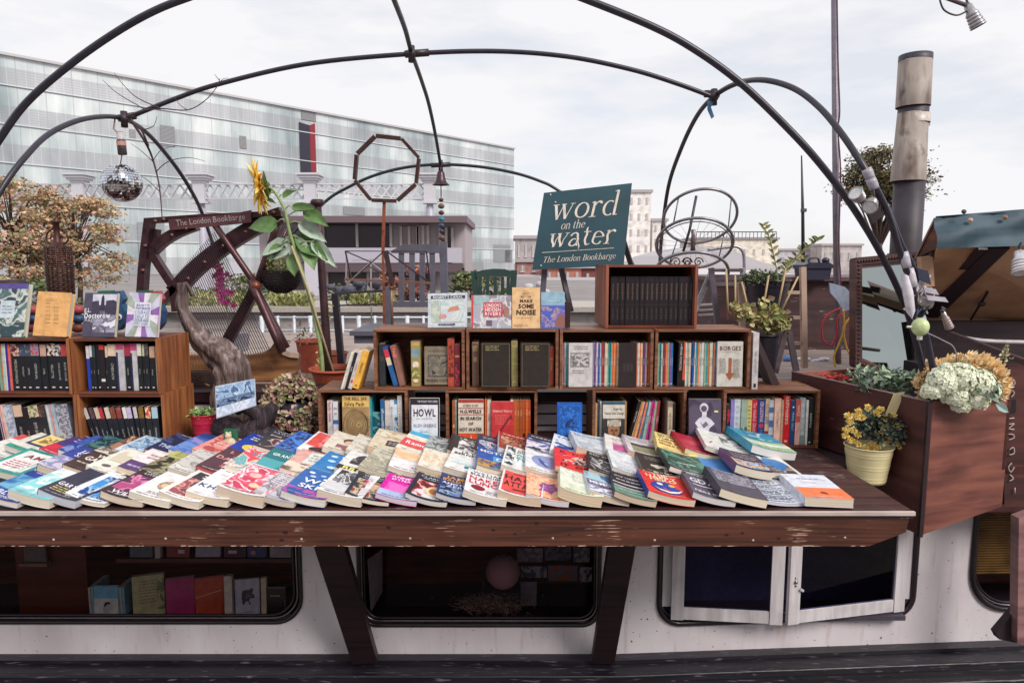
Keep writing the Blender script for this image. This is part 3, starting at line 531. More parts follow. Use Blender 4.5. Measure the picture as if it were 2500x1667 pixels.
ROW2 = [
 (52, .13, .02, '3f9c94', [r(.1, .1, .9, .9, 'e4e4e0'), l(.2, .2, .8, .5, 4, 'b04a6a'), T('AM', .5, .7, .14, '8c4058')], 'teal framed white paperback half hidden at the left end, second row', None),
 (140, .14, .012, 'b8bcc4', [r(0, .0, 1, .2, '7cc8c4'), a(.4, .1, .9, .4, 'c04050 7cc8c4 d8d8d8')], 'silver grey paperback with turquoise foot, second row left', None),
 (188, .13, .03, '3c4a94', [a(0, .0, 1, .5, 'a8a4c4 c8c4d8 8c8ab0', 12), T('JAMES', .55, .8, .12, 'e4e4f0', .7), T('SALTER', .6, .64, .12, 'e4e4f0', .7)], 'blue and lilac thick paperback with white capitals, second row left', 'e0cdb4'),
 (248, .13, .026, '4a3838', [T('WILD', .55, .64, .12, 'e0d8d0', .6), T('GARDEN', .55, .46, .15, 'e8e0d8'), l(.1, .2, .9, .3, 1, 'c0b0a8'), a(0, .75, 1, 1, 'a8988c d0c8bc 6a5a54', 14)], 'brown WILD GARDEN paperback in the second row', 'e0c8ae'),
 (308, .14, .018, 'e2dfd2', [e(.3, .2, .12, .05, '6a6068'), l(.2, .7, .8, .8, 1, '8c8478'), a(.1, .4, .9, .9, 'e2dfd2 e2dfd2 cfc4b0', 9)], 'cream paperback with a tiny boat mark, second row', 'e0dcd4'),
 (384, .13, .02, 'e6dcdc', [r(0, 0, 1, .38, '5c4470'), l(.1, .1, .9, .25, 1, 'b0a0c8'), l(.2, .55, .8, .8, 2, 'b88890')], 'pale paperback with a purple foot band, second row', 'e2cdb2'),
 (436, .128, .016, '5a5640', [a(0, 0, 1, .7, '4a4636 7a7458 a09a78 2e2c24', 14), r(0, .7, 1, 1, 'b4b474'), l(.15, .78, .85, .92, 2, '7c7c44')], 'olive green paperback with dark leaves and mustard top', 'e0d2bc'),
 (509, .14, .02, 'c8c4c0', [a(.05, .1, .95, .9, 'a8a4a0 c8c4c0 8c8884 d8d4cc', 16)], 'faded grey landscape paperback in the second row', 'ddd0bf'),
 (575, .13, .024, '54303a', [T('L  D', .4, .85, .1, 'd89a90', .7), T('DANZE', .5, .55, .12, 'd89a90'), a(.4, .2, 1, .7, '54303a c85a60 54303a e8c8c0', 16)], 'dark maroon paperback with salmon letters and scattered petals', 'c9605c'),
 (648, .14, .02, 'e0dcd8', [a(0, 0, 1, 1, 'e4e0dc 5aa8b0 e8b49a e4e0dc d84a5a', 14), l(.2, .7, .8, .9, 2, '4a8c9c')], 'white paperback splashed with coral and turquoise, second row', None),
 (720, .14, .02, '1f6e78', [a(0, 0, 1, .45, '1f6e78 2e8c94 4aa0a8', 7), T('GRANT', .36, .68, .11, 'dfeeee', .5), t('JOSEPH', .7, .8, .08, 'dfeeee', .4), t('ALLEN', .7, .58, .08, 'b8dada', .3)], 'deep teal paperback with white lettering in the second row', None),
 (784, .135, .018, 'd8a49c', [r(.3, .4, .95, .95, 'd9d9d6'), l(.38, .5, .88, .85, 3, '8c9c94'), a(0, 0, 1, .36, 'c8b49c 5a4440 e0d0bc', 12)], 'pinkish paperback with a pale label, second row', None),
 (846, .13, .018, '2a78b8', [e(.25, .8, .1, .05, 'cfe4f4'), e(.55, .84, .1, .05, 'e0eef8'), e(.8, .76, .1, .05, 'b8d8f0'), e(.3, .55, .11, .06, 'a8d0ec'), e(.65, .5, .12, .06, 'd8e8f6'), e(.45, .25, .12, .06, 'c4def2')], 'bright blue paperback with white bubbles in the second row', None),
 (911, .133, .02, 'dedcdc', [e(.5, .62, .25, .24, '4a4448'), a(.2, .35, .8, .6, '5a5054 3a3438 8c8488', 20), r(0, 0, 1, .2, '38343a'), T('BRET', .5, .1, .15, 'e8e070', .7)], 'white paperback with a dark head and yellow BRET lettering', 'dcd0c4'),
 (980, .14, .022, 'c4bfb0', [a(0, 0, 1, .6, 'c4bfb0 c4bfb0 8c8874 a8a490', 28), l(.15, .72, .85, .92, 2, '9c9684')], 'greyish paperback with dry grasses, second row', 'dccdb8'),
 (1052, .14, .02, 'e2e0e2', [r(0, .5, 1, 1, 'ecc4a0'), a(0, .45, 1, .9, 'ecc4a0 e8b890 f0d4b8', 8), l(.5, .12, .9, .2, 1, 'c8606c')], 'peach and white paperback in the second row', 'e0d0c0'),
 (1110, .13, .024, 'e0d8c8', [T('EAST', .5, .62, .17, 'e4bf9c'), T('OF JOY', .5, .4, .15, 'e4bf9c')], 'cream paperback with peach letters, second row', 'ddcab2'),
 (1184, .133, .024, 'e0e0de', [T('JAY', .4, .88, .09, '3a3438', .4), T('BERNSTEIN', .5, .77, .09, '3a3438'), a(.1, .3, .7, .6, 'e0e0de c8dcdc e0e0de'), r(.45, .14, .9, .24, '2a94a8')], 'white paperback with black author name and teal strip', 'd8cbb8'),
 (1254, .135, .026, '2a5cae', [a(0, 0, 1, .4, '2a3454 c09858 3a2c34 5a78b0', 18), T('MOTOR', .5, .85, .12, 'ece8cc'), r(.42, .4, 1, .66, '4aa0d8'), T('GO', .7, .53, .16, 'eef4f8', .4)], 'bright blue paperback with gold scene, second row centre', 'd8cdb8'),
 (1324, .135, .026, 'e2e4e2', [r(.05, .5, .95, .95, 'e2e4e2'), T('CHARLES', .6, .86, .08, '3c4450', .6), T('DICKENS', .6, .76, .08, '3c4450', .6), T('OLIVER', .6, .6, .13, '3aa0a8', .6), T('TWIST', .6, .42, .13, '3aa0a8', .6), a(.05, .1, .25, .95, '2e3a48 3a4654 e2e4e2', 30), a(.85, .1, .98, .6, '2e3a48 e2e4e2 2e3a48', 30)], 'white OLIVER TWIST paperback with aqua capitals', 'dcd2c2'),
 (1380, .13, .022, 'dfe0e4', [e(.55, .5, .4, .3, '8c98c4'), e(.6, .48, .3, .22, '4a5a94'), e(.66, .45, .18, .14, 'c8cce0')], 'white paperback with a blurred blue circle, second row', 'ddc8b0'),
 (1453, .135, .024, 'e0342e', [T('K  DO', .5, .85, .12, '2a1c20', .7), a(.2, .3, .8, .72, 'e0342e e0342e e8d4cc 2a1c20', 22), T('IT  OK', .5, .17, .11, '2a1c20', .8)], 'bright red paperback with black letters and a falling figure', 'd9c6ae'),
 (1526, .13, .024, '2a2428', [a(.05, .1, .95, .7, 'e0dcdc 2a2428 c8c4c4 2a2428', 14), t('RED VIOLET', .5, .88, .08, 'd0ccd0')], 'black paperback with a white swirling figure, second row', 'd4c8b8'),
 (1593, .13, .018, 'dadde2', [l(.25, .12, .95, .5, 4, 'b4bac4'), a(.1, .1, .9, .4, 'dadde2 c4c8d0 dadde2', 30)], 'very pale grey paperback with ghostly lettering', 'd8d4d0'),
 (1658, .13, .016, '38302e', [a(.3, .0, 1, .45, '38302e d8d0c0 38302e', 20), l(.2, .65, .9, .85, 3, '8c8480')], 'dark brown paperback with pale feathers at its foot', 'd0c4b4'),
 (1733, .14, .018, '2c3c3c', [a(0, 0, 1, 1, '24302e 3a5a50 24302e 5a8c78', 14), l(.3, .3, .8, .4, 1, 'b8c4c0')], 'dark green marbled paperback, second row right', 'e0dcd8'),
 (1808, .15, .012, '4a86c8', [l(.45, .75, .65, .8, 1, '2a5a98')], 'plain sky blue thin paperback, second row right', 'cfd8e4'),
 (1884, .13, .028, '3c2e48', [t('DANIEL', .5, .85, .08, 'c8a890'), l(.2, .55, .9, .75, 2, 'b09888'), a(.05, .05, .95, .45, '2a4a9c d8b49c 3c2e48 a8c0dc', 18)], 'dark purple novel with bright spine and blue scene at its foot', 'dfd3c0', '6a3a74'),
 (1966, .135, .012, 'dcd6d0', [e(.55, .55, .38, .36, '2c74b4'), a(.2, .12, .92, .5, '8c7c70 5a4c48 b4a498 3c3434', 24)], 'cream paperback with a blue arched opening picture', 'ddd6cc'),
]
ROW3 = [
 (40, .14, .02, 'dfdcd8', [p([(0, .6), (.9, .75), (.7, .95), (0, .85)], 'd85a5a'), l(.2, .3, .8, .4, 1, 'a8a4a4')], 'white paperback with a red flash at the left end, rear row', None),
 (148, .19, .02, 'dcd9cf', [r(.12, .2, .6, .62, '3a4a68'), r(.17, .25, .55, .57, 'e8d088'), a(.25, .3, .5, .5, 'e8d088 8c6a3a e8d088', 30), l(.5, .68, .95, .92, 2, '55514e'), r(.0, .0, 1, .08, '3f9c8c')], 'large cream paperback with a framed yellow picture, rear row left', 'e0dad2'),
 (180, .13, .022, '4a3c78', [r(0, 0, .6, .35, 'c8344a'), l(.2, .6, .9, .8, 2, 'a8a0cc')], 'violet paperback with a red corner behind the cream one', 'd8d4dc'),
 (232, .13, .022, '3f5cae', [l(.2, .6, .9, .85, 2, 'c8d0ec'), a(0, 0, 1, .4, '3f5cae 2c4590 7c90cc')], 'royal blue paperback, rear row left of the dark green one', None),
 (284, .13, .02, '28484e', [a(0, 0, 1, 1, '28484e 1e383e 4a7478', 30), e(.85, .4, .1, .07, 'd84a3a')], 'dark green ribbed paperback with a red spot, rear row', None),
 (338, .13, .02, '8c6454', [a(0, 0, 1, 1, '8c6454 c89c80 5a3c38 a87860', 9)], 'brown sepia face paperback, rear row', 'd8c8bc'),
 (392, .16, .016, 'c8d2de', [a(.05, .1, .95, .9, 'c8d2de 8cacc8 c8d2de 5a80a8', 26)], 'pale blue and white sketch paperback, rear row', 'd8d8de'),
 (450, .14, .024, '242e54', [T('THE DARK', .5, .35, .13, 'b8c4e4'), a(0, .5, 1, 1, '242e54 3a4878 1c2444', 10)], 'navy paperback with pale capitals, rear row', 'd09c7c'),
 (508, .14, .02, '2a5aa0', [a(0, 0, 1, .7, '2a5aa0 6a8ccc 3f6cb4 8c88c0', 8), r(0, .8, 1, 1, '1f3f7c')], 'blue cloudy sky paperback, rear row', None),
 (556, .13, .02, 'c86a64', [a(0, 0, 1, 1, 'c86a64 dc948c b0504c', 20), l(.2, .4, .8, .6, 2, 'e4b8b0')], 'salmon red textured paperback, rear row', None),
 (598, .12, .012, '6a5a68', [r(0, .5, 1, .8, 'd0b8a0'), a(0, 0, 1, .45, '6a5a68 8c7c88 4a3e48')], 'muted mauve and cream paperback, rear row', None),
 (640, .13, .022, '1e3c9c', [e(.5, .3, .28, .16, 'e4c850'), l(.15, .65, .9, .85, 2, 'e4d890')], 'deep blue paperback with a yellow patch, rear row', None),
 (704, .14, .036, '32303c', [a(.1, .08, .9, .72, '241e24 3a3038 c8b8b0 5a3038', 14), t('TAYLOR CO', .5, .86, .08, 'b8bccc')], 'thick black paperback with a crowd photograph, rear row', 'dcd8d0'),
 (766, .15, .026, '2c62b8', [a(.05, .1, .95, .95, '2c62b8 4a84d0 2c62b8 2a2c5c', 26), e(.66, .55, .14, .14, '32284c')], 'cobalt paperback with a dark blue motif, rear row', None),
 (822, .14, .02, 'e2dcdc', [r(.05, .3, .95, .97, 'd4524e'), a(.3, .35, .95, .95, 'd4524e e0908c d4524e', 22), e(.5, .18, .3, .14, '4a2c2c')], 'red and white paperback with a dark curve, rear row', None),
 (882, .14, .02, 'd8d0c4', [e(.55, .6, .22, .16, '5a4c48'), e(.55, .5, .16, .14, 'd8b8a4'), a(.25, .1, .8, .35, 'a87078 8c6068 d8d0c4', 16)], 'cream paperback with a portrait in a dark hat', None),
 (934, .14, .022, 'd0cac0', [a(.15, .1, .95, .9, 'd0cac0 bcb4a8 dcd6cc', 20), l(.3, .7, .9, .85, 1, 'a49c90')], 'plain pale stone coloured paperback, rear row', None),
 (998, .16, .026, 'd6c8b0', [r(.35, .2, .85, .48, '3e3436'), l(.4, .26, .8, .42, 2, 'b8a8a0'), a(.1, .6, .9, .95, 'd6c8b0 c4a888 e0d4c0')], 'cream paperback with a dark title label, rear row', 'd8bfa4'),
 (1066, .15, .024, 'ddd8c8', [r(0, .78, 1, 1, '2c9cc4'), r(0, .18, 1, .56, 'd8464c'), T('Ramona', .45, .38, .14, 'f0e4e0', .7)], 'paperback in blue, cream and red bands, rear row centre', None),
 (1118, .13, .02, 'b0b4b4', [a(0, 0, 1, 1, 'b0b4b4 5c6264 c8cccc 8c9292', 22), T('CORRIGAN', .5, .14, .13, '34383c')], 'grey sketchy paperback with dark capitals, rear row', 'd4c8bc'),
 (1180, .14, .02, '2a2026', [a(.25, .06, .9, .9, 'e4e0e4 2a2026 e4e0e4', 34), T('WEIR', .6, .1, .12, 'e8e4e8', .5)], 'black paperback crowded with jagged white shapes, rear row', 'd4bca8'),
 (1245, .135, .022, '2a3248', [a(.08, .08, .95, .66, '2c62b4 4a84cc d0ccc4 2c4a7c', 14), l(.15, .74, .9, .9, 2, '98a4c0')], 'navy paperback with a white castle under blue sky', 'd8d0cc'),
 (1308, .14, .03, 'a03634', [a(.05, .05, .95, .75, '6a3a34 c8987c 3c2424 a86454', 16), l(.1, .82, .9, .94, 1, 'e0b0a8')], 'red and brown novel with a wide white spine, rear row', 'e2dcd8', 'e2dfe0'),
 (1370, .14, .022, '38384c', [a(0, .1, 1, .7, 'd84a58 e4dce0 6a78b8 38384c', 12), r(.05, .72, .9, .95, '2c2a36'), l(.1, .78, .8, .9, 1, 'c0b8c4')], 'slate paperback streaked with red and pale blue, rear row', 'e0ccb8'),
 (1432, .13, .022, 'dde2ea', [T('SAMUEL', .5, .88, .1, '2c5a9c', .8), a(.08, .1, .95, .7, '24407c dde2ea 2c4c8c 24407c', 10)], 'white paperback with dark blue torn shapes and blue capitals', 'dce0e8'),
 (1501, .14, .026, 'c8ced6', [T('SECOND', .5, .84, .1, '6a8ca8'), e(.6, .4, .18, .12, '3c444c'), a(.1, .1, .9, .6, 'c8ced6 b0bac4 d4d8de', 9)], 'pale grey blue paperback with a small dark boat', 'd8c6b0'),
 (1569, .14, .022, 'dcd8d6', [a(.2, .1, .95, .6, 'dcd8d6 c04c88 4a7cb0 e0a0a8', 10), l(.2, .7, .9, .88, 2, 'b0a4ac')], 'white paperback with pink and blue diagonal brushstrokes', 'd6c8b8'),
 (1622, .135, .02, 'd0ccd0', [r(.15, .1, .95, .5, '8c8c70'), r(.15, .44, .95, .56, '3a3438'), a(0, .56, 1, 1, 'd0ccd0 a8a0ac d0ccd0', 20)], 'lilac grey paperback with a small landscape strip', 'd0a488'),
 (1697, .14, .024, 'ecd48c', [T('BEFORE YOU', .5, .86, .1, '4a3020'), T('TURN AND', .5, .68, .1, '4a3020'), T('LOOK DOWN', .5, .5, .1, '4a3020'), T('MORE NOW', .5, .32, .09, 'b0442c'), r(.6, .78, .68, .98, 'c83c3c')], 'butter yellow paperback filled with brown and red lettering', 'dcd8dc'),
 (1768, .15, .022, 'b0283c', [a(.0, .4, 1, 1, 'b0283c c84058 b0283c', 8), e(.75, .35, .2, .16, '2c5a9c')], 'crimson paperback with a blue emblem, rear row', 'e2d4a8'),
 (1852, .19, .02, 'dadad6', [a(.4, .3, .85, .75, 'dadad6 5c5c5c dadad6', 24), p([(.12, .2), (.2, .3), (.18, .32), (.1, .22)], 'c04040')], 'large off white paperback with a faint ink drawing, rear row right', None),
 (1944, .16, .03, '2c90b4', [r(0, 0, 1, .42, 'a4c498'), r(0, .18, 1, .3, 'dfe4dc'), a(.3, .5, .8, .9, '2c90b4 2c90b4 cfe0e8', 12)], 'blue green hardback, last in the rear row near the planter', 'e0dcd8'),
]
rb = random.Random(11)
def lay(rows, Y, lift, grp, pitch, yawr, hh):
    for i, row in enumerate(rows):
        px, bw, bt, col, ops, lab = row[:6]; pg = (row[6] if len(row) > 6 else None) or 'e4d8c6'; sp = row[7] if len(row) > 7 else None
        roll = R(13 + rb.uniform(-1.6, 1.6)) if i < len(rows) - 1 or grp != 'front' else R(2.0)
        if bt < .014: roll = R(6)
        yaw = R(rb.uniform(-yawr, yawr) - (2 + 6 * max(0, min(1, (900 - px) / 700)) if px < 1960 else 0)); bw *= rb.uniform(.95, 1.05); bt *= rb.uniform(.72, 1.1); bh = bw * rb.uniform(1.47, 1.56) * hh; Yb = Y + rb.uniform(-.006, .008)
        x0 = PX(px, Yb, TZ + .01) - bw * math.cos(roll); bend = rb.uniform(.003, .008) if roll > R(4) else 0; ops = list(ops) + [l(.12, .025, .85, .06, 1, rb.choice(('c8c4c8', '6a6468', 'a09a9c')))] + ([l(.15, .93, .8, .965, 1, rb.choice(('d8d4d8', '5a5458')))] if rb.random() < .6 else [])
        book('paperback_book', lab, (x0, Yb, TZ + .0035 + lift + bw * math.sin(roll) + i % 2 * .0012), (R(pitch + rb.uniform(-.4, .4)), roll, yaw), bw, bh, bt, col, ops, sp, (), 'paperbacks laid out on the table', pg, bend, curl=rb.choice((0, 0, .001, .002, .004)))
lay(FRONT, 1.945, 0, 'front', .6, 2.5, 1.0)
lay(ROW2, 2.155, .012, 'mid', 1.5, 4, 1.0)
lay(ROW3, 2.355, .014, 'rear', 1.6, 6, .98)
# ================================================================ books standing in and on the crates
ORD = ['first', 'second', 'third', 'fourth', 'fifth', 'sixth', 'seventh', 'eighth', 'ninth', 'tenth', 'eleventh', 'twelfth', 'thirteenth', 'fourteenth', 'fifteenth', 'sixteenth', 'seventeenth', 'eighteenth', 'nineteenth', 'twentieth', 'twenty-first', 'twenty-second', 'twenty-third', 'twenty-fourth', 'twenty-fifth']
def spine_row(x0, Y, z0, specs, where, group, tilt=0, dep=.11, ybase=.02, name='paperback_book', seed=1, fit=None):
    """specs: (thickness mm, height mm, colour, look[, spine ops[, tilt deg]]); or ('gap', mm)"""
    x = x0; n = 0; rr = random.Random(seed)
    if fit: tot = sum(sp[1] if sp[0] == 'gap' else sp[0] / math.cos(R(sp[5] if len(sp) > 5 else tilt)) + .4 for sp in specs) / 1000; specs = [('gap', sp[1]) if sp[0] == 'gap' else (sp[0] * (fit - x0) / tot,) + tuple(sp[1:]) for sp in specs]
    for sp in specs:
        if sp[0] == 'gap': x += sp[1] / 1000; continue
        tt, hh, col, look = sp[:4]; ops = sp[4] if len(sp) > 4 else (); tl = R(sp[5] if len(sp) > 5 else tilt) + R(rr.uniform(-.5, .5)); th = tt / 1000; bh = hh / 1000
        c_, s_ = math.cos(tl), math.sin(tl)        # tl > 0 leans to the right
        q = Euler((R(90), 0, R(90)), 'XYZ').to_matrix(); q = Matrix.Rotation(tl, 3, 'Y') @ q
        # after the turn: spine faces the viewer, thickness runs to +x, height up
        lab = f'{look}, {ORD[n]} from left in {where}'; pos = V((x, Y + ybase + rr.uniform(0, .006), z0 + (th * abs(s_) if tl > 0 else 0) + .0006))
        book(name, lab, pos, q.to_euler('XYZ'), dep, bh, th * .985, col, (), None, ops, group, 'd4c6b0')
        x += th / c_ + .0004; n += 1
    return x
def vt(s, c, y0=.12, y1=.9, k=.62, bold=0): return ('V', s, c, y0, y1, k, bold)
_draw0 = draw
def draw(mb, o, ux, uy, w_, h_, ops):
    rest = []
    for op in ops:
        if op[0] == 'V':                 # vertical lettering reading downwards, on a spine
            _, s, c, y0, y1, k, bold = op; hgt = w_ * k; L = (y1 - y0) * h_; wd = text_w(s, hgt, bold); sc_ = -min(L, wd) if wd > L else None
            nn = ux.cross(uy) * (LAY * 4)
            put_text(mb, s, o, -uy, ux, nn, -(y0 + y1) / 2 * h_, .5 * w_, hgt, M(c, .4), min(L, wd), bold)
        else: rest.append(op)
    _draw0(mb, o, ux, uy, w_, h_, rest)
# --- black classics: dark spine, small picture at the head, thin white title, white dot at the foot
def classic(tt, hh, pic, look, title='ooooo', rest='1d2026'):
    return (tt, hh, rest, look, [('a', .02, .74, .98, .99, pic, 60) if ' ' in pic else ('r', .02, .74, .98, .99, pic), vt(title, 'b8b4b0', .16, .66, .28), ('e', .5, .07, .22, .014, 'd8d4d0')])
GB = 'books in the left crates'; S3 = ['BLEAK HOUSE', 'MIDDLEMARCH', 'THE IDIOT', 'EMMA', 'GERMINAL', 'SYBIL', 'VILLETTE', 'DON QUIXOTE']
zl2 = LZ2 + .0095; zl1 = TZ + .0095
spine_row(LM - .365 + .045, YL, zl2, [('gap', 4),
 classic(20, 178, 'b8c0a8 5a7a5a d8d4cc', 'black spine with pale green picture', S3[0]), (5, 176, '7fa08c', 'thin sage green spine'), (4, 176, 'e07a5a', 'thin coral spine'), (5, 176, 'a9c4bc', 'thin pale mint spine'), (4, 176, 'e8d8d0', 'thin cream spine'), (5, 176, '3a2c8c', 'thin indigo spine'), (5, 176, 'd86a5c', 'thin red orange spine'),
 classic(22, 176, 'a8343c 5a2028 d8b0a0', 'black spine with dark red figure picture', S3[1]), classic(14, 176, 'c8c0cc 3a4a6c', 'black spine with lilac grey picture', S3[2]), classic(16, 176, 'd8d4d0 4a4a5a', 'black spine with white shirt picture', S3[3]), classic(21, 178, 'e0d0c8 c83c3c 8890a8', 'black spine with seated women', S3[4]), classic(16, 176, '4a5a9c c8a090', 'black spine with bluish picture', S3[5]), classic(21, 178, 'd83a30 281a1e e8d8cc', 'black spine with bright red picture', S3[6]), classic(15, 176, 'c8a08c d8d4d0 4a3c44', 'black spine with pink portrait', S3[7]), classic(18, 176, 'd0c8c8 b04040', 'black spine with white and red picture', S3[0])], 'upper left crate', GB, 0, seed=2, fit=LM - .016)
spine_row(LM + .043, YL, zl2, [
 (9, 168, '2440a8', 'royal blue spine with pale head', [r(0, .72, 1, 1, 'd4ccd4')]), classic(8, 172, '5a8c8c d8dcd8', 'slim black spine with teal picture'), classic(9, 172, '6a9c9c 3a4a4c', 'narrow black spine with teal grey picture'), classic(12, 172, '241c22', 'all black spine'), (14, 172, '241e24', 'black spine with white label', [r(.1, .2, .9, .26, 'd8d4d0'), r(0, .9, 1, 1, 'c83c34')]), classic(7, 170, 'd8b8a0', 'slim black spine with cream edge'),
 classic(26, 176, '3a3230 c8a890 e0c8b0', 'wide black spine with a man face', 'CHEKHOV'), (22, 176, 'b8b4b8', 'grey white spine with navy edge', [r(0, 0, .22, .82, '283460'), r(0, .88, 1, 1, 'b04a6c')]), classic(18, 176, 'a8304a', 'black spine with dark pink head'), (20, 176, 'c0bcbc', 'light grey spine with pink head', [r(0, 0, .2, .8, '2a2e60'), r(0, .86, 1, 1, 'c04a80')]), classic(13, 178, '303438 d8d8c8', 'black spine, thin white lettering'), classic(8, 176, 'c8c49c', 'slim black spine with straw head'), classic(12, 178, 'd8d4d0 4c4444', 'black spine with white fleck picture'), classic(16, 168, '8c5a48 c8a088', 'black spine with brown picture'), (5, 168, 'd8c4b0', 'slim cream spine')], 'upper crate beside driftwood', GB, 0, seed=3, fit=PX(386, YL, 1.25) - .012)
def st(c): return [r(.1, 0, .3, 1, c), r(.5, 0, .62, 1, 'e0776a')]
spine_row(LM - .355 + .036, YL, zl1, [('gap', 14), classic(11, 176, '5a3038', 'narrow black spine with maroon head'), (15, 178, 'd8c0b4', 'cream spine with coral stripes', st('4a3a8c')), (18, 178, 'b4b8c8', 'pale blue patterned spine', [('a', 0, 0, 1, 1, 'b4b8c8 8c94b0 c8ccd8', 60)]), classic(22, 178, '8c6450 d8b8a0', 'black spine with a woman face', 'ANNA'), classic(14, 168, '241c20', 'plain dark spine', 'LENZ'), classic(24, 176, '9ca48c d8c4a0 6a7c5c', 'black spine with a plate picture', 'EFFI BRIEST'), classic(15, 176, 'd8b8a0 4c3034', 'black spine with red shawl', 'NANA'), (22, 178, '9cb0c0', 'light blue spine with coral stripes', st('d8ccc8')), (29, 178, '6c6c7c', 'grey spine with little white birds', [('a', 0, 0, 1, 1, '6c6c7c 6c6c7c b0b0bc', 60)])], 'lower left crate', GB, -7, seed=4, fit=LM - .012)
pics = ['8c8c88 c8c4bc', 'b49080 584048', 'a07864 d8c0a8', 'b83038', '6a3038 d8c8b8', 'd8b48c 7c4434', 'd0a080 8c3c34', 'e0dcd8', '6a4a9c c8b8d8', 'c8c0c0', 'e0c058 7c5c2c', 'd8a440 c83038 e8d8a0', '7cacc8 a8c4d4']
lk = ['grey', 'dull pink', 'tan', 'crimson', 'maroon', 'amber', 'peach', 'white', 'violet', 'silver', 'mustard', 'scarlet', 'azure']
spine_row(LM + .008 + .052, YL, zl1, [classic([11, 13, 13, 11, 14, 15, 15, 11, 14, 11, 15, 16, 18][i], 172, pics[i], f'black leaning spine with {lk[i]} picture head', S3[i % 8]) + ([-16, -15, -14, -13, -12, -11, -10, -9, -8, -7, -5, -3, -2][i],) for i in range(13)], 'lower crate beside bucket', GB, 0, seed=5, fit=LM + .008 + LW - .028)
def face(px, Y, z, bw, bh, bt, col, ops, lab, lean=12, yaw=0, roll=0, name='paperback_book', group=None, sp=None, hard=False, page='d9cbb4'):
    """a book standing with its front cover to the viewer; px is the left edge"""
    x = PX(px, Y, z + bh / 2); q = (Matrix.Rotation(R(yaw), 3, 'Z') @ Matrix.Rotation(R(roll), 3, 'Y') @ Matrix.Rotation(R(90 - lean), 3, 'X'))
    return book(name, lab, (x, Y, z + .001 + abs(math.sin(R(roll))) * bw * .5), q.to_euler('XYZ'), bw, bh, bt, col, ops, sp, (), group, page, 0, hard)
GT = 'books on the crate tops'
zt = LZ2 + LH2 + .0005
face(-18, 2.53, zt, .128, .2, .02, 'b8c4c0', [a(0, 0, 1, 1, 'b8c4c0 4a6a6c d0d4cc 2c444c', 11), r(0, .9, 1, 1, '5a4a94'), r(.2, .35, .65, .68, 'c8d4dc'), l(.26, .42, .6, .6, 3, '8c98ac')], 'grey green woodcut style book with violet top at the photo left edge', 14, -4, 0, group=GT, hard=True)
face(89, 2.53, zt, .118, .166, .03, 'd8a468', [q for i in range(6) for j in range(2) for q in [p([(.3 + j * .26 + k * .055, .28 + i * .085), (.33 + j * .26 + k * .055, .30 + i * .085), (.36 + j * .26 + k * .055, .28 + i * .085), (.33 + j * .26 + k * .055, .315 + i * .085)], '4a3424') for k in range(3)]] + [l(.3, .85, .7, .9, 1, 'e0b884'), l(.35, .1, .6, .12, 1, 'b88850')], 'tan hardback with rows of small dark leaves on its cover', 14, 3, 3, group=GT, hard=True)
face(204, 2.53, zt, .122, .165, .018, '4a4458', [a(.3, .1, 1, .6, '4a4458 9c98b0 5a5468 d8d8e4', 9), r(.25, .72, 1, .97, 'c8c8d8'), p([(.5, .6), (.53, .9), (.57, .96), (.61, .9), (.64, .6)], '332e40'), p([(.66, .55), (.68, .82), (.9, .84), (1, .8), (1, .5)], '3a3448'), p([(.25, .55), (.25, .8), (.45, .82), (.5, .5)], '3c364a'), T('E.L.', .13, .60, .085, 'e8e8f0', .2), T('Doctorow', .44, .48, .11, 'e8e8f0', .8), t('Ragtime', .34, .39, .085, 'c8c8d8', .55)], 'purple grey city tower book lettered Doctorow Ragtime', 13, -2, 0, group=GT)
rays = []
for k in range(16):
    a0 = 2 * math.pi * k / 16; a1 = 2 * math.pi * (k + 1) / 16
    def ed(an):
        c_, s_ = math.cos(an), math.sin(an); m_ = min(.5 / abs(c_) if abs(c_) > 1e-6 else 9, .5 / abs(s_) if abs(s_) > 1e-6 else 9); return (.5 + c_ * m_, .5 + s_ * m_)
    rays.append(p([(.5, .5), ed(a0), ed(a1)], ['8c64a8', 'c0bcd0', '9ca89c', 'd8d0dc'][k % 4]))
face(308, 2.53, zt, .115, .165, .014, 'b8a8cc', rays + [r(.24, .24, .76, .78, 'd4d4e0'), T('JEANETTE', .5, .71, .05, '5a5c94', .42), T('WINTERSON', .5, .64, .05, '5a5c94', .46), T('COURAGE', .5, .555, .07, '7c88a8', .46), T('CALLS TO', .5, .465, .07, '7c88a8', .46), T('COURAGE', .5, .375, .07, '7c88a8', .46), t('EVERYWHERE', .5, .295, .05, '7c88a8', .46)], 'lilac rayed COURAGE CALLS TO COURAGE book on the left crates', 12, 2, 2, group=GT)
ztc = Z3 + .0005
face(1047, 2.64, ztc, .150, .133, .012, 'c4ccd4', [r(.05, .04, .97, .97, 'cdd4da'), r(.06, .83, .96, .93, '3c3c48'), T('REGENT\'S CANAL', .51, .88, .07, 'dde0e4', .84), a(.08, .15, .3, .78, 'cdd4da a8b8ac c8ccc0', 40), a(.32, .15, .92, .78, 'cdd4da b4c8c8 d8dcd8 c4ccd0', 16), p([(.5, .44), (.55, .58), (.78, .62), (.82, .5)], 'c88c74'), e(.38, .32, .1, .07, 'd09488'), r(.27, .06, .7, .11, '3c3c48'), l(.3, .07, .68, .1, 1, 'c8c8cc')], 'square REGENT\'S CANAL picture map book', 12, -6, -1.5, group=GT, hard=True)
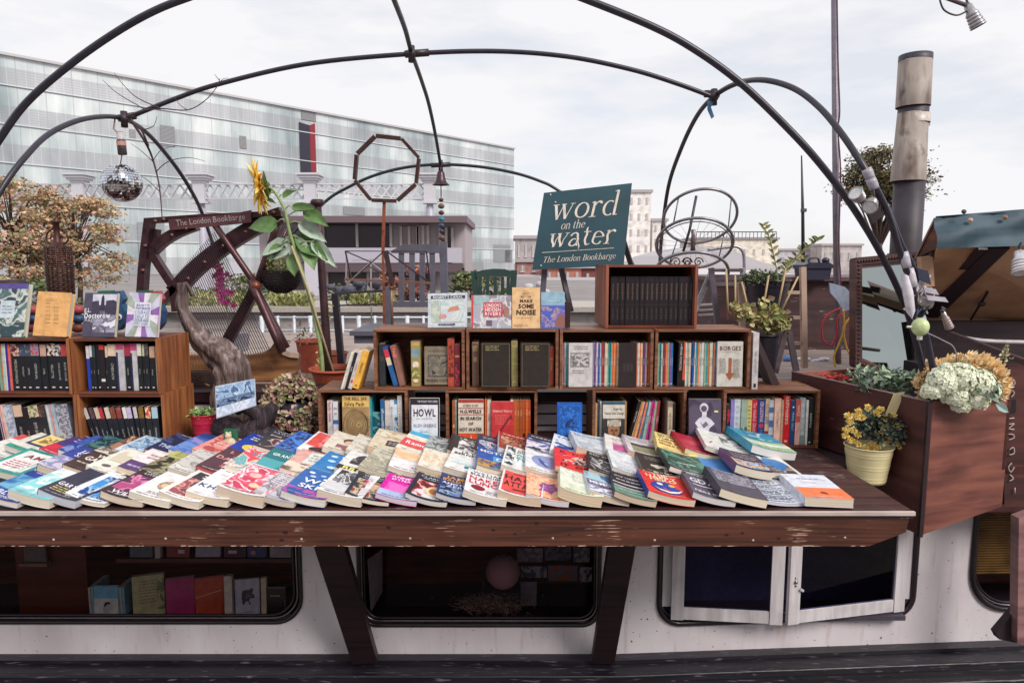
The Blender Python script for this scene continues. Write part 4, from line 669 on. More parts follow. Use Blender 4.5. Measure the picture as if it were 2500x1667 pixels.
face(1151, 2.64, ztc, .155, .128, .014, 'c8c4c8', [a(0, 0, 1, 1, 'c8c4c8 8c8490 d8d4d8 a8a8b4', 12), r(0, 0, .05, 1, 'c84848'), r(.07, .72, .45, .95, '9cb4b8'), r(.3, .35, .78, .78, 'c8404a'), T('LONDON\'S', .54, .69, .1, 'ecdcdc', .42), T('HIDDEN', .54, .56, .1, 'ecdcdc', .4), T('RIVERS', .54, .43, .1, 'ecdcdc', .4), r(.38, .08, .52, .24, '6a5a68'), e(.88, .5, .07, .16, 'a87868')], 'LONDON\'S HIDDEN RIVERS book with a red title panel', 10, -2, 0, group=GT)
face(1251, 2.64, ztc, .107, .158, .015, 'e0b888', [t('YOU', .5, .91, .04, 'b09068', .2), t('HAD', .5, .85, .055, '7a5c44', .25), t('BETTER', .5, .77, .055, '6a4c38', .38), T('MAKE', .5, .67, .075, '3c2c28', .5), T('SOME', .5, .54, .10, '34262a', .66), T('NOISE', .5, .39, .115, '2c2024', .8), l(.15, .25, .85, .27, 1, 'a88860'), t('PHAIDON', .32, .07, .055, '9c7c58', .5)], 'apricot book lettered MAKE SOME NOISE', 8, 0, 0, group=GT)
face(1322, 2.64, ztc, .090, .140, .014, '8cb0c4', [r(0, 0, 1, .62, '4a5cb8'), a(0, .02, 1, .6, '4a5cb8 4a5cb8 b89484 5a6cc4 8c5c54', 20), r(0, .62, 1, .645, '7c94cc'), t('The Leopard', .52, .76, .05, 'dce4ec', .5)], 'slim blue book with a sky picture, right of the apricot one', 8, 1, 0, group=GT)
mk = MB(); mk.box(PX(1374, 2.69, ztc), PX(1391, 2.69, ztc), 2.675, 2.70, ztc, ztc + .102, '3a2226'); tag(mk.build('block'), 'dark brown block standing behind the slim blue book', 'block')
# twenty black volumes in the top crate
spine_row(C3 + .024, 2.668, Z3 + .0100, [(17.2, 190, '20191f', 'tall black gilt lettered volume', [vt('THE COLLECTED WORKS', '8c7468', .52, .86, .3), vt('ANNALS VOLUME', '6c5c5c', .12, .34, .3), r(0, .42, 1, .425, '4a4248'), r(0, .4, 1, .405, '4a4248'), r(0, .93, 1, .935, '4a4248')]) for i in range(17)], 'topmost crate', 'matching black volumes', 0, ybase=.03, name='bound_volume', seed=9, fit=C3 + .352)
# middle row, old hardbacks
zz = Z2 + .0098; GM = 'books in the middle crates'
spine_row(C2a + .016, YC, zz, [(24, 168, '2c3034', 'dark slate cloth hardback', [l(.2, .6, .8, .7, 2, '5a5c5c')]), ('gap', 31), (18, 160, '2a5c98', 'blue and red leaning spine', [r(0, .72, 1, 1, 'c83848'), r(0, .56, 1, .72, 'd8c8a8'), r(0, .93, 1, 1, '2a4a94'), r(0, .53, 1, .56, 'e0d0a0')], -15), ('gap', 4), (22, 162, '8c6458', 'dusty pink leaning hardback', [('r', .1, .68, .9, .96, 'a84038'), vt('TALES', 'd8bca4', .7, .94, .5)], -13)], 'crate of decorated hardbacks', GM, seed=10, name='old_hardback', dep=.12)
spine_row(C2a + .142, YC - .004, zz, [(36, 178, 'a08c58', 'gilt rose spine', [r(.08, .64, .92, .84, '7c98a0'), r(.08, .9, .92, .98, 'c0a060'), e(.5, .5, .34, .06, 'e4d8c0'), e(.35, .46, .2, .035, 'ece0d0'), e(.66, .46, .2, .035, 'e0d0b0'), r(.08, .2, .92, .38, '7c8a4c'), e(.5, .13, .3, .04, 'dccca8'), ('a', .1, .22, .9, .36, 'a0944c 6c7a3c c8b878', 60)])], 'the decorated hardback crate', GM, seed=11, name='old_hardback', dep=.12)
spine_row(C2a + .285, YC - .004, zz, [(26, 188, 'b04a38', 'rust red spine with flourishes', [('a', .15, .3, .85, .9, 'b04a38 b04a38 6c2c28', 60), r(.1, .2, .9, .28, '4a2424')]), (22, 166, '70242c', 'wine red spine with a dark vine', [('a', .1, .05, .9, .6, '70242c a83048 341a20', 60), r(.1, .7, .9, .74, 'b08050')])], 'decorated hardback crate end', GM, seed=12, name='old_hardback', dep=.12)
face(1038, 2.665, zz + .004, .098, .150, .02, '847868', [r(.12, .2, .95, .78, '5a544c'), ('a', .16, .24, .92, .74, '4a4644 6c665c 8c8474 3c3838', 22), l(.15, .84, .9, .93, 1, '6c6254'), t('MRS FRANK COOPER', .5, .11, .075, '3c342c', .88)], 'faded grey green cookery book with an engraved plate', 4, 0, 0, 'old_hardback', GM)
spine_row(C2b + .022, YC - .004, zz, [(27, 172, '6c5040', 'brown spine with gold crest', [r(.1, .8, .9, .93, '8c7454'), e(.5, .62, .34, .06, '9c8464'), l(.2, .3, .8, .4, 2, '8c7454')])], 'middle crate of black gilt books', GM, seed=13, name='old_hardback', dep=.12)
def gilt(px, lab): face(px, 2.634, zz + .002, .112, .172, .03, '2c2622', [('r', .03, .02, .97, .98, '8c7c5c'), ('r', .042, .028, .958, .972, '2c2622'), l(.14, .82, .66, .95, 3, '9c8c64')], lab, 1.5, 0, 0, 'old_hardback', GM, hard=True)
gilt(1176, 'big black gilt lined hardback facing out, left of the olive spine')
gilt(1272, 'big black gilt lined hardback facing out, right of the olive spine')
spine_row(PX(1249, 2.62, 1.25), YC - .012, zz, [(25, 178, '8c8454', 'olive spine, gold lines', [r(.1, .5, .9, .52, 'b0a068'), r(.1, .88, .9, .9, 'b0a068'), r(.1, .1, .9, .12, 'b0a068')])], 'the black gilt crate centre', GM, seed=14, name='old_hardback', dep=.12)
spine_row(PX(1340, 2.62, 1.25), YC + .002, zz, [(20, 155, '8c3428', 'small red brown spine', [r(.1, .7, .9, .72, 'c08458'), r(.1, .66, .9, .67, 'c08458'), vt('POEMS', 'c08458', .4, .62, .4)])], 'black gilt crate, far end', GM, seed=15, name='old_hardback', dep=.12)
# thin coloured spines
TC = {'p': 'c0307c', 'v': '7c5098', 'b': '2470a8', 't': '2a94a0', 'g': '8cac8c', 'G': '4a9080', 'o': 'e0804c', 'r': 'a83438', 'm': '7a3048', 'w': 'd8d4d0', 'c': 'd8c8a4', 'l': 'b8c8c0', 'k': '241e22', 'O': 'e85c2c', 'B': '1c4c9c', 'y': 'd8c068', 's': '9cb8c4', 'L': 'a898c8'}
TN = {'p': 'thin magenta', 'v': 'thin violet', 'b': 'thin blue', 't': 'thin teal', 'g': 'thin sage', 'G': 'thin sea green', 'o': 'thin orange', 'r': 'thin red', 'm': 'thin plum', 'w': 'thin white', 'c': 'thin cream', 'l': 'thin pale green', 'k': 'thin black', 'O': 'bright orange', 'B': 'thin deep blue', 'y': 'thin yellow', 's': 'thin ice blue', 'L': 'thin lilac'}
def thin(seq, tt=6.2, hh=172, tilt=0):
    o = []
    for i, ch in enumerate(seq):
        k = 'k' if ch in 'wlcsy' else 'w'; o.append((tt * (1 + .18 * ((i * 37) % 5 - 2) / 2), hh - (i * 13) % 5, TC[ch], TN[ch] + ' spine', [vt('SELECTED POEMS', '4a464a' if k == 'k' else 'e0dcdc', .25, .9, .42), ('e', .5, .06, .3, .012, 'e8e4e4')], tilt))
    return o
GP = 'thin coloured poetry spines'
spine_row(PX(1372, 2.63, 1.25), YC, zz, thin('wrstg', 5.5), 'crate left of engraved cover', GP, seed=16)
face(1389, 2.632, zz, .092, .172, .008, 'c8c4c4', [l(.2, .84, .8, .94, 2, '8c8484'), r(.06, .45, .86, .78, '8c8888'), ('a', .1, .48, .82, .75, '9c9898 6c6868 c4c0c0', 40), l(.15, .3, .7, .4, 2, '9c9494')], 'grey white booklet with an engraved oval picture', 2, 0, 0, group=GP)
spine_row(PX(1449, 2.63, 1.25), YC, zz, thin('LvwBsrmclGtoooc', 6.2), 'crate after engraved cover', GP, seed=17)
face(1511, 2.634, zz, .068, .172, .01, '2c2226', [('o', .3 + .2 * i, .5 - .06 * j, .06, .03, .02, '5a5054') for i in range(3) for j in range(3)], 'black booklet with faint dotted rings between thin spines', 2, 0, 0, group=GP)
spine_row(PX(1552, 2.63, 1.25), YC, zz, thin('wowocmvwro', 5.4), 'crate after black dotted booklet', GP, seed=18)
spine_row(PX(1603, 2.63, 1.25), YC, zz, thin('pgtlmrogvb', 6.3), 'right middle crate', GP, seed=19)
spine_row(PX(1656, 2.63, 1.25), YC, zz, [(20, 172, '1e1a1e', 'thick black spine with white lettering', [vt('MICHAEL MOORCOCK', 'e4e0dc', .36, .92, .4), ('e', .5, .96, .12, .01, 'e8e4e4')]), (10, 174, 'e0582c', 'bright orange and black spine', [r(0, 0, 1, .14, '241c20'), vt('NIGHTS', 'f0e0c8', .3, .8, .4)])] + thin('wlcBBwtolwwgtoclob', 6.4), 'right middle crate after sixth', GP, 1, seed=20)
face(1750, 2.636, zz + .001, .098, .176, .012, 'd0ccc4', [T('BORGES', .5, .85, .09, '6a4438', .84), l(.15, .76, .85, .78, 1, '8c7c74'), r(.44, .28, .56, .64, 'a8603c'), p([(.32, .3), (.68, .3), (.5, .14)], 'a8603c'), l(.08, .3, .36, .64, 9, '9c948c'), l(.62, .2, .92, .62, 10, '9c948c')], 'cream BORGES booklet with a big brown down arrow', 2, 0, 0, group=GP)
# on top of bottom row, standing beside the crates
spine_row(C2d + .383, YC - .01, Z2, [(23, 222, 'd4d0d0', 'tall white paperback with grey lettering', [vt('THE LAST DAYS', '8c8484', .3, .68, .36), ('r', .3, .03, .7, .1, '2c2428')])], 'the ledge right of crates', 'loose books beside the crates', 0, seed=21)
spine_row(C2a - .134, YC - .012, Z2, [(8, 152, 'ddd8cc', 'slim cream leaning spine', [vt('ESSAYS', '5a5450', .2, .8, .5)]), (7, 152, 'cfcac4', 'slim grey white leaning spine'), (11, 150, '221f26', 'black leaning spine', [vt('FRIEND', 'd8d4d4', .3, .8, .4)]), (15, 154, 'c9c0bc', 'pale spine with red mark', [vt('NOTES', '8c7c80', .3, .85, .4), ('e', .5, .2, .3, .05, 'c04848')]), (26, 156, 'e4ac48', 'thick amber yellow spine', [vt('FRENCH', '5a4430', .2, .9, .3), ('e', .5, .08, .14, .02, '3a3028')])], 'the leaning stack on a crate', 'loose books beside the crates', 17, seed=22)
# bottom row
GR = 'books in the bottom crates'; zb = Z1 + .0098
spine_row(PX(796, 2.62, 1.0), YC, zb, [(21, 170, 'd8d0d0', 'white spine lettered Agatha Christie in red', [vt('Agatha Christie', 'b8304c', .5, .97, .5), l(.15, .1, .85, .4, 7, 'b8b0b4')]), ('gap', 2), (20, 166, 'd8d8dc', 'white spine with a blue band', [r(0, .46, 1, .56, '2c6ca8'), l(.2, .65, .8, .9, 2, 'a8a8b0')]), (7, 164, '3a2c30', 'slim dark spine')], 'crate with gold circles', GR, seed=23)
face(839, 2.634, zb, .104, .190, .02, 'a0845c', [('r', 0, .85, 1, 1, 'c8a45c'), T('THE BELL JAR', .5, .955, .06, '2c2018', .86), ('r', 0, .78, 1, .90, 'd8b468'), T('Sylvia Plath', .45, .84, .075, '2a2020', .74)] + [('o', .62, .42, .08 + .085 * i, (.08 + .085 * i) * .55, .012, '4c3a28') for i in range(1, 5)] + [('o', .55, .42, .40, .24 + .03, .012, '4c3a28'), e(.62, .42, .02, .012, '1c1410'), ('o', .5, .4, .47, .33, .014, '3a2c20'), ('a', 0, 0, 1, .12, 'a0845c 5a4630', 90)], 'THE BELL JAR, brown paperback of gold concentric circles', 2, 0, 0, group=GR)
spine_row(PX(898, 2.62, 1.0), YC - .004, zb, [(13, 182, '2494a4', 'turquoise spine', [vt('ESCAPE', 'a8d8dc', .5, .85, .4)])], 'the crate of gold circles, centre', GR, seed=24)
face(911, 2.66, zb, .03, .12, .01, '2c7c88', [('a', 0, 0, 1, 1, '2c7c88 1c4c5c 5a9ca4', 20)], 'small dark teal cover tucked behind the turquoise spine', 3, 0, 0, group=GR)
spine_row(PX(927, 2.62, 1.0), YC, zb, [(17, 172, '1c5c94', 'blue spine with white capitals', [vt('#Promo1980S', 'd8e4ec', .2, .92, .6)]), (20, 170, 'c8c0bc', 'white and black photographic spine', [('a', 0, .05, 1, .4, '2c3438 d8d4cc 3c6c94 8c8c84', 60), r(0, 0, 1, .12, 'd8d8d4')]), (15, 172, 'd8d8dc', 'white spine with grey blue letters', [vt('the Inventive Crowd', '4c6c9c', .2, .96, .5)]), (15, 172, '3c84bc', 'blue sea coloured spine', [r(0, .55, 1, .9, 'c4d8e8'), ('a', 0, .1, 1, .6, '3c84bc d0e0ec 1c5488', 60)]), (17, 190, 'ccc8c4', 'tall pale grey spine', [l(.3, .1, .7, .95, 14, 'a8a4a8')])], 'crate with gold circles, right half', GR, seed=25)
face(1002, 2.575, TZ + .022, .112, .180, .014, 'd8d8e0', [('r', 0, 0, 1, 1, '2a2630'), ('r', .05, .03, .95, .86, 'd8dae2'), t('THE POCKET POETS SERIES', .6, .93, .045, 'd8d8dc', .7), T('HOWL', .5, .69, .15, '2c2a38', .76), l(.2, .55, .8, .58, 1, 'a8a8b4'), t('ALLEN GINSBERG', .5, .42, .07, '7c7c88', .78), l(.35, .27, .65, .3, 1, 'a0a0a8'), l(.2, .17, .8, .22, 1, '8c8c94')], 'white HOWL book with a black border standing between crates', 4, 0, 0, group='face out books between the crates')
spine_row(PX(1103, 2.62, 1.0), YC, zb, [(12, 170, '9c5c38', 'brown orange spine', [('e', .5, .4, .3, .04, 'd8b890')]), (7, 172, 'a8c4bc', 'slim pale aqua spine')], 'HOT WATER crate left end', GR, seed=26)
face(1120, 2.638, zb, .098, .176, .014, 'dcd0c0', [('r', 0, 0, 1, .24, 'e0562c'), ('r', 0, .93, 1, 1, 'a83c34'), ('r', 0, .80, 1, .815, 'b8443a'), ('r', 0, .655, 1, .67, 'b8443a'), t('A NEW BOOK', .5, .865, .055, '5a3c34', .6), T('H.G.WELLS', .5, .735, .075, '2c2224', .84), T('IN SEARCH', .5, .58, .07, '2c2224', .82), T('OF', .5, .46, .06, '2c2224', .2), T('HOT WATER', .5, .33, .075, '2c2224', .9), p([(.46, .05), (.5, .22), (.54, .05)], 'f0e4cc')], 'orange and cream book lettered IN SEARCH OF HOT WATER', 2, 0, 0, group=GR)
spine_row(PX(1183, 2.62, 1.0), YC - .002, zb, [(9, 176, 'd8642c', 'slim orange spine'), (14, 174, 'd8ccc0', 'cream spine with grey letters', [vt('STORIES', '7c7470', .4, .8, .4)])], 'the HOT WATER crate, centre', GR, seed=27)
face(1200, 2.636, zb, .088, .168, .012, 'c8383c', [T('Diamond Victory', .5, .78, .06, 'e8c0b8', .86), l(.15, .45, .85, .7, 5, 'd86c64'), p([(.1, .02), (.2, .1), (.85, .62), (.95, .56), (.9, .7), (.7, .58), (.12, .12)], '7c2c34')], 'red book with a dark diagonal diver shape', 2, 0, 0, group=GR)
spine_row(PX(1247, 2.62, 1.0), YC - .002, zb, [(12, 174, 'd4c8b8', 'cream spine', [vt('NOVELS', '6a605c', .4, .8, .4)]), (12, 172, 'b8602c', 'amber brown spine', [vt('PLAYS', 'e8c098', .5, .9, .4)]), (11, 172, 'a8542c', 'nut brown spine', [vt('LETTERS', 'e0b488', .5, .9, .4)]), (10, 173, '9c5428', 'tobacco brown spine', [vt('DUBLINERS', 'e0b488', .5, .9, .4)]), (12, 172, 'b85024', 'burnt orange spine', [r(.1, .1, .9, .22, '3a1c18')]), (10, 173, 'c8602c', 'orange ribbed spine', [vt('OUTCASTS', 'f0c8a0', .5, .9, .4)]), (10, 172, 'b4481c', 'deep rust spine', [vt('EXILES', 'f0c8a0', .5, .9, .4)])], 'HOT WATER crate, right side', GR, seed=28)
face(1361, 2.60, TZ + .02, .094, .160, .022, '1c58b0', [('r', .06, .04, .94, .96, '2468c4'), ('a', .1, .07, .9, .93, '2468c4 1c4c94 2c74cc', 60), ('a', .3, .4, .7, .62, '1c3868 2060b4 142c58', 60)], 'bright blue embossed hardback standing between crates', 3, 0, 0, group='face out books between the crates', hard=True)
spine_row(PX(1455, 2.62, 1.0), YC, zb, [(7, 160, 'c8a070', 'slim tan spine'), (9, 168, '384450', 'dark grey blue spine'), (9, 166, 'd0d0d0', 'slim white spine')], 'knitted cap portrait crate', GR, seed=29)
face(1471, 2.634, zb, .086, .168, .012, '3c3a3c', [('r', 0, .93, 1, 1, '2c5c6c'), ('r', 0, .6, 1, .93, 'd4ccc0'), T('Roger Fry', .68, .83, .055, '2c2828', .4), t('Vision and Design', .52, .73, .06, '2c2828', .9), e(.5, .34, .27, .20, 'a87858'), ('a', .2, .42, .82, .58, 'c0b8ac 8c8478 d8d0c4', 60), p([(.22, .42), (.3, .54), (.5, .58), (.72, .53), (.8, .42), (.5, .46)], 'b4aca0'), e(.42, .33, .05, .018, '3a2420'), e(.62, .33, .05, .018, '3a2420'), p([(.5, .34), (.47, .22), (.56, .22)], '8a5c44'), r(.42, .17, .62, .19, '6a3c30')], 'Vision and Design book with a portrait in a knitted cap', 2, 0, 0, group=GR)
spine_row(PX(1524, 2.62, 1.0), YC, zb, [(12, 166, 'a87c50', 'brown card spine')], 'the knitted cap crate, after the portrait', GR, seed=30)
spine_row(PX(1533, 2.62, 1.0), YC, zb, [(12, 172, '221c20', 'black spine with white words', [vt('Paris Paul Stra', 'd8d4d0', .3, .95, .45)], 15)] + [s_[:5] + (15 - i * .7,) for i, s_ in enumerate(thin('coyvobgsgpvpglrm', 6.1, 168))], 'knitted cap crate, leaning run', GR, 14, seed=31)
spine_row(PX(1633, 2.62, 1.0), YC, zb, [(19, 164, 'cfc0a8', 'cream spine with sepia head', [r(0, .88, 1, 1, '8c7c6c'), vt('THE VOYAGE', '6c5c50', .3, .8, .4)]), (11, 160, '2a2428', 'black and white spine', [r(0, 0, 1, .32, 'c4bcb8')])], 'knitted cap crate, right end', GR, seed=32)
figp = [(.38, .12), (.34, .3), (.22, .42), (.16, .52), (.26, .62), (.38, .66), (.34, .74), (.36, .86), (.5, .92), (.62, .84), (.6, .72), (.62, .66), (.74, .6), (.82, .5), (.72, .4), (.62, .3), (.62, .12)]
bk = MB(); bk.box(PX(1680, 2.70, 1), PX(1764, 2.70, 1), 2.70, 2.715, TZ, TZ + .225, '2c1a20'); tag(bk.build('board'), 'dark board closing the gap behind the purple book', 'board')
face(1681, 2.60, TZ + .022, .124, .172, .016, '4c4458', [a(0, 0, 1, 1, '4c4458 5a5268 443c50', 9), p([(.42, .18), (.28, .36), (.18, .46), (.3, .56), (.4, .6), (.4, .7), (.55, .7), (.54, .6), (.68, .54), (.8, .44), (.64, .34), (.58, .18)], 'd0ccd8'), e(.46, .8, .14, .11, 'd0ccd8'), e(.46, .78, .09, .07, '5a5268'), p([(.33, .5), (.42, .42), (.52, .5), (.6, .42), (.46, .34)], '6c6478'), r(.78, .7, .9, .74, 'e0d890'), T('PUSS', .28, .1, .09, 'c8c0d8', .34), T('CAT', .72, .1, .09, 'c8c0d8', .3)], 'purple grey book with a white drawn figure between crates', 5, 0, 0, group='face out books between the crates')
NV = [(11, 160, '1e2a24', 'black spine with red and green letters', [vt('ANIMAL', 'e02c50', .5, .93, .75, 1), vt('TONY', '4cb088', .14, .46, .75, 1)]), (12, 178, '8c7cc0', 'lilac spine', []), (21, 180, 'ccd0d4', 'white grey spine', [t('Pa', .5, .12, .05, '6c6c78'), l(.3, .4, .7, .9, 4, 'b4b8bc')]), (21, 178, '9cac98', 'sage green marbled spine', [('a', 0, 0, 1, .4, '9cac98 4c5850 c0c8bc', 60)]), (13, 178, 'dcc070', 'yellow spine', [l(.2, .2, .8, .9, 8, '9c8448')]), (20, 180, 'c42438', 'crimson spine, The Windfall', [vt('The Windfall  Diksha Basu', 'e4b8b8', .1, .93, .5), ('e', .5, .06, .2, .015, 'e0b0b0')]), (22, 180, '1c3c84', 'navy spine with red disc', [vt('KEN LUKOWIAK', 'd8b8c4', .5, .95, .5, 1), e(.5, .42, .34, .05, 'c83c3c'), vt('MARIJUANA', '8c7cb0', .1, .34, .4), ('e', .5, .06, .2, .02, 'e0e4ec')]), (13, 182, 'd4b088', 'tan spine with blue letters', [vt('GO TO SLEEP', '3c64a0', .4, .95, .6), ('r', 0, 0, 1, .3, '8c2c2c'), ('e', .5, .05, .3, .02, 'e8d8c8')]), (14, 178, 'bcc0c8', 'white and blue chequered spine', [r(0, .1, 1, .22, '4c6c9c'), r(0, .4, 1, .55, '4c6c9c'), r(0, .72, 1, .84, '4c6c9c')]), (24, 184, 'e4bca8', 'peach spine with thin red edges', [r(0, 0, .06, 1, 'b03030'), r(.94, 0, 1, 1, 'b03030'), vt('JUST THIRTY', '9c6c60', .3, .8, .25)]), (7, 178, 'b8a890', 'slim beige spine'), (22, 194, 'c82024', 'tall red spine, KIRSTY MANNING', [vt('KIRSTY MANNING', 'ecc8b4', .42, .98, .42, 1), vt('The Midsummer Garden', 'ecc8b4', .42, .9, .22), ('e', .5, .07, .25, .025, 'e8a8a0')]), (15, 176, '1c4478', 'dark blue spine with white star', [e(.5, .85, .18, .02, 'dce0e8'), vt('MURIEL GRAY', '9cb8d4', .3, .75, .45)]), (16, 180, 'b85450', 'brick pattern red and pink spine', [r(0, 0, 1, .5, 'd0a098'), vt('MAPLE', 'e8c8b8', .55, .95, .5)]), (18, 186, 'a8b4b8', 'pale blue grey spine', [l(.4, .2, .6, .9, 6, 'd8dcdc'), r(0, 0, 1, .2, '7c888c')]), (7, 178, 'd0ccc8', 'slim off white spine'), (16, 184, '1c2426', 'black spine lettered BASKERVILLE', [vt('BASKERVILLE', 'c4c8c4', .15, .9, .35), ('e', .5, .05, .2, .015, 'c8ccc8')])]
spine_row(C1d + .018, YC - .02, zb, [(s_[0] * .985,) + tuple(s_[1:]) for s_ in NV], 'bottom right crate', 'thick novels in the bottom right crate', seed=33, ybase=.012, fit=C1d + .374 - .016)
# ================================================================ far bank: offices, gasholder, houses, trees, railing
def facade_mat():
    m, n, b = base('glass_facade', .22); tx = n.nodes.new('ShaderNodeTexCoord'); sx = n.nodes.new('ShaderNodeSeparateXYZ'); n.links.new(tx.outputs['UV'], sx.inputs[0])
    def mth(op, a_, b_=None):
        k = n.nodes.new('ShaderNodeMath'); k.operation = op
        for i, q in ((0, a_), (1, b_)):
            if q is None: continue
            if isinstance(q, (int, float)): k.inputs[i].default_value = q
            else: n.links.new(q, k.inputs[i])
        return k.outputs[0]
    u, v = sx.outputs[0], sx.outputs[1]      # u in metres along, v in metres up
    fl = mth('FRACT', mth('DIVIDE', v, 3.7)); band = mth('GREATER_THAN', fl, .52)
    lou = mth('MULTIPLY', mth('GREATER_THAN', mth('FRACT', mth('DIVIDE', v, .26)), .62), mth('SUBTRACT', 1, band))
    mul = mth('GREATER_THAN', mth('FRACT', mth('DIVIDE', u, 2.4)), .965); fin = mth('GREATER_THAN', mth('FRACT', mth('DIVIDE', u, .8)), .93)
    cx_ = n.nodes.new('ShaderNodeCombineXYZ'); n.links.new(mth('FLOOR', mth('DIVIDE', u, 2.4)), cx_.inputs[0]); n.links.new(mth('FLOOR', mth('DIVIDE', v, 1.85)), cx_.inputs[1])
    wn = n.nodes.new('ShaderNodeTexWhiteNoise'); wn.noise_dimensions = '2D'; n.links.new(cx_.outputs[0], wn.inputs[0])
    z = n.nodes.new('ShaderNodeTexNoise'); mp_ = n.nodes.new('ShaderNodeMapping'); mp_.inputs['Scale'].default_value = (.16, .05, 1); n.links.new(tx.outputs['UV'], mp_.inputs[0]); n.links.new(mp_.outputs[0], z.inputs[0]); z.inputs['Scale'].default_value = 1.6; z.inputs['Detail'].default_value = 5
    c1 = ramp(n, z.outputs[0], [(.28, '7c8a90'), (.44, 'a8b2b6'), (.56, 'c4cccd'), (.70, 'e0e3e4')]); c2 = ramp(n, z.outputs[0], [(.3, '84898e'), (.48, 'a6a9ae'), (.7, 'c8c8cd')])  # noise tones put soft sky reflections into the facade colour
    c = mixc(n, band, c2, c1); c = mixc(n, mth('MULTIPLY', wn.outputs[0], .20), c, lin('8c9898')); c = mixc(n, mth('MULTIPLY', lou, .38), c, lin('84888c'))
    c = mixc(n, mth('MULTIPLY', mul, .5), c, lin('5e6468')); c = mixc(n, mth('MULTIPLY', fin, .18), c, lin('ffffff')); n.links.new(c, b.inputs['Base Color'])
    n.links.new(mth('ADD', mth('MULTIPLY', lou, .3), .16), b.inputs['Roughness']); return m
def plane_pt(px, py, p0, nrm):
    d = ray(px, py); return EYE + d * ((p0 - EYE).dot(nrm) / d.dot(nrm))
FA = P(0, 133, 68.5); FB = P(1255, 362, 124.0); fd = V((FB.x - FA.x, FB.y - FA.y, 0)); FL = fd.length; fd.normalize(); fn = V((fd.y, -fd.x, 0))
HT2 = (FA.z + FB.z) / 2
def fp(u, v, off=0): return V((FA.x, FA.y, 0)) + fd * u + fn * off + V((0, 0, v))
ob_ = thing('office_building', 'long modern office block of pale banded glass filling the left background', 'building', (FA.x, FA.y, .35))
def uvquad(mb_obj, coords):
    uv = mb_obj.data.uv_layers.new(name='UVMap')
    for i, co_ in enumerate(coords): uv.data[i].uv = co_
m_ = MB(); FM = facade_mat(); U0 = -30; m_.add([fp(U0, .35), fp(FL, .35), fp(FL, HT2), fp(U0, HT2)], [(0, 1, 2, 3)], FM); wo = m_.build('glass_wall', ob_); uvquad(wo, [(0, 0), (FL - U0, 0), (FL - U0, HT2), (0, HT2)])
m_ = MB(); B4 = fp(FL, 0) - fn * 22; m_.add([fp(FL, .35), V((B4.x, B4.y, .35)), V((B4.x, B4.y, HT2)), fp(FL, HT2)], [(0, 1, 2, 3)], FM); wo = m_.build('glass_wall', ob_); uvquad(wo, [(0, 0), (22, 0), (22, HT2), (0, HT2)])
m_ = MB(); m_.add([fp(U0, HT2), fp(FL, HT2), fp(FL, HT2, -22), fp(U0, HT2, -22)], [(0, 1, 2, 3)], M('9a9a9e'))
m_.bar(fp(U0, HT2, .15), fp(FL, HT2, .15), .4, .25, M('b8b4b6')); m_.build('roof', ob_)
m_ = MB()
for k in range(1, 6): m_.bar(fp(U0, k * 3.7 + .25, .05), fp(FL, k * 3.7 + .25, .05), .2, .10, M('c8ccd0', .3))
m_.build('floor_edge', ob_)
def upx(px, py): q = plane_pt(px, py, fp(0, 0), fn); return (q - fp(0, 0)).dot(fd), q.z
for (x0, y0, x1, y1, col) in ((735, 272, 770, 292, '4c444a'), (393, 310, 425, 355, '5a5458'), (316, 318, 330, 342, '6c6668'), (585, 334, 600, 362, '565054'), (1232, 610, 1250, 640, '5c5a60'), (1205, 598, 1245, 640, '6e7276'), (1150, 640, 1180, 690, '747a80'), (1090, 606, 1110, 660, '6e7076'), (340, 545, 400, 640, '7a7e84'), (838, 507, 890, 524, '646068')):
    (u0, v0), (u1, v1) = upx(x0, y1), upx(x1, y0); m_ = MB(); m_.add([fp(u0, v0, .08), fp(u1, v0, .08), fp(u1, v1, .08), fp(u0, v1, .08)], [(0, 1, 2, 3)], stripes(col, 'a0a2a6', 2.2, 'Z', .4)); m_.build('open_louvre', ob_)
(u0, v0), (u1, v1) = upx(733, 425), upx(768, 305); um = lerp(u0, u1, .66)
m_ = MB(); m_.add([fp(u0, v0, .10), fp(um, v0, .10), fp(um, v1 - .2, .10), fp(u0, v1, .10)], [(0, 1, 2, 3)], M('2c2a38', .3)); m_.add([fp(um, v0, .10), fp(u1, v0, .10), fp(u1, v1 + .2, .10), fp(um, v1 - .2, .10)], [(0, 1, 2, 3)], M('84202f', .6)); m_.build('atrium_opening', ob_)
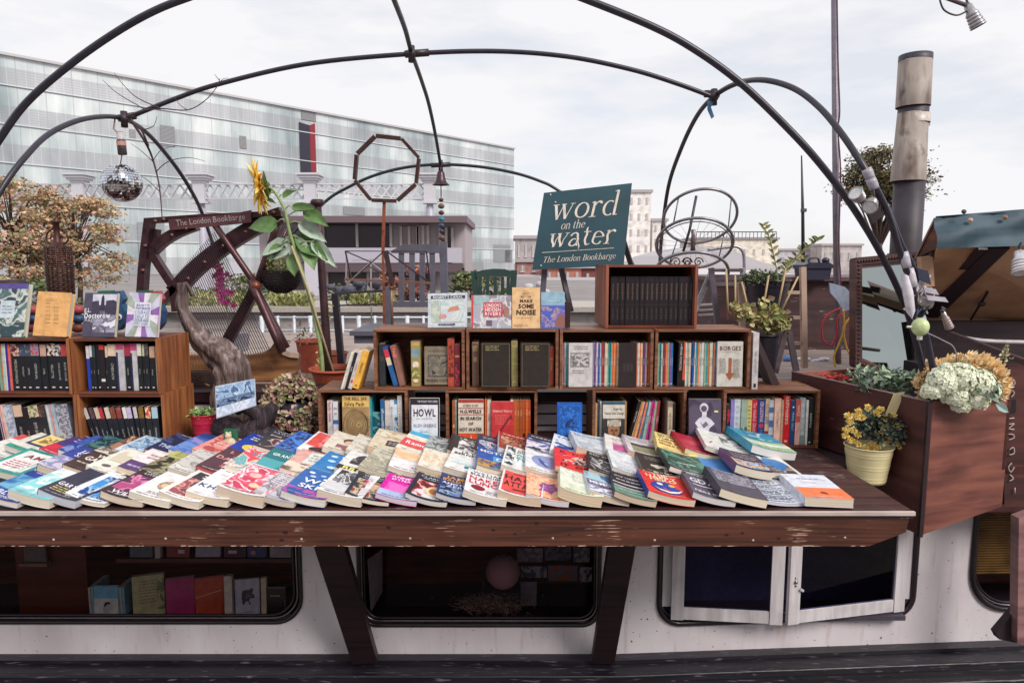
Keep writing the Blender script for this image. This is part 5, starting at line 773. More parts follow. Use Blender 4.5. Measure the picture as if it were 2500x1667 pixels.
# gasholder frame: capped columns joined by lattice girders
gh = thing('gasholder_frame', 'pale iron gasholder guide frame of columns and lattice girders', 'gasholder', (P(760, 700, 60).x, 60, .35)); PW = M('c4c2c8', .5)
cols_ = [(-95, 70), (195, 66), (489, 62), (758, 60), (1049, 62), (1390, 70)]
cps = []
for px, Yd in cols_:
    if px > 1200: continue
    q = P(px, 452, Yd); k = mpp(Yd); top = P(px, 424, Yd).z; cps.append((q, k)); m_ = MB(); m_.lathe([(9 * k, .35 - q.z), (9 * k, -50 * k), (8 * k, -49 * k), (8 * k, -2 * k)], (q.x, Yd, q.z), M('a8a6b4', .4) if px != 758 else M('8c8a98', .4), 16)
    m_.box(q.x - 17 * k, q.x + 17 * k, Yd - 17 * k, Yd + 17 * k, q.z - 44 * k, q.z - 38 * k, PW); m_.box(q.x - 13 * k, q.x + 13 * k, Yd - 13 * k, Yd + 13 * k, q.z - 38 * k, q.z + 4 * k, PW); m_.box(q.x - 15 * k, q.x + 15 * k, Yd - 15 * k, Yd + 15 * k, q.z + 4 * k, q.z + 10 * k, PW)
    for j, (wd, z0) in enumerate(((20, 10), (24, 15), (28, 21))): m_.box(q.x - wd * k, q.x + wd * k, Yd - wd * k, Yd + wd * k, q.z + z0 * k, q.z + (z0 + 5) * k, PW)
    m_.build('column', gh)
for (qa, ka), (qb, kb) in zip(cps, cps[1:]):
    m_ = MB(); za, zb_ = qa.z + 0 * ka, qb.z + 0 * kb
    for dz in (2, -32): m_.bar((qa.x, qa.y, za + dz * ka), (qb.x, qb.y, zb_ + dz * kb), .25, 3 * ka, PW)
    N = 12
    for i in range(N):
        A = qa.lerp(qb, i / N); B = qa.lerp(qb, (i + 1) / N); lo = -31 * ka; hi = 1 * ka
        m_.bar(A + V((0, 0, lo)), B + V((0, 0, hi)), .12, .13, PW); m_.bar(A + V((0, .12, hi)), B + V((0, .12, lo)), .12, .13, PW)
    m_.build('lattice_girder', gh)
# low pavilion house
def rectZ(mb, x0, y0, x1, y1, Yd, dep, mat): a_ = P(x0, y1, Yd); b_ = P(x1, y0, Yd); mb.box(a_.x, b_.x, Yd, Yd + dep, a_.z, b_.z, mat)
Yh = 32; hs = thing('terrace_house', 'low two storey house with brown fascia, dark glazing and balcony', 'house', (P(950, 700, Yh).x, Yh, .35))
m_ = MB(); rectZ(m_, 640, 540, 1135, 760, Yh + .6, 6, M('a89ca0', .7)); m_.build('wall', hs)
m_ = MB(); rectZ(m_, 630, 527, 1140, 543, Yh - .6, 7, M('6c5a60', .6)); m_.build('roof_fascia', hs)
m_ = MB(); rectZ(m_, 640, 643, 1130, 664, Yh - .3, .8, M('5c4c54', .6)); m_.build('floor_band', hs)
for (x0, y0, x1, y1, c) in ((790, 545, 955, 603, '3a3038'), (980, 552, 1020, 640, '8c7c7c'), (1075, 555, 1105, 640, '3a3238'), (1022, 550, 1046, 640, 'a89c98'), (660, 560, 760, 640, '6a6068'), (800, 665, 900, 730, '4a4246'), (660, 665, 770, 730, '544a50'), (930, 665, 1060, 730, '463c40')):
    m_ = MB(); rectZ(m_, x0, y0, x1, y1, Yh + .5, .05, M(c, .2)); wo = m_.build('window', hs); 
    for q in (x0, (x0 + x1) / 2, x1): m_ = MB(); a_ = P(q, y1, Yh + .45); b_ = P(q, y0, Yh + .45); m_.box(a_.x - .06, a_.x + .06, Yh + .40, Yh + .49, a_.z, b_.z, M('b4a8a4')); m_.build('mullion', wo)
m_ = MB(); rectZ(m_, 800, 605, 1128, 641, Yh - .35, .06, M('b4b0bc', .3)); m_.build('balcony_screen', hs)
for x0, x1 in ((1130, 1180), (1185, 1232)):
    m_ = MB(); rectZ(m_, x0, 670, x1, 740, 40, 5, M('b0a4a4', .7)); rectZ(m_, x0 + 8, 680, x1 - 12, 706, 39.9, .08, M('4c444c', .3)); rectZ(m_, x0, 664, x1, 670, 39.6, 5.6, M('8c8084')); tag(m_.build('kiosk'), 'small flat roofed stone kiosk, ' + ('left' if x0 < 1150 else 'right') + ' one of two behind the green chair', 'building')
# white columns at the left foot of the house
for i, x0 in enumerate((478, 563, 747)):
    m_ = MB(); rectZ(m_, x0, 640 if i < 2 else 600, x0 + 26, 760, 27, .4, M('c4c0cc', .5)); tag(m_.build('pillar'), ['square pale pillar seen through the piano strings at left', 'square pale pillar behind the pink flowers', 'tall square pale pillar beside the iron pole'][i], 'pillar')
# brick building right of the offices, cream block, low white roofs
def block(name, lab, x0, y0, x1, y1, Yd, wallc, winr, winc='a09aa0', roofc='a8a0a4', dep=9, base_y=None):  # far walls and windows lightened in colour to stand in for haze
    a_ = P(x0, y1, Yd); b_ = P(x1, y0, Yd); th = thing(name, lab, 'building', (a_.x, Yd, .35)); m_ = MB(); m_.box(a_.x, b_.x, Yd, Yd + dep, .35, b_.z, M(wallc, .8, 0, .2, 1.2)); m_.build('wall', th)
    m_ = MB(); m_.box(a_.x - .2, b_.x + .2, Yd - .25, Yd + dep + .2, b_.z, b_.z + .35, M(roofc)); m_.build('roof', th)
    nx, ny, fx, fy = winr
    for i in range(nx):
        for j in range(ny):
            cx_ = lerp(a_.x, b_.x, (i + .5) / nx); cz_ = lerp(a_.z, b_.z, (j + .5) / ny); ww = (b_.x - a_.x) / nx * fx / 2; hh = (b_.z - a_.z) / ny * fy / 2
            m_ = MB(); m_.box(cx_ - ww, cx_ + ww, Yd - .06, Yd + .02, cz_ - hh, cz_ + hh, M(winc, .2)); wo = m_.build('window', th); m_ = MB(); m_.box(cx_ - ww * 1.1, cx_ + ww * 1.1, Yd - .12, Yd - .062, cz_ - hh - .1, cz_ - hh, M('c8c0c0')); m_.box(cx_ - .05, cx_ + .05, Yd - .09, Yd - .062, cz_ - hh, cz_ + hh, M('c8c0c0')); m_.build('frame', wo)
    return th
block('brick_building', 'red brick building behind the lower left of the sign', 1262, 640, 1345, 700, 70, 'a87870', (3, 2, .4, .5), 'a0949a')
block('grey_building', 'small grey upper house behind the left edge of the sign', 1258, 583, 1310, 640, 74, 'a49c9c', (3, 1, .35, .5), dep=8)
block('brick_building', 'red brick house seen between the easel legs below the sign', 1330, 655, 1420, 690, 60, 'b07060', (4, 1, .4, .45), 'a0949a')
block('brick_building', 'darker brown brick wall beside the topmost crate', 1421, 655, 1475, 690, 61, '7a4444', (2, 1, .3, .3))
block('white_shed', 'plain white shed wall behind the apricot book', 1262, 685, 1330, 745, 58, 'c8c4c8', (2, 1, .2, .2), 'b0acb4')
block('concrete_wall', 'long pale concrete building below the brick houses, right of centre', 1330, 695, 1475, 760, 50, 'b4b0b2', (5, 1, .1, .8), '9c989c')
block('apartment_block', 'tall cream apartment block behind the right edge of the sign', 1510, 470, 1590, 700, 90, 'e6e0dc', (4, 6, .3, .35), 'b8b0b4')
block('apartment_block', 'lower cream wing stepping down right of the cream block', 1590, 540, 1628, 700, 92, 'e0dad6', (2, 5, .3, .35), 'b8b0b4')
block('warehouse', 'long pale yellow flat building with roof railing behind the metal rings', 1690, 585, 1900, 700, 110, 'e2d8ca', (9, 2, .25, .2), 'b4acb0')
block('warehouse', 'low grey building at the horizon behind the pale sprigs', 1895, 612, 2010, 700, 120, 'bcb8c0', (5, 2, .4, .3), '9c969e')
block('warehouse', 'stepped pale concrete block on the horizon beside the toolbox', 2002, 600, 2105, 700, 115, 'b8aeac', (5, 2, .3, .35))
rl = MB(); za = P(1700, 585, 109.5); zb_ = P(1895, 590, 109.5)
rl.bar((za.x, 109.5, za.z + 1.2), (zb_.x, 109.5, za.z + 1.2), .12, .15, '4c444c')
for i in range(22): x = lerp(za.x, zb_.x, i / 21); rl.bar((x, 109.5, za.z), (x, 109.5, za.z + 1.2), .08, .08, '4c444c')
tag(rl.build('roof_railing'), 'dark railing along the flat roof on the right horizon', 'railing')
m_ = MB(); cs_ = []
for (px, py) in ((1560, 690), (1580, 655), (1640, 622), (1710, 602), (1790, 612), (1860, 640), (1960, 662), (2060, 668), (2060, 720), (1560, 720)): cs_.append(P(px, py, 46))
m_.prism(cs_, (0, 14, 0), M('b4b0b4', .6)); tag(m_.build('tent_roof'), 'long low white curved canopy roof behind the bistro chairs', 'canopy')
m_ = MB(); m_.prism([P(px, py, 45) for px, py in ((1600, 690), (1700, 655), (1850, 660), (2060, 680), (2060, 730), (1560, 730))], (0, .6, 0), M('dcd8dc', .6)); tag(m_.build('canvas_wall'), 'bright white canvas wall under the curved canopy roof', 'canvas')
# ---- trees
def tree(name, lab, px, py_top, py_base, wpx, Yd, cs, n=2600, ls=.16, seed=1, trunk='5a4640', hollow=.35, cy=.55, group=None, clumps=26, gz=.35):
    rr = random.Random(seed); k = mpp(Yd); top = P(px, py_top, Yd); x = top.x; H = top.z - gz; th = thing(name, lab, 'tree', (x, Yd, gz), group=group); Rw = wpx * k / 2; cz = gz + H * cy; Rz = H * (1 - cy)
    m_ = MB(); m_.tube(smooth_path([(x, Yd, gz), (x + .02 * H, Yd, gz + H * .25), (x - .01 * H, Yd, gz + H * .5), (x, Yd, gz + H * .85)], 3), [H * .02 * (1 - i / 12) + .012 for i in range(10)], M(trunk, .8), 7)
    cl = []
    for i in range(clumps):
        an = rr.uniform(0, 6.28); ph = rr.uniform(-.75, 1); rad = rr.uniform(.35, 1) ** .6; c_ = V((x + math.cos(an) * Rw * rad * math.sqrt(max(.05, 1 - ph * ph * .8)), Yd + math.sin(an) * Rw * rad * .8, cz + ph * Rz * .86)); cl.append(c_)
        s0 = V((x, Yd, gz + H * rr.uniform(.3, .6))); m_.tube([s0, s0.lerp(c_, .5) + V((0, 0, H * .03)), c_], [H * .007, H * .005, H * .002], M(trunk, .8), 4)
    m_.build('trunk', th); m_ = MB(); lm = leafmat(cs)
    for i in range(n):
        c_ = rr.choice(cl); q = V((rr.gauss(0, 1), rr.gauss(0, 1), rr.gauss(0, .30))) * Rw * hollow * .62; pz = c_ + q; s_ = ls * rr.uniform(.5, 1.3); d_ = V((rr.uniform(-1, 1), rr.uniform(-1, 1), rr.uniform(-.6, .6))).normalized(); e_ = d_.cross(V((rr.uniform(-1, 1), rr.uniform(-1, 1), rr.uniform(-1, 1)))).normalized()
        m_.add([pz - d_ * s_, pz + e_ * s_ * .6, pz + d_ * s_, pz - e_ * s_ * .6], [(0, 1, 2, 3)], lm)
    m_.build('crown', th); return th
AUT = 'b48c70 c49c7c 94966c ccac84 888c64 c48c74 a4a078 d4b498 d09c84 7c805c'
tree('autumn_tree', 'autumn tree with orange and green leaves at the photo left edge', 20, 425, 800, 260, 20, AUT, 9000, .06, 3, hollow=.26, clumps=64, cy=.5, group='autumn trees on the far bank')
tree('autumn_tree', 'autumn tree with pinkish leaves below the mirror ball', 175, 465, 800, 220, 21, AUT, 8500, .06, 5, hollow=.26, clumps=64, cy=.5, group='autumn trees on the far bank')
GRN = '4c5a34 6a7448 3c4428 8c8c5c 5a6440'
for i, (px, pt_, wd, lab) in enumerate(((60, 640, 150, 'low green bush behind the woven bottle, far left'), (480, 700, 150, 'low green bush behind the driftwood tip'), (840, 690, 90, 'trailing green bush beyond the iron pole'), (1000, 640, 120, 'reddish shrub seen through the grey chair back'), (1150, 660, 80, 'dark green shrub left of the green chair'), (1215, 680, 90, 'mottled shrub seen through the green chair'), (620, 650, 120, 'green bush behind the wicker basket'))):
    tree('bush', lab, px, pt_, 760, wd, 16 + i * .4, GRN if i != 3 else '6a2c28 8c4038 4a3428 a06850', 1500, .06, 20 + i, cy=.35, hollow=.5, clumps=14)
tree('spiky_tree', 'bushy green tree behind the stove pipe', 2160, 362, 640, 190, 24, '3c3c26 55532f 6a6438 8c6a3c 2e2e20', 9000, .055, 9, hollow=.34, cy=.80, clumps=70)
st_ = [o for o in bpy.data.objects if o.name == 'spiky_tree'][0]; m_ = MB(); rr = random.Random(15); c0_ = P(2160, 455, 24); LS = leafmat('3c3c26 55532f 6a6438 8c6a3c 2e2e20'); TK = M('4a3c30', .8)
for i in range(90):
    an = rr.uniform(0, 6.28); el = rr.uniform(-.5, .9); d_ = V((math.cos(an) * math.cos(el), math.sin(an) * math.cos(el) * .7, math.sin(el))); L_ = rr.uniform(.9, 1.75) * (1.0 if abs(d_.x) > .5 else .75); e_ = c0_ + d_ * L_ + V((0, 0, -.12)); m_.tube([c0_, c0_ + d_ * L_ * .6 + V((0, 0, .03)), e_], [.02, .010, .004], TK, 4)
    for j in range(46): t_ = rr.uniform(.3, 1.0); q = c0_.lerp(e_, t_) + V((rr.gauss(0, .05), rr.gauss(0, .05), rr.gauss(0, .035))); m_.leaf(q, d_ + V((rr.uniform(-.8, .8), rr.uniform(-.8, .8), rr.uniform(-.8, .6))), V((0, 0, 1)), .085, .04, LS)
m_.build('branches', st_)
# ---- white railing and moored deck beyond
rl = thing('white_railing', 'white tubular railing on the boat moored beyond the pots', 'railing', (P(780, 840, 8).x, 8, P(780, 850, 8).z)); WR = M('c8ccd4', .4)
za, zb_ = P(660, 775, 8).z, P(660, 838, 8).z; xa, xb = P(640, 800, 8).x, P(1330, 800, 8).x
m_ = MB()
for z in (za, lerp(za, zb_, .5), zb_): m_.tube([(xa, 8, z), (xb, 8, z)], .014, WR, 6)
m_.build('rail', rl); i = 0; x = xa
while x < xb: m_ = MB(); m_.tube([(x, 8, za + .02), (x, 8, zb_ - .3)], .017 if i % 3 else .026, WR, 6); m_.build('post', rl); x += .19; i += 1
mb2 = thing('moored_boat', 'grey moored boat with a planted roof beyond the railing', 'boat', (xa, 8.3, -.35)); m_ = MB(); m_.box(P(380, 850, 8.2).x, P(1500, 850, 8.2).x, 8.2, 10.4, -.5, P(780, 838, 8.2).z, M('6c666c', .6)); m_.build('hull', mb2)
m_ = MB(); m_.box(P(390, 800, 9).x, P(1490, 800, 9).x, 9, 10.2, P(780, 838, 8.2).z, P(780, 760, 9).z, wood('8c8484', 'b4aaa6', (.8, 1, 9), 2, .7)); m_.build('cabin', mb2)
m_ = MB(); m_.box(P(380, 760, 9).x, P(1500, 760, 9).x, 8.85, 10.3, P(780, 760, 9).z, P(780, 748, 9).z, M('a8a098')); m_.build('roof', mb2)
m_ = MB(); rr = random.Random(5)
for i in range(2600): q = P(rr.choice([rr.uniform(400, 640), rr.uniform(860, 960), rr.uniform(660, 760)]), 752, rr.uniform(9, 10)) + V((0, 0, rr.uniform(-.02, .16))); m_.leaf(q, V((rr.uniform(-1, 1), rr.uniform(-1, 1), rr.uniform(.2, 1))), V((0, 0, 1)), .10, .03, leafmat('8c9454 a8a86c 6c7440 b8b484'))
tag(m_.build('roof_plants'), 'pale green ground cover growing on the moored boat roof', 'plants', kind='stuff')
for i, (px, py, c, lab) in enumerate(((900, 700, '50505f', 'dark blue bundle of sacks behind the iron pole'), (845, 705, '4c4c5c', 'grey blue bundle of sacks left of the iron pole'), (1310, 702, 'b8b4b8', 'pale bundle behind the apricot book'))):
    m_ = MB(); q = P(px, py, 14)
    for j in range(7): m_.ball(q + V((rr.uniform(-.3, .3), rr.uniform(-.2, .2), rr.uniform(-.08, .1))), rr.uniform(.06, .12), M(c, .7), 9, (1.2, 1, .8), 6)
    tag(m_.build('sacks'), lab, 'sacks')
# ================================================================ hoops, lamps, mirror ball, bell
PIPE = M('2a2634', .35, 0, .2, 30); PIPE2 = M('222632', .35, 0, .2, 30)
D = 1.063
def dp(pts): return [P(x * D, y * D, Y) for x, y, Y in pts]
hf = thing('hoop_frame', 'dome of bent black pipes arching over the bookstall', 'frame', (0, 2.1, 1.6))
def hoop(pts, r_, mat=PIPE, nm='hoop'):
    m_ = MB(); m_.tube(smooth_path(dp(pts), 8), r_ * .92, mat, 10); o = m_.build(nm, hf); return o
hoop([(-330, 1000, 2.15), (-150, 600, 2.1), (-60, 415, 2.1), (0, 318, 2.1), (60, 237, 2.1), (150, 157, 2.1), (250, 85, 2.1), (345, 30, 2.1), (440, -8, 2.1), (640, -75, 2.1), (880, -115, 2.1), (1120, -85, 2.1), (1335, -5, 2.1), (1500, 62, 2.1), (1600, 117, 2.1), (1700, 190, 2.1), (1800, 285, 2.1), (1880, 372, 2.1), (1960, 478, 2.16), (2030, 596, 2.25), (2085, 720, 2.34), (2120, 850, 2.36), (2127, 900, 2.36)], .0118)
hoop([(-160, 760, 2.2), (-60, 560, 2.2), (0, 440, 2.25), (60, 358, 2.35), (120, 303, 2.5), (200, 272, 2.7), (280, 272, 2.95), (340, 308, 3.2), (400, 378, 3.45), (440, 440, 3.6), (468, 500, 3.75), (500, 600, 3.8), (520, 700, 3.8)], .0105)
hoop([(285, 274, 2.95), (400, 228, 2.95), (500, 194, 2.95), (700, 148, 2.95), (930, 125, 2.95), (1130, 118, 2.95), (1300, 130, 2.95), (1450, 160, 2.95), (1560, 194, 2.95), (1640, 224, 2.95)], .0105, nm='ridge_pipe')
hoop([(870, -90, 2.1), (905, 0, 2.4), (930, 66, 2.7), (945, 120, 2.95), (968, 185, 3.3), (985, 240, 3.6), (1000, 310, 4), (1012, 380, 4.4)], .0105, PIPE2, 'ridge_pipe')
hoop([(650, 560, 4.4), (745, 465, 4.4), (800, 430, 4.4), (860, 403, 4.4), (930, 385, 4.4), (1010, 378, 4.4), (1100, 383, 4.4), (1180, 397, 4.4), (1240, 416, 4.4), (1283, 438, 4.4), (1400, 520, 4.4), (1470, 640, 4.4)], .0105, PIPE2)
hoop([(1515, 620, 4), (1520, 540, 4), (1535, 430, 3.8), (1563, 345, 3.5), (1600, 268, 3.2), (1640, 222, 2.97), (1690, 193, 2.8), (1750, 184, 2.6), (1820, 202, 2.45), (1880, 245, 2.32), (1935, 310, 2.2), (1990, 395, 2.12), (2035, 480, 2.14), (2065, 570, 2.19), (2095, 660, 2.23), (2125, 760, 2.28), (2143, 850, 2.28), (2150, 900, 2.28)], .0112)
hoop([(2035, 470, 2.19), (2070, 560, 2.22), (2100, 620, 2.24), (2112, 700, 2.28), (2135, 800, 2.31), (2148, 870, 2.31)], .010, nm='brace_pipe')
for (px, py, Y, d1, d2) in ((945, 123, 2.95, (930, 125), (985, 121)), (1640, 222, 2.96, (1618, 216), (1652, 216)), (1012, 379, 4.4, (990, 380), (1034, 378)), (285, 273, 2.95, (272, 272), (310, 266))):
    m_ = MB(); a_ = P(d1[0] * D, d1[1] * D, Y); b_ = P(d2[0] * D, d2[1] * D, Y); m_.tube([a_, b_], .015, M('2c2228', .4), 10); q = P(px * D, py * D, Y - .01)
    m_.ball(q, .021, M('33262c', .5), 10); m_.tube([q + V((0, 0, .03)), q - V((0, 0, .035))], .014, M('2c2228', .4), 8)
    m_.build('connector', hf)
def tape(px, py, Y, c='b8b0bc', r_=.0128, L=.07, d_=(.45, 0, -.9)):
    q = P(px * D, py * D, Y); d_ = V(d_).normalized() * L / 2; m_ = MB(); m_.tube([q - d_, q - d_ * .3, q + d_ * .3, q + d_], [r_ * .97, r_ * 1.06, r_, r_ * .95], M(c, .35), 10); m_.build('tape', hf)
for i in range(2): tape(1995 + i * 9, 400 + i * 22, 2.115, 'a8a4b0', .0145, .035)
tape(2079, 597, 2.20, 'b0acb8', .0145, .05, (.3, 0, -.9)); tape(2092, 638, 2.22, 'c0bcc6', .0155, .06, (.3, 0, -.9)); tape(2117, 735, 2.27, 'a0a0b4', .0145, .03, (.3, 0, -.9)); tape(1703, 190, 2.76, '8c7878', .013, .03, (.9, 0, .3)); tape(2122, 694, 2.25, '9c9494', .017, .05, (.9, 0, -.3))
rr = random.Random(8)
def twig(pts, r0, mat=M('4a3438', .7)):
    q = smooth_path(dp(pts), 4); m_.tube(q, [lerp(r0, r0 * .35, i / (len(q) - 1)) for i in range(len(q))], mat, 5)
m_ = MB(); twig([(300, 275, 2.9), (335, 330, 2.95), (352, 370, 3), (366, 430, 3), (372, 500, 3)], .006); twig([(340, 335, 2.95), (325, 300, 2.9), (308, 285, 2.88), (300, 272, 2.88)], .005)
twig([(290, 268, 2.9), (330, 255, 2.88), (370, 250, 2.85), (430, 253, 2.85), (470, 232, 2.85), (498, 200, 2.85), (505, 180, 2.85)], .0035); twig([(370, 250, 2.85), (315, 225, 2.85), (283, 195, 2.85), (262, 168, 2.85)], .0025); twig([(500, 196, 2.85), (512, 182, 2.85), (525, 180, 2.85)], .0018); twig([(504, 186, 2.85), (492, 170, 2.85)], .0018); twig([(330, 250, 2.86), (270, 215, 2.85), (236, 184, 2.85)], .0022); twig([(430, 253, 2.85), (412, 240, 2.85), (400, 222, 2.85)], .0018)
twig([(358, 395, 3), (385, 372, 3), (430, 362, 3), (470, 370, 3)], .0025); twig([(350, 372, 3), (370, 345, 3), (405, 335, 3)], .002); twig([(366, 440, 3), (340, 415, 3), (318, 402, 3)], .0022); twig([(352, 372, 3), (322, 345, 3), (300, 330, 3)], .002); twig([(325, 300, 2.95), (352, 290, 2.95), (360, 268, 2.95)], .0025)
tag(m_.build('bare_branch', org=P(372 * D, 500 * D, 3)), 'thin bare dark branch tied to the left hoop above the piano frame', 'branch')
# ---- mirror ball with its motor
q = P(297, 447, 2.9); rb_ = 45 * mpp(2.9); mbt = thing('mirror_ball', 'silver mirror ball hanging from the left hoop', 'mirror ball', (q.x, q.y, q.z - rb_))
m_ = MB(); NR = 22
for i in range(NR):
    p0 = -math.pi / 2 + math.pi * i / NR; p1 = -math.pi / 2 + math.pi * (i + 1) / NR; nseg = max(4, int(44 * math.cos((p0 + p1) / 2)))
    for j in range(nseg):
        a0 = 2 * math.pi * (j + .04) / nseg; a1 = 2 * math.pi * (j + .96) / nseg; pa = p0 + .01; pb = p1 - .01; jt = V((rr.uniform(-1, 1), rr.uniform(-1, 1), rr.uniform(-1, 1))) * rb_ * .006
        vs = [q + jt * (1 if k_ % 2 else -1) + V((math.cos(a_) * math.cos(p_), math.sin(a_) * math.cos(p_), math.sin(p_))) * rb_ for k_, (a_, p_) in enumerate(((a0, pa), (a1, pa), (a1, pb), (a0, pb)))]
        m_.add(vs, [(0, 1, 2, 3)], [metal('d8dce4', .06), metal('b0b0b8', .08), metal('8a7470', .12)][0 if rr.random() < .75 else rr.choice((1, 2))])
m_.ball(q, rb_ * .985, M('1c181c', .5), 24, k=14); m_.build('ball', mbt)
m_ = MB(); mt = P(296, 352, 2.9); k = mpp(2.9); m_.lathe([(9 * k, -25 * k), (10 * k, -24 * k), (10 * k, 8 * k), (8 * k, 10 * k), (8 * k, 28 * k), (4 * k, 29 * k)], mt, M('3a3438', .4), 14, V((-.06, 0, 1)), cap=True); m_.lathe([(8.3 * k, 10.5 * k), (8.3 * k, 27 * k)], mt, M('d0ccd0', .4), 14, V((-.06, 0, 1))); m_.lathe([(10.4 * k, -4 * k), (10.4 * k, 6 * k)], mt, M('c08c80', .4), 14, V((-.06, 0, 1)))
m_.tube([mt - V((0, 0, 24 * k)), q + V((0, 0, rb_))], .0022, M('5a5458'), 5); m_.tube([mt + V((-.015, 0, 28 * k)), mt + V((-.028, 0, .06)), mt + V((-.02, 0, .10))], .003, M('8c7468'), 5); m_.build('motor', mbt)
# ---- bell, beads, tassel
q = P(1076, 402, 4.38); k = mpp(4.38); bt = thing('bell', 'bronze bell with beads and tassel hanging from the rear hoop', 'bell', (q.x, q.y, q.z - 200 * k))
m_ = MB(); c_ = q - V((0, 0, 48 * k)); m_.lathe([(21 * k, 0), (19 * k, 2 * k), (13 * k, 9 * k), (10 * k, 20 * k), (9 * k, 28 * k), (6 * k, 33 * k), (2 * k, 34 * k), (2 * k, 44 * k)], c_, M('4c3a40', .35, .6), 22); m_.build('bell_body', bt)
m_ = MB(); m_.tube([c_, c_ - V((0, 0, 28 * k))], 1.5 * k, M('3c3438'), 6); z = 28
for r_, c in ((6, '4a3438'), (8, '6a4c44'), (7, '4a2c2c'), (7.5, '2c7c9c'), (7, '2c3c5c'), (6, '3a2c34'), (8.5, '5c4444')): z += r_ * 1.1; m_.ball(c_ - V((0, 0, z * k)), r_ * k, M(c, .4), 10, (1, 1, .85), 6); z += r_ * 1.0
m_.build('bead_string', bt); m_ = MB(); s0 = c_ - V((0, 0, z * k))
for i in range(34): an = rr.uniform(0, 6.28); rr_ = rr.uniform(2, 11) * k; m_.tube([s0, s0 + V((math.cos(an) * rr_ * .7, math.sin(an) * rr_ * .7, -15 * k)), s0 + V((math.cos(an) * rr_ + 4 * k, math.sin(an) * rr_, -rr.uniform(38, 50) * k))], 1.2 * k, M('8c7c80', .8), 4)
m_.build('tassel', bt)
# ---- spot lamps
def spot(lab, px, py, Y, d_, r_=.018, L=.055, c='a8a4a8', nfin=4):
    q = P(px, py, Y); d_ = V(d_).normalized(); th = thing('spot_lamp', lab, 'lamp', q, group='spot lamps clamped to the pipes'); m_ = MB(); pr = [(.0015, -L * .55), (r_ * .5, -L * .5), (r_ * .6, -L * .2)]
    for i in range(nfin): z = -L * .1 + L * .6 * i / nfin; pr += [(r_ * (.8 + .05 * i), z), (r_ * (.85 + .05 * i), z + L * .06), (r_ * (.85 + .05 * i), z + L * .10), (r_ * (.72 + .05 * i), z + L * .11)]
    pr += [(r_ * 1.05, L * .5), (r_ * 1.0, L * .56), (r_ * .9, L * .55)]; m_.lathe(pr, q, M(c, .3, .5), 16, d_); m_.lathe([(r_ * .9, L * .52), (.0005, L * .50)], q, M('d8d8dc', .15), 16, d_); m_.build('lamp_body', th)
    m_ = MB(); m_.tube([q - d_ * L * .5, q - d_ * L * .62 + V((0, 0, .01)), q - d_ * L * .2 + V((.0, 0, r_ * 1.7))], .004, M('4c484c', .4), 6); m_.ball(q - d_ * L * .55, .008, M('3c383c', .4), 8); m_.build('bracket', th); return th
top_ = spot('small ribbed silver spot lamp pointing down at the top right corner', 2375, 38, 2.2, (.5, -.1, -.95), .022, .07)
m_ = MB(); m_.tube([P(2270, -30, 2.2), P(2300, -8, 2.2), P(2372, 18, 2.2)], .006, M('5c4c54', .4), 6); m_.tube(smooth_path([P(2294, -2, 2.2), P(2305, 25, 2.2), P(2335, 38, 2.2), P(2360, 28, 2.2)], 4), .0028, M('3a3440', .5), 5); m_.build('lamp_arm', top_)
spot('upper silver spot lamp of the pair clamped on the right hoop', 2098, 482, 2.1, (-.5, -.35, .3), .022, .05)
spot('lower silver spot lamp of the pair clamped on the right hoop', 2128, 497, 2.1, (-.4, -.5, -.35), .022, .05)
m_ = MB(); m_.prism([P(x, y, 2.13) for x, y in ((2106, 500), (2150, 505), (2155, 528), (2133, 545))], (0, .012, 0), M('2c242c', .4)); tag(m_.build('lamp_shield'), 'dark triangular flap behind the pair of spot lamps', 'shield')
spot('clamp spot lamp on the right photo edge under the blue tarpaulin', 2492, 640, 2.25, (-.1, -.4, -.9), .030, .075, 'd0ccd0')
spot('grey lamp head pointing away below the wires at right', 2310, 780, 2.3, (.45, .1, -.8), .014, .06, 'b8a8a8')
q = P(2247, 798, 2.22); th = thing('globe_bulb', 'pale green globe light on the hoop foot', 'light', q); m_ = MB(); m_.ball(q, .027, M('c4d49c', .25), 18, (1, 1, 1.12), 12); m_.build('globe', th); m_ = MB(); m_.lathe([(.008, 0), (.009, .018), (.006, .02)], q - V((0, 0, .042)), M('c8c4b8', .4), 10); m_.lathe([(.004, 0), (.005, .03)], q + V((-.045, 0, -.0)), M('c8c4b8', .4), 8, V((1, 0, 0))); m_.build('socket', th)
m_ = MB()
for i in range(9):
    q = P(2232 + rr.uniform(-18, 30), 690 + i * 9 + rr.uniform(-4, 4), 2.25); m_.tube(smooth_path([q + V((rr.uniform(-.04, .04), rr.uniform(-.02, .02), rr.uniform(-.04, .04))) for _ in range(4)], 3), .003, M(rr.choice(['22202c', 'b8b0b4', '3c3848', '2c3c5c', 'd8d4d4']), .5), 5)
for x, y, dx, dy in ((2240, 655, 26, 40), (2255, 700, 30, 20), (2262, 720, 46, 18)): m_.prism([P(x, y, 2.22), P(x + dx, y + 6, 2.22), P(x + dx + 8, y + dy, 2.22), P(x + 4, y + dy * .7, 2.22)], (0, .006, 0), M(rr.choice(['34384c', 'b4b0bc']), .4))
m_.tube(smooth_path([P(2262, 812, 2.25), P(2300, 830, 2.28), P(2330, 850, 2.28), P(2340, 900, 2.28)], 4), .0022, M('8c8890'), 5)
tag(m_.build('cable_bundle'), 'tangle of taped cables and torn plastic on the right hoop foot', 'cables')
m_ = MB(); m_.lathe([(.0005, -.085), (.013, -.06), (.0155, 0), (.012, .06), (.0005, .085)], P(2217, 716, 2.22), M('d8d4dc', .35), 14, V((-.22, 0, 1))); tag(m_.build('plastic_tube'), 'white plastic tube tied to the hoop foot beside the mirror', 'tube')
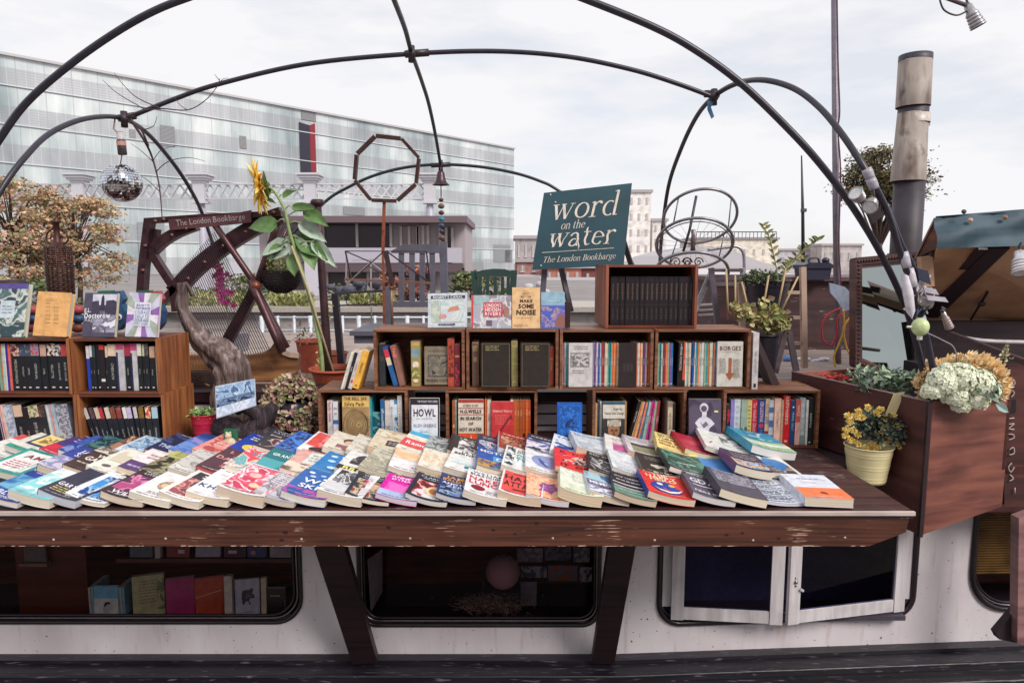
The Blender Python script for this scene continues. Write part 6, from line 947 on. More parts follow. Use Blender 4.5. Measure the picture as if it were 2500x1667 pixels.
m_ = MB(); m_.prism([P(x, y, 2.93) for x, y in ((1728, 246), (1742, 250), (1736, 262), (1744, 285), (1738, 290), (1728, 268))], (0, .006, 0), M('2c5c84', .5)); tag(m_.build('ribbon'), 'blue torn ribbon tied at the right pipe joint', 'ribbon')
# ---- tall pole, antenna, stove pipe
Yp = 3.7; m_ = MB(); m_.tube([P(2037, -40, Yp), P(2041, 500, Yp), P(2046, 895, Yp)], [.016, .017, .018], M('7c7480', .4, .3), 10); po = thing('steel_pole', 'tall grey steel pole rising out of the top of the photo', 'pole', P(2046, 895, Yp)); m_.build('pole', po)
m_ = MB(); m_.tube(smooth_path([P(2043, -40, Yp - .03), P(2046, 150, Yp - .03), P(2050, 270, Yp - .03), P(2046, 320, Yp - .03), P(2052, 420, Yp - .03), P(2048, 600, Yp - .03), P(2052, 700, Yp - .03), P(2040, 890, Yp - .03)], 5), .004, M('5c2c3c', .5), 5); m_.build('cable', po)
m_ = MB(); m_.tube([P(1961, 640, 5), P(1960, 520, 5), P(1957, 380, 5)], [.014, .012, .005], M('34303c', .4), 8); m_.box(*[P(1955, 505, 5).x, P(1966, 505, 5).x, 4.97, 5.0, P(1960, 518, 5).z, P(1960, 510, 5).z], M('4c4854')); tag(m_.build('antenna'), 'thin dark radio antenna right of the wheel rings', 'antenna')
Yc = 3.6; k = mpp(Yc); ch = thing('stove_pipe', 'stained cream and black stove flue with a two part shield', 'chimney', P(2205, 640, Yc))
def cyl(a_, b_, r0, r1, mat, n=28, nm='flue'):
    m_ = MB(); a_ = P(*a_, Yc); b_ = P(*b_, Yc); ax = (b_ - a_); L = ax.length; m_.lathe([(r0 * k, 0), (r1 * k, L), (r1 * k - .004, L), (r0 * k - .004, .01)], a_, mat, n, ax); return m_.build(nm, ch)
def flue_mat():
    m, n, b = base('stained_flue', .5); z = noise(n, 5, (3, 3, .8), 5); z2 = noise(n, 9, (1, 1, 1), 4); c = ramp(n, z, [(.33, '8a7a72'), (.52, 'a0948c'), (.68, '66524a')]); c = mixc(n, ramp(n, z2, [(.6, (0, 0, 0, 1)), (.7, (.7, .7, .7, 1))]), c, lin('3e2a26')); n.links.new(c, b.inputs['Base Color']); return m
FMt = flue_mat(); FD = M('3a323c', .55, 0, .3, 8)
cyl((2208, 650), (2222, 425), 34, 34, FD, nm='lower_flue'); cyl((2217, 443), (2229, 277), 38, 33, FMt, nm='lower_shield'); cyl((2229, 285), (2231, 255), 33, 33, FD, nm='neck'); cyl((2229, 262), (2235, 150), 37, 36, FMt, nm='upper_shield'); cyl((2235, 150), (2236, 135), 36.2, 36, M('3a3644', .5), nm='sooty_rim'); cyl((2231, 302), (2232, 280), 34.5, 34.5, M('c0b4ac', .4), nm='strap')
m_ = MB(); rectZ(m_, 2257, 282, 2273, 307, Yc - .02, .02, M('b0acb0', .4)); m_.build('strap_bolt', ch); cyl((2205, 660), (2207, 618), 39, 36, M('2c2836', .5), nm='collar')
# ================================================================ the sign with its easel
SY = 2.95; sg = thing('bookstall_sign', 'dark teal painted board lettered word on the water, leaning on an easel', 'sign', P(1420, 655, SY))
SG = M('1e4350', .45, 0, .18, 6); tl_, tr_, br_, bl_ = P(1328, 471, SY), P(1543, 447, SY - .02), P(1523, 647, SY - .06), P(1299, 659, SY - .05)
m_ = MB(); m_.hexa([bl_, br_, tr_, tl_], [q + V((0, .012, 0)) for q in (bl_, br_, tr_, tl_)], SG); bo = m_.build('board', sg)
def sgp(u, v): return bl_.lerp(br_, u).lerp(tl_.lerp(tr_, u), v) + V((0, -.0035, 0))
LETC = M('d8ccc0', .5)
def stroke(mb, pts, mapf, wob=None):
    """pts: (x, y, half-width across) in em; ribbon"""
    q = [(V((x, y, 0)), w_) for x, y, w_ in pts]; L = []; Rr = []
    for i, (c_, w_) in enumerate(q):
        a_ = q[max(0, i - 1)][0]; b_ = q[min(len(q) - 1, i + 1)][0]; d_ = (b_ - a_).normalized(); n_ = V((-d_.y, d_.x, 0)); L.append(c_ + n_ * w_); Rr.append(c_ - n_ * w_)
    vs = [mapf(v_.x, v_.y) for v_ in L + Rr]; k = len(q); mb.add(vs, [(i, k + i, k + i + 1, i + 1) for i in range(k - 1)], LETC)
def sm2(pts, k=5): return [tuple(v_) for v_ in smooth_path(pts, k)]
def bowl(cx_, cy_, rx, ry, a0, a1, thick=.075, thin=.028, n=22):
    o = []
    for i in range(n + 1): an = R(lerp(a0, a1, i / n)); o.append((cx_ + rx * math.cos(an), cy_ + ry * math.sin(an), lerp(thin, thick, abs(math.cos(an)) ** 1.3)))
    return o
def sf(x0, x1, y, h=.022): return [(x0, y, h), (x1, y, h)]
SERIF = {   # x-height 1; strokes
 'w': (1.34, [[(.12, .98, .085), (.40, .03, .075)], [(.40, .03, .03), (.64, .98, .028)], [(.62, .98, .085), (.90, .03, .075)], [(.90, .03, .03), (1.2, .97, .026)], sf(-.04, .34, .98), sf(.5, .8, .98), sf(1.05, 1.34, .98)]),
 'o': (.92, [bowl(.46, .5, .37, .46, 0, 360)]),
 'r': (.72, [[(.2, .96, .075), (.2, .03, .075)], sf(.0, .42, .025), [(.02, .90, .02), (.2, .95, .04)], sm2([(.24, .66, .02), (.36, .88, .035), (.52, .94, .06), (.62, .86, .075), (.64, .80, .05)])]),
 'd': (1.0, [bowl(.40, .47, .33, .44, 55, 305), [(.76, 1.52, .075), (.76, .03, .075)], [(.56, 1.47, .02), (.76, 1.53, .04)], [(.7, .04, .03), (.96, .04, .022)]]),
 'n': (1.02, [[(.2, .96, .075), (.2, .03, .075)], sf(.02, .40, .025), [(.02, .90, .02), (.2, .95, .04)], sm2([(.25, .74, .02), (.42, .92, .04), (.62, .93, .055), (.76, .78, .07), (.79, .6, .075), (.79, .03, .075)]), sf(.62, .98, .025)]),
 't': (.62, [sm2([(.26, 1.3, .03), (.25, 1.0, .07), (.25, .3, .075), (.30, .09, .065), (.42, .04, .04), (.56, .12, .02)]), sf(.04, .54, .97, .026)]),
 'h': (1.02, [[(.2, 1.52, .075), (.2, .03, .075)], sf(.02, .40, .025), [(.02, 1.47, .02), (.2, 1.53, .04)], sm2([(.25, .74, .02), (.42, .92, .04), (.62, .93, .055), (.76, .78, .07), (.79, .6, .075), (.79, .03, .075)]), sf(.62, .98, .025)]),
 'e': (.86, [bowl(.44, .48, .34, .45, 8, 325), [(.14, .54, .022), (.78, .54, .022)]]),
 'a': (.88, [sm2([(.14, .74, .06), (.22, .90, .05), (.42, .95, .04), (.58, .84, .06), (.62, .66, .075), (.62, .2, .075), (.68, .06, .05), (.84, .09, .02)]), bowl(.36, .27, .25, .25, 60, 330, .07, .03)]),
 'b': (1.0, [[(.2, 1.52, .075), (.2, .06, .075)], [(.02, 1.47, .02), (.2, 1.53, .04)], bowl(.55, .47, .33, .44, -140, 130)]),
 'g': (.92, [bowl(.42, .62, .28, .32, 0, 360, .065), [(.62, .88, .03), (.86, .96, .04)], sm2([(.28, .34, .03), (.22, .2, .05), (.5, .10, .06), (.78, -.02, .06), (.76, -.26, .04), (.44, -.38, .035), (.14, -.28, .05), (.16, -.08, .04), (.3, .06, .03)])]),
 'k': (.98, [[(.2, 1.52, .075), (.2, .03, .075)], sf(.02, .40, .025), [(.02, 1.47, .02), (.2, 1.53, .04)], [(.26, .44, .025), (.76, .96, .025)], [(.42, .6, .07), (.82, .03, .07)], sf(.58, .94, .97), sf(.62, .98, .025)]),
 'T': (1.2, [[(.6, 1.38, .085), (.6, .03, .085)], sf(.06, 1.14, 1.38, .035), sf(.36, .84, .025), [(.08, 1.38, .03), (.07, 1.12, .012)], [(1.12, 1.38, .03), (1.13, 1.12, .012)]]),
 'L': (1.1, [[(.32, 1.38, .085), (.32, .03, .085)], sf(.08, .56, 1.38, .024), sf(.08, 1.0, .03, .032), [(.98, .05, .03), (1.04, .34, .012)]]),
 'B': (1.14, [[(.3, 1.38, .085), (.3, .03, .085)], sf(.08, .6, 1.385, .026), sf(.08, .6, .028, .026), bowl(.56, 1.06, .34, .31, -90, 90, .08, .028), bowl(.58, .38, .42, .355, -90, 90, .085, .028)]),
}
def serif(mb, s, u0, v0, xh, maxw, mapf, sx, shear=.18, wob=0, gap=.06):
    """xh in board heights; sx converts board height to board width"""
    tot = sum(.5 if ch == ' ' else SERIF[ch][0] + gap for ch in s); k = maxw / tot; x = 0
    for ch in s:
        if ch == ' ': x += .5; continue
        adv, strokes = SERIF[ch]
        for st_ in strokes:
            def f(a_, b_, x=x): w2 = wob * math.sin(b_ * 9 + x * 3) if wob else 0; return mapf(u0 + (x + a_ + shear * b_ + w2) * k, v0 + b_ * xh)
            if wob and len(st_) == 2:
                (xa, ya, wa), (xb_, yb_, wb_) = st_; st_ = [(lerp(xa, xb_, i / 10), lerp(ya, yb_, i / 10), lerp(wa, wb_, i / 10)) for i in range(11)]
            stroke(mb, st_, f)
        x += adv + gap
m_ = MB(); serif(m_, 'word', .12, .625, .20, .76, sgp, 1, .12); serif(m_, 'on the', .25, .50, .07, .27, sgp, 1, .18); serif(m_, 'water', .13, .275, .175, .74, sgp, 1, .12, .035)
serif(m_, 'The London Bookbarge', .10, .085, .052, .80, sgp, 1, .22)
m_.add([sgp(.08, .214), sgp(.87, .214), sgp(.87, .220), sgp(.08, .220)], [(0, 1, 2, 3)], LETC); m_.tube([sgp(.46, .33), sgp(.48, .27), sgp(.475, .225)], .0035, LETC, 5)
for u, v_ in ((.08, .965), (.15, .86), (.09, .05)): m_.lathe([(.0035, 0), (.0005, .002)], sgp(u, v_), LETC, 8, V((0, -1, 0)))
m_.build('lettering', bo)
es = thing('easel', 'dark wooden easel legs standing behind the sign', 'easel', P(1400, 800, 3.0)); EM = M('3a323c', .5)
m_ = MB(); m_.bar(P(1330, 655, 2.96), P(1318, 800, 2.9), .022, .012, M('54505c', .5)); m_.build('leg', es)
for a_, b_ in (((1370, 655, 2.99), (1394, 760, 2.92)), ((1523, 590, 3.05), (1545, 660, 3.2))): m_ = MB(); m_.bar(P(*a_), P(*b_), .022, .012, EM); m_.build('leg', es)
# ================================================================ piano frame with strings
YP = 3.15; IR = M('4a3036', .4, .5, .3, 25, .4); pf = thing('piano_frame', 'rusty iron piano frame with strings and a plate lettered The London Bookbarge', 'piano frame', P(540, 960, YP)); kp = mpp(YP)
def pb(pts, dpt, mat, nm, y=YP, par=pf): m_ = MB(); m_.prism([P(px, py, y) for px, py in pts], (0, dpt, 0), mat); return m_.build(nm, par)
def barpx(pts, wd, dpt, mat, nm, y0=YP, y1=None, par=pf):
    m_ = MB(); y1 = y0 if y1 is None else y1
    for i in range(len(pts) - 1): m_.bar(P(*pts[i], lerp(y0, y1, i / (len(pts) - 1))), P(*pts[i + 1], lerp(y0, y1, (i + 1) / (len(pts) - 1))), dpt, wd * kp, mat, up=V((0, 0, 1)) if abs(pts[i][0] - pts[i + 1][0]) > abs(pts[i][1] - pts[i + 1][1]) else V((1, 0, 0)))
    return m_.build(nm, par)
barpx([(358, 540), (500, 530), (690, 522)], 13, .05, IR, 'top_rail'); barpx([(366, 538), (352, 650), (346, 740), (350, 830)], 17, .05, IR, 'side_post'); barpx([(385, 560), (380, 600)], 8, .04, IR, 'side_post', YP + .02)
def arc_beam(pts, wd, nm, y0, y1): return barpx([tuple(v_)[:2] for v_ in smooth_path([(x, y, 0) for x, y in pts], 4)], wd, .045, IR, nm, y0, y1)
arc_beam([(366, 620), (400, 588), (440, 565), (480, 550)], 24, 'arch_beam', YP + .01, YP + .01); arc_beam([(425, 715), (470, 665), (520, 622), (580, 580), (650, 540), (690, 525)], 38, 'arch_beam', YP + .02, YP + .02)
barpx([(368, 612), (395, 655), (425, 700), (432, 760)], 17, .04, IR, 'strut', YP + .005); barpx([(432, 700), (395, 740), (352, 790)], 16, .04, IR, 'strut', YP + .005)
def pipe(a_, b_, r_, nm='strut', y=(YP, YP)): m_ = MB(); pa, pc = P(*a_, y[0]), P(*b_, y[1]); m_.tube([pa.lerp(pc, i / 4) for i in range(5)], r_ * kp, M('55383c', .35, .5, .3, 20, .3), 10); m_.build(nm, pf)
pipe((524, 548), (628, 700), 8, y=(YP - .02, YP - .05)); pipe((612, 684), (690, 860), 10, y=(YP - .05, YP - .08)); pipe((622, 700), (700, 850), 9, y=(YP + .06, YP + .06)); pipe((684, 530), (624, 700), 8.5, y=(YP + .03, YP)); pipe((700, 560), (632, 700), 5, y=(YP + .09, YP + .09))
barpx([(632, 690), (590, 770), (545, 850)], 24, .04, IR, 'strut', YP + .05)
m_ = MB(); m_.ball(P(624, 698, YP - .05), 13 * kp, M('7a4434', .4, .4), 10); m_.build('bolt', pf)
pl = pb([(410, 536), (548, 526), (612, 513), (613, 543), (548, 550), (414, 562)], .012, M('6a4448', .4, .4, .2, 20), 'name_plate', YP - .035)
m_ = MB(); a_ = P(412, 560, YP - .036); b_ = P(612, 541, YP - .036); ux = (b_ - a_).normalized(); uy = V((0, 0, 1)).cross(V((0, 0, 0))) if False else V((-ux.z, 0, ux.x)).normalized()
L_ = (b_ - a_).length; put_text(m_, 'The London Bookbarge', a_, ux, uy, V((0, -.002, 0)), L_ * .52, 13 * kp, 14 * kp, M('a89a9c', .6), L_ * .84, 0); m_.build('cut_letters', pl)
SM = M('4c3c44', .3, .6)
m_ = MB()
for i in range(26):
    t_ = i / 25; x0 = lerp(432, 522, t_); y0 = lerp(668, 566, t_); x1 = lerp(510, 662, t_); y1 = lerp(868, 862, t_)
    m_.tube([P(x0, y0, YP - .012), P(x1, y1, YP - .012)], .0017, SM, 4)
for i in range(30):
    t_ = i / 29; m_.tube([P(lerp(440, 640, t_), lerp(860, 866, t_), YP - .028), P(lerp(458, 668, t_), lerp(925, 905, t_), YP - .03)], .0011, SM, 4)
so_ = m_.build('strings', pf)
for px, py in ((400, 536), (640, 521), (668, 519), (380, 540), (356, 600), (350, 660), (420, 574), (455, 558), (545, 600), (600, 566), (500, 640), (460, 680)):
    m2 = MB(); m2.lathe([(.009, 0), (.009, .006), (.0005, .010)], P(px, py, YP - .028), M('6c4c44', .4, .5), 8, V((0, -1, 0))); m2.build('bolt', pf)
so_['kind'] = 'stuff'
WB = wood('5c3a24', '9c6c44', (1, 1, 10), 3, .5, '3a2418', .45)
pb([(446, 866), (600, 868), (640, 862), (660, 850), (668, 838), (676, 842), (684, 858), (700, 868), (726, 868), (726, 906), (700, 926), (640, 930), (446, 936)], .05, WB, 'wood_soundboard', YP - .02)
pb([(668, 833), (680, 832), (700, 858), (728, 862), (728, 874), (706, 872), (690, 866)], .012, M('b89c8c', .5), 'soundboard_edge', YP - .034)
pb([(430, 936), (455, 933), (700, 930), (690, 942), (430, 952)], .04, M('3c2826', .5), 'lower_rail', YP - .03)
m_ = MB(); m_.box(P(425, 960, 3.0).x, P(780, 960, 3.0).x, 2.98, 3.06, P(500, 975, 3.0).z, P(500, 955, 3.0).z, wood('5a3424', '8a5a40', (1, 18, 18), 3, .6, 'b8a090', .42)); tag(m_.build('timber_beam'), 'brown weathered beam lying under the piano frame', 'beam')
m_ = MB(); q = P(478, 930, 3.02)
for i in range(9): m_.tube([q + V((math.cos(a_ * .33) * .10 * (.7 + .04 * i), math.sin(a_ * .33) * .03, -.03 + i * .009)) for a_ in range(20)], .004, M('3c2a28', .7), 5)
m_.tube([P(455, 918, 3.0), P(490, 930, 3.0), P(515, 945, 3.0)], .005, M('a87c50', .6), 6); tag(m_.build('wicker_tray'), 'dark wicker tray under the piano frame beside the crates', 'basket')
m_ = MB(); m_.prism([P(x, y, 3.28) for x, y in ((572, 815), (600, 812), (597, 858), (567, 858))], (0, .05, 0), M('c0bcc8', .3)); m_.tube(smooth_path([P(600, 818, 3.3), P(607, 816, 3.3), P(604, 840, 3.3), P(596, 850, 3.3)], 4), .0035, M('c0bcc8', .3), 6); tag(m_.build('enamel_jug'), 'pale enamel jug behind the piano strings', 'jug')
# pink orchid, seen through the strings
ot = thing('pink_orchid', 'magenta orchid spray behind the piano strings', 'flower', P(560, 870, 3.3)); m_ = MB(); m_.tube(smooth_path([P(560, 880, 3.3), P(556, 780, 3.3), P(548, 720, 3.3), P(535, 650, 3.3)], 4), .003, M('8c9c7c'), 5); m_.build('stem', ot); m_ = MB(); PK = leafmat('d0188c e834a8 b81480 f060bc'); rr = random.Random(4)
for i in range(26):
    q = P(lerp(534, 556, i / 26) + rr.uniform(-16, 20), lerp(655, 745, i / 26) + rr.uniform(-6, 6), 3.27 + rr.uniform(-.02, .02)); ax = V((rr.uniform(-.6, .6), -1, rr.uniform(-.4, .4)))
    for j in range(5): an = j * 1.257 + i; m_.leaf(q, V((math.cos(an), -.2, math.sin(an))), ax, .019, .013, PK)
m_.build('petals', ot)
m_ = MB()
for i in range(14): q = P(535 + rr.uniform(-8, 8), 632 + rr.uniform(-22, 22), 3.28); m_.leaf(q, V((rr.uniform(-1, 1), -.3, rr.uniform(-1, 1))), V((0, -1, 0)), .018, .012, leafmat('d86a58 e88c6c c04c50'))
tag(m_.build('coral_flowers'), 'small coral flowers above the magenta orchid', 'flower')
# ================================================================ driftwood, bucket, postcard, figurine
DW = wood('3a2a2e', '7c6a6c', (2, 2, 9), 5, .75, 'a89894', .45, bmp=1.0)
def driftmat():
    m, n, b = base('driftwood', .75); z = noise(n, 11, (4, 4, .8), 6, dist=.8); c = ramp(n, z, [(.30, '2a1e22'), (.5, '64524f'), (.72, '9c8c88')]); n.links.new(c, b.inputs['Base Color']); bump(n, b, z, 1, .012); return m
DW = driftmat(); m_ = MB(); Yd = 2.78
pts = [(442, 690, 9), (446, 715, 13), (444, 745, 14), (455, 775, 14), (476, 810, 20), (500, 838, 27), (530, 860, 33), (558, 888, 38), (570, 930, 40), (566, 990, 44), (560, 1060, 46)]
sp_ = smooth_path([P(a_, b_, Yd) for a_, b_, c in pts], 5); rs = [lerp(pts[min(10, i // 5)][2], pts[min(10, i // 5 + 1)][2], (i % 5) / 5) * mpp(Yd) * (1 + .05 * math.sin(i * .9)) for i in range(len(sp_))]; rs[-1] = rs[-2]
rr = random.Random(2); m_.tube(sp_, rs, DW, 28)
for i_, c_ in enumerate(sp_):
    for a_ in range(28): v_ = m_.v[i_ * 28 + a_]; m_.v[i_ * 28 + a_] = c_ + (v_ - c_) * (1 + .16 * math.sin(a_ * .9 + i_ * .10) + .09 * math.sin(a_ * 2.24 + i_ * .2) + rr.uniform(-.03, .03))
m_.tube(smooth_path([P(452, 690, Yd), P(462, 705, Yd), P(470, 722, Yd)], 3), .008, DW, 7)
tag(m_.build('driftwood_branch'), 'tall twisted grey driftwood branch rising beside the left crates', 'driftwood')
DK2 = driftmat(); cr2 = [x for x in DK2.node_tree.nodes if x.type == 'VALTORGB'][0]; cr2.color_ramp.elements[0].color = lin('140e14'); cr2.color_ramp.elements[1].color = lin('30242a'); cr2.color_ramp.elements[2].color = lin('5a4850')
m_ = MB()
for path in ([(492, 1050, 22), (520, 1040, 32), (560, 1050, 36), (600, 1055, 30), (640, 1030, 24), (668, 990, 14)], [(486, 1040, 12), (500, 1055, 22), (512, 1080, 22)], [(600, 1060, 26), (590, 1080, 36), (560, 1085, 40), (520, 1085, 30)], [(640, 1020, 20), (600, 990, 18), (575, 1000, 14)], [(610, 1060, 30), (650, 1070, 34), (690, 1080, 26)]):
    sp_ = smooth_path([P(a_, b_, 2.62) for a_, b_, c in path], 4); k = mpp(2.62); m_.tube(sp_, [(lerp(path[min(len(path) - 1, i // 4)][2], path[min(len(path) - 1, i // 4 + 1)][2], (i % 4) / 4)) * k for i in range(len(sp_))], DK2, 11)
for v_ in m_.v: v_ += V((rr.uniform(-1, 1), rr.uniform(-1, 1), rr.uniform(-1, 1))) * .005
tag(m_.build('driftwood_root'), 'dark knotted driftwood root lying behind the paperbacks', 'driftwood')
def pail(name, lab, px, pt_, pbm, rt, rb2, Yd, col, cat='bucket', lip=.003, rings=(), parts=True, dark='2a1c18', rough=.35):
    k = mpp(Yd); a_ = P(px, pbm, Yd); b_ = P(px, pt_, Yd); H = b_.z - a_.z; c = V((a_.x, Yd + rt * k, a_.z)); th = thing(name, lab, cat, c); m_ = MB(); pr = [(.0005, 0), (rb2 * k, 0)]
    for i in range(1, 24):
        t_ = i / 24; rr_ = lerp(rb2, rt, t_) * k
        if any(abs(t_ - g_) < .02 for g_ in rings): rr_ += .0022
        pr.append((rr_, H * t_))
    pr += [(rt * k, H), (rt * k + lip, H), (rt * k + lip, H + lip), (rt * k - .001, H + lip), (rt * k * .94, H * .84), (.0005, H * .84)]
    m_.lathe(pr[:-1], c, M(col, rough), 32); m_.lathe([(rt * k * .94, H * .84), (.0005, H * .86)], c, M(dark, .9), 24); m_.build('pot', th); return th, c + V((0, 0, H))
def greens(mb, c, r_, n, L, W, mat, seed=0, flat=.6, up=.3, rad=(0, 1)):
    r2 = random.Random(seed)
    for i in range(n):
        an = r2.uniform(0, 6.28); ph = r2.uniform(-.15, 1); rho = r2.uniform(*rad) ** .5; d_ = V((math.cos(an) * math.sqrt(1 - ph * ph * .9), math.sin(an) * math.sqrt(1 - ph * ph * .9), ph * flat + up * .2)); q = c + V((d_.x * r_ * rho, d_.y * r_ * rho, d_.z * r_ * rho))
        dd = (d_ + V((r2.uniform(-.7, .7), r2.uniform(-.7, .7), r2.uniform(-.5, .7)))).normalized(); mb.leaf(q, dd, d_ + V((0, 0, .5)), L * r2.uniform(.6, 1.3), W * r2.uniform(.7, 1.2), mat, .1, r2.uniform(0, .3))
th, tp_ = pail('red_bucket', 'small red metal bucket with green seedlings beside the left crates', 488, 1018, 1082, 33, 25, 2.55, 'b8203c', rings=(.35, .72), lip=.004)
m_ = MB(); greens(m_, tp_ - V((.01, 0, .008)), .042, 150, .022, .014, leafmat('7c9c5c 9cb474 5c7c44 b0c088'), 3); m_.build('seedlings', th)
m_ = MB(); c4 = [P(525, 943, 2.52), P(622, 924, 2.52), P(625, 990, 2.50), P(528, 1022, 2.50)]; pc = MB(); pc.hexa([c4[3], c4[2], c4[1], c4[0]], [q + V((0, .003, 0)) for q in (c4[3], c4[2], c4[1], c4[0])], M('b8c4d4', .3)); po = pc.build('postcard', org=c4[3]); tag(po, 'blue and white seascape photo card propped on the driftwood root', 'card')
def qd(u, v_): return c4[3].lerp(c4[2], u).lerp(c4[0].lerp(c4[1], u), v_) + V((0, -.0012, 0))
m_ = MB()
for (u0, v0, u1, v1, cs) in ((.02, .56, .98, .97, '5c84b4 8cacd0 c8d4e0 4a6c9c'), (.02, .34, .98, .55, 'c8d0dc 4c648c 8ca4c4 2c3c5c'), (.02, .03, .98, .33, 'c8d4e4 b0c4dc d8dce8')): m_.add([qd(u0, v0), qd(u1, v0), qd(u1, v1), qd(u0, v1)], [(0, 1, 2, 3)], art(cs, 30))
m_.build('picture', po)
th = thing('figurine', 'tiny cream seated figurine with a green back on the driftwood', 'figurine', P(560, 1092, 2.5)); k = mpp(2.5); m_ = MB(); CRM = M('c8bca0', .5)
q = P(560, 1080, 2.5); m_.ball(q, 15 * k, CRM, 12, (1, .8, .9)); m_.ball(q + V((-2 * k, 0, 17 * k)), 8.5 * k, CRM, 10); m_.ball(q + V((-15 * k, -.005, -9 * k)), 6 * k, CRM, 8, (1.6, 1, .7)); m_.ball(q + V((14 * k, -.006, -10 * k)), 6.5 * k, CRM, 8, (1.6, 1, .7)); m_.tube([q + V((-12 * k, 0, 6 * k)), q + V((-14 * k, -.01, -4 * k)), q + V((0, -.015, -5 * k))], 3.2 * k, CRM, 6); m_.tube([q + V((12 * k, 0, 6 * k)), q + V((15 * k, -.01, -2 * k)), q + V((4 * k, -.015, -6 * k))], 3.2 * k, CRM, 6); m_.ball(q + V((-6 * k, 0, 25 * k)), 3 * k, CRM, 6); m_.ball(q + V((3 * k, 0, 25 * k)), 3 * k, CRM, 6); m_.build('figure', th)
m_ = MB(); m_.box(q.x - 17 * k, q.x + 17 * k, 2.515, 2.522, q.z - 18 * k, q.z + 32 * k, M('2c6c50', .4)); m_.build('green_back', th)
# ================================================================ plants and pots behind the crates
th, tp_ = pail('terracotta_bowl', 'wide terracotta bowl holding the sunflower stem', 805, 912, 965, 62, 40, 3.02, 'b0563c', cat='pot', lip=.010, rough=.7)
th2 = thing('sunflower', 'tall drooping yellow sunflower with big green leaves tied to a cane', 'sunflower', tp_ - V((0, 0, .01))); YS = 3.05
stem = smooth_path([P(788, 915, YS), P(783, 850, YS), P(765, 760, YS), P(745, 690, YS), P(726, 625, YS), P(708, 570, YS), P(697, 520, YS), P(684, 490, YS), P(668, 466, YS), P(654, 455, YS)], 5)
m_ = MB(); m_.tube(stem, [lerp(.0095, .0055, i / (len(stem) - 1)) for i in range(len(stem))], M('8ca068', .6), 8); m_.build('stem', th2)
m_ = MB(); m_.tube([P(815, 912, YS), P(750, 700, YS - .02), P(712, 600, YS - .02)], .0055, M('b8a880', .6), 6); m_.build('cane', th2)
hc_ = P(640, 455, YS); ax = V((-.88, -.42, -.15)).normalized(); e1 = ax.cross(V((0, 0, 1))).normalized(); e2 = e1.cross(ax).normalized()
m_ = MB(); m_.lathe([(.001, -.035), (.012, -.032), (.030, -.014), (.034, 0), (.001, .012)], hc_, M('4c5a34', .7), 18, ax)
for i in range(22): an = i * .2856; d_ = e1 * math.cos(an) + e2 * math.sin(an); m_.leaf(hc_ + d_ * .03 - ax * .004, d_ - ax * .35, -ax, .04, .018, M('5a7044', .6))
m_.build('calyx', th2)
m_ = MB(); m_.lathe([(.034, .002), (.028, .012), (.014, .016), (.001, .017)], hc_, M('4a3020', .9, 0, .3, 200), 20, ax); m_.build('seed_head', th2)
m_ = MB(); YL2 = leafmat('f6cc58 f8d878 f0bc50 fae090')
for lay_ in range(2):
    for i in range(20): an = (i + .5 * lay_) * .314 + rr.uniform(-.08, .08); d_ = e1 * math.cos(an) + e2 * math.sin(an); m_.leaf(hc_ + d_ * .028 + ax * (.006 - .004 * lay_), d_ + ax * rr.uniform(-.1, .45) + V((0, 0, -.12)), ax, .098 * rr.uniform(.8, 1.1), .038, YL2, .12, rr.uniform(-.1, .2))
m_.build('petals', th2)
def biglf(px, py, dx, dy, Lp, Wp, mat, dr=.25, Y=YS, st=None):
    q = P(px, py, Y); k = mpp(Y); s0 = min(stem, key=lambda v_: (v_ - q).length) if st is None else st
    m_ = MB(); m_.tube([s0, s0.lerp(q, .5) + V((0, 0, .012)), q], .0028, M('8ca068', .6), 5)
    d_ = V((dx, rr.uniform(-.5, -.1), dy)).normalized(); sx = d_.cross(V((0, -1, .55))).normalized(); u = sx.cross(d_); rows_ = [(-.06, .30), (.02, .62), (.16, .95), (.34, 1.0), (.54, .82), (.74, .5), (.9, .2), (1.0, .02)]; vs = []
    for yy, ww in rows_:
        for xx in (-1, -.5, 0, .5, 1):
            z = -.16 * (1 - abs(xx)) * ww - dr * yy * yy + .02 * math.sin(yy * 14 + xx * 5); vs.append(q + d_ * (yy * Lp * k * .9) + sx * (xx * ww * (1 + rr.uniform(-.12, .1)) * Wp * k / 2) + u * (z * Lp * k))
    m_.add(vs, [(r_ * 5 + c, r_ * 5 + c + 1, r_ * 5 + 6 + c, r_ * 5 + 5 + c) for r_ in range(7) for c in range(4)], mat, True); m_.build('leaf', th2)
LG = M('5c7c48', .5, 0, .2, 30); LP = M('a8b8a8', .6, 0, .15, 30); LM2 = M('6c8a54', .55, 0, .2, 30)
for a_ in ((672, 545, -1, -.05, 72, 50, LG), (690, 590, -.9, -.45, 70, 36, LP), (715, 505, .9, .05, 66, 26, LG), (690, 478, .7, .35, 40, 22, LG), (745, 515, .9, -.45, 75, 36, LG), (735, 545, .8, -.5, 80, 40, LP), (728, 580, .9, -.55, 95, 46, LG), (765, 590, .75, -.75, 90, 34, LP), (700, 590, -.6, -.5, 68, 52, LP), (722, 580, -.1, -1, 52, 62, LP), (752, 600, .3, -.95, 66, 44, LM2), (716, 622, .0, -1, 58, 36, LM2), (682, 600, -.7, -.6, 52, 30, LM2), (660, 470, -.6, .3, 40, 16, LG), (650, 485, .4, -.1, 44, 12, LM2)): biglf(*a_)
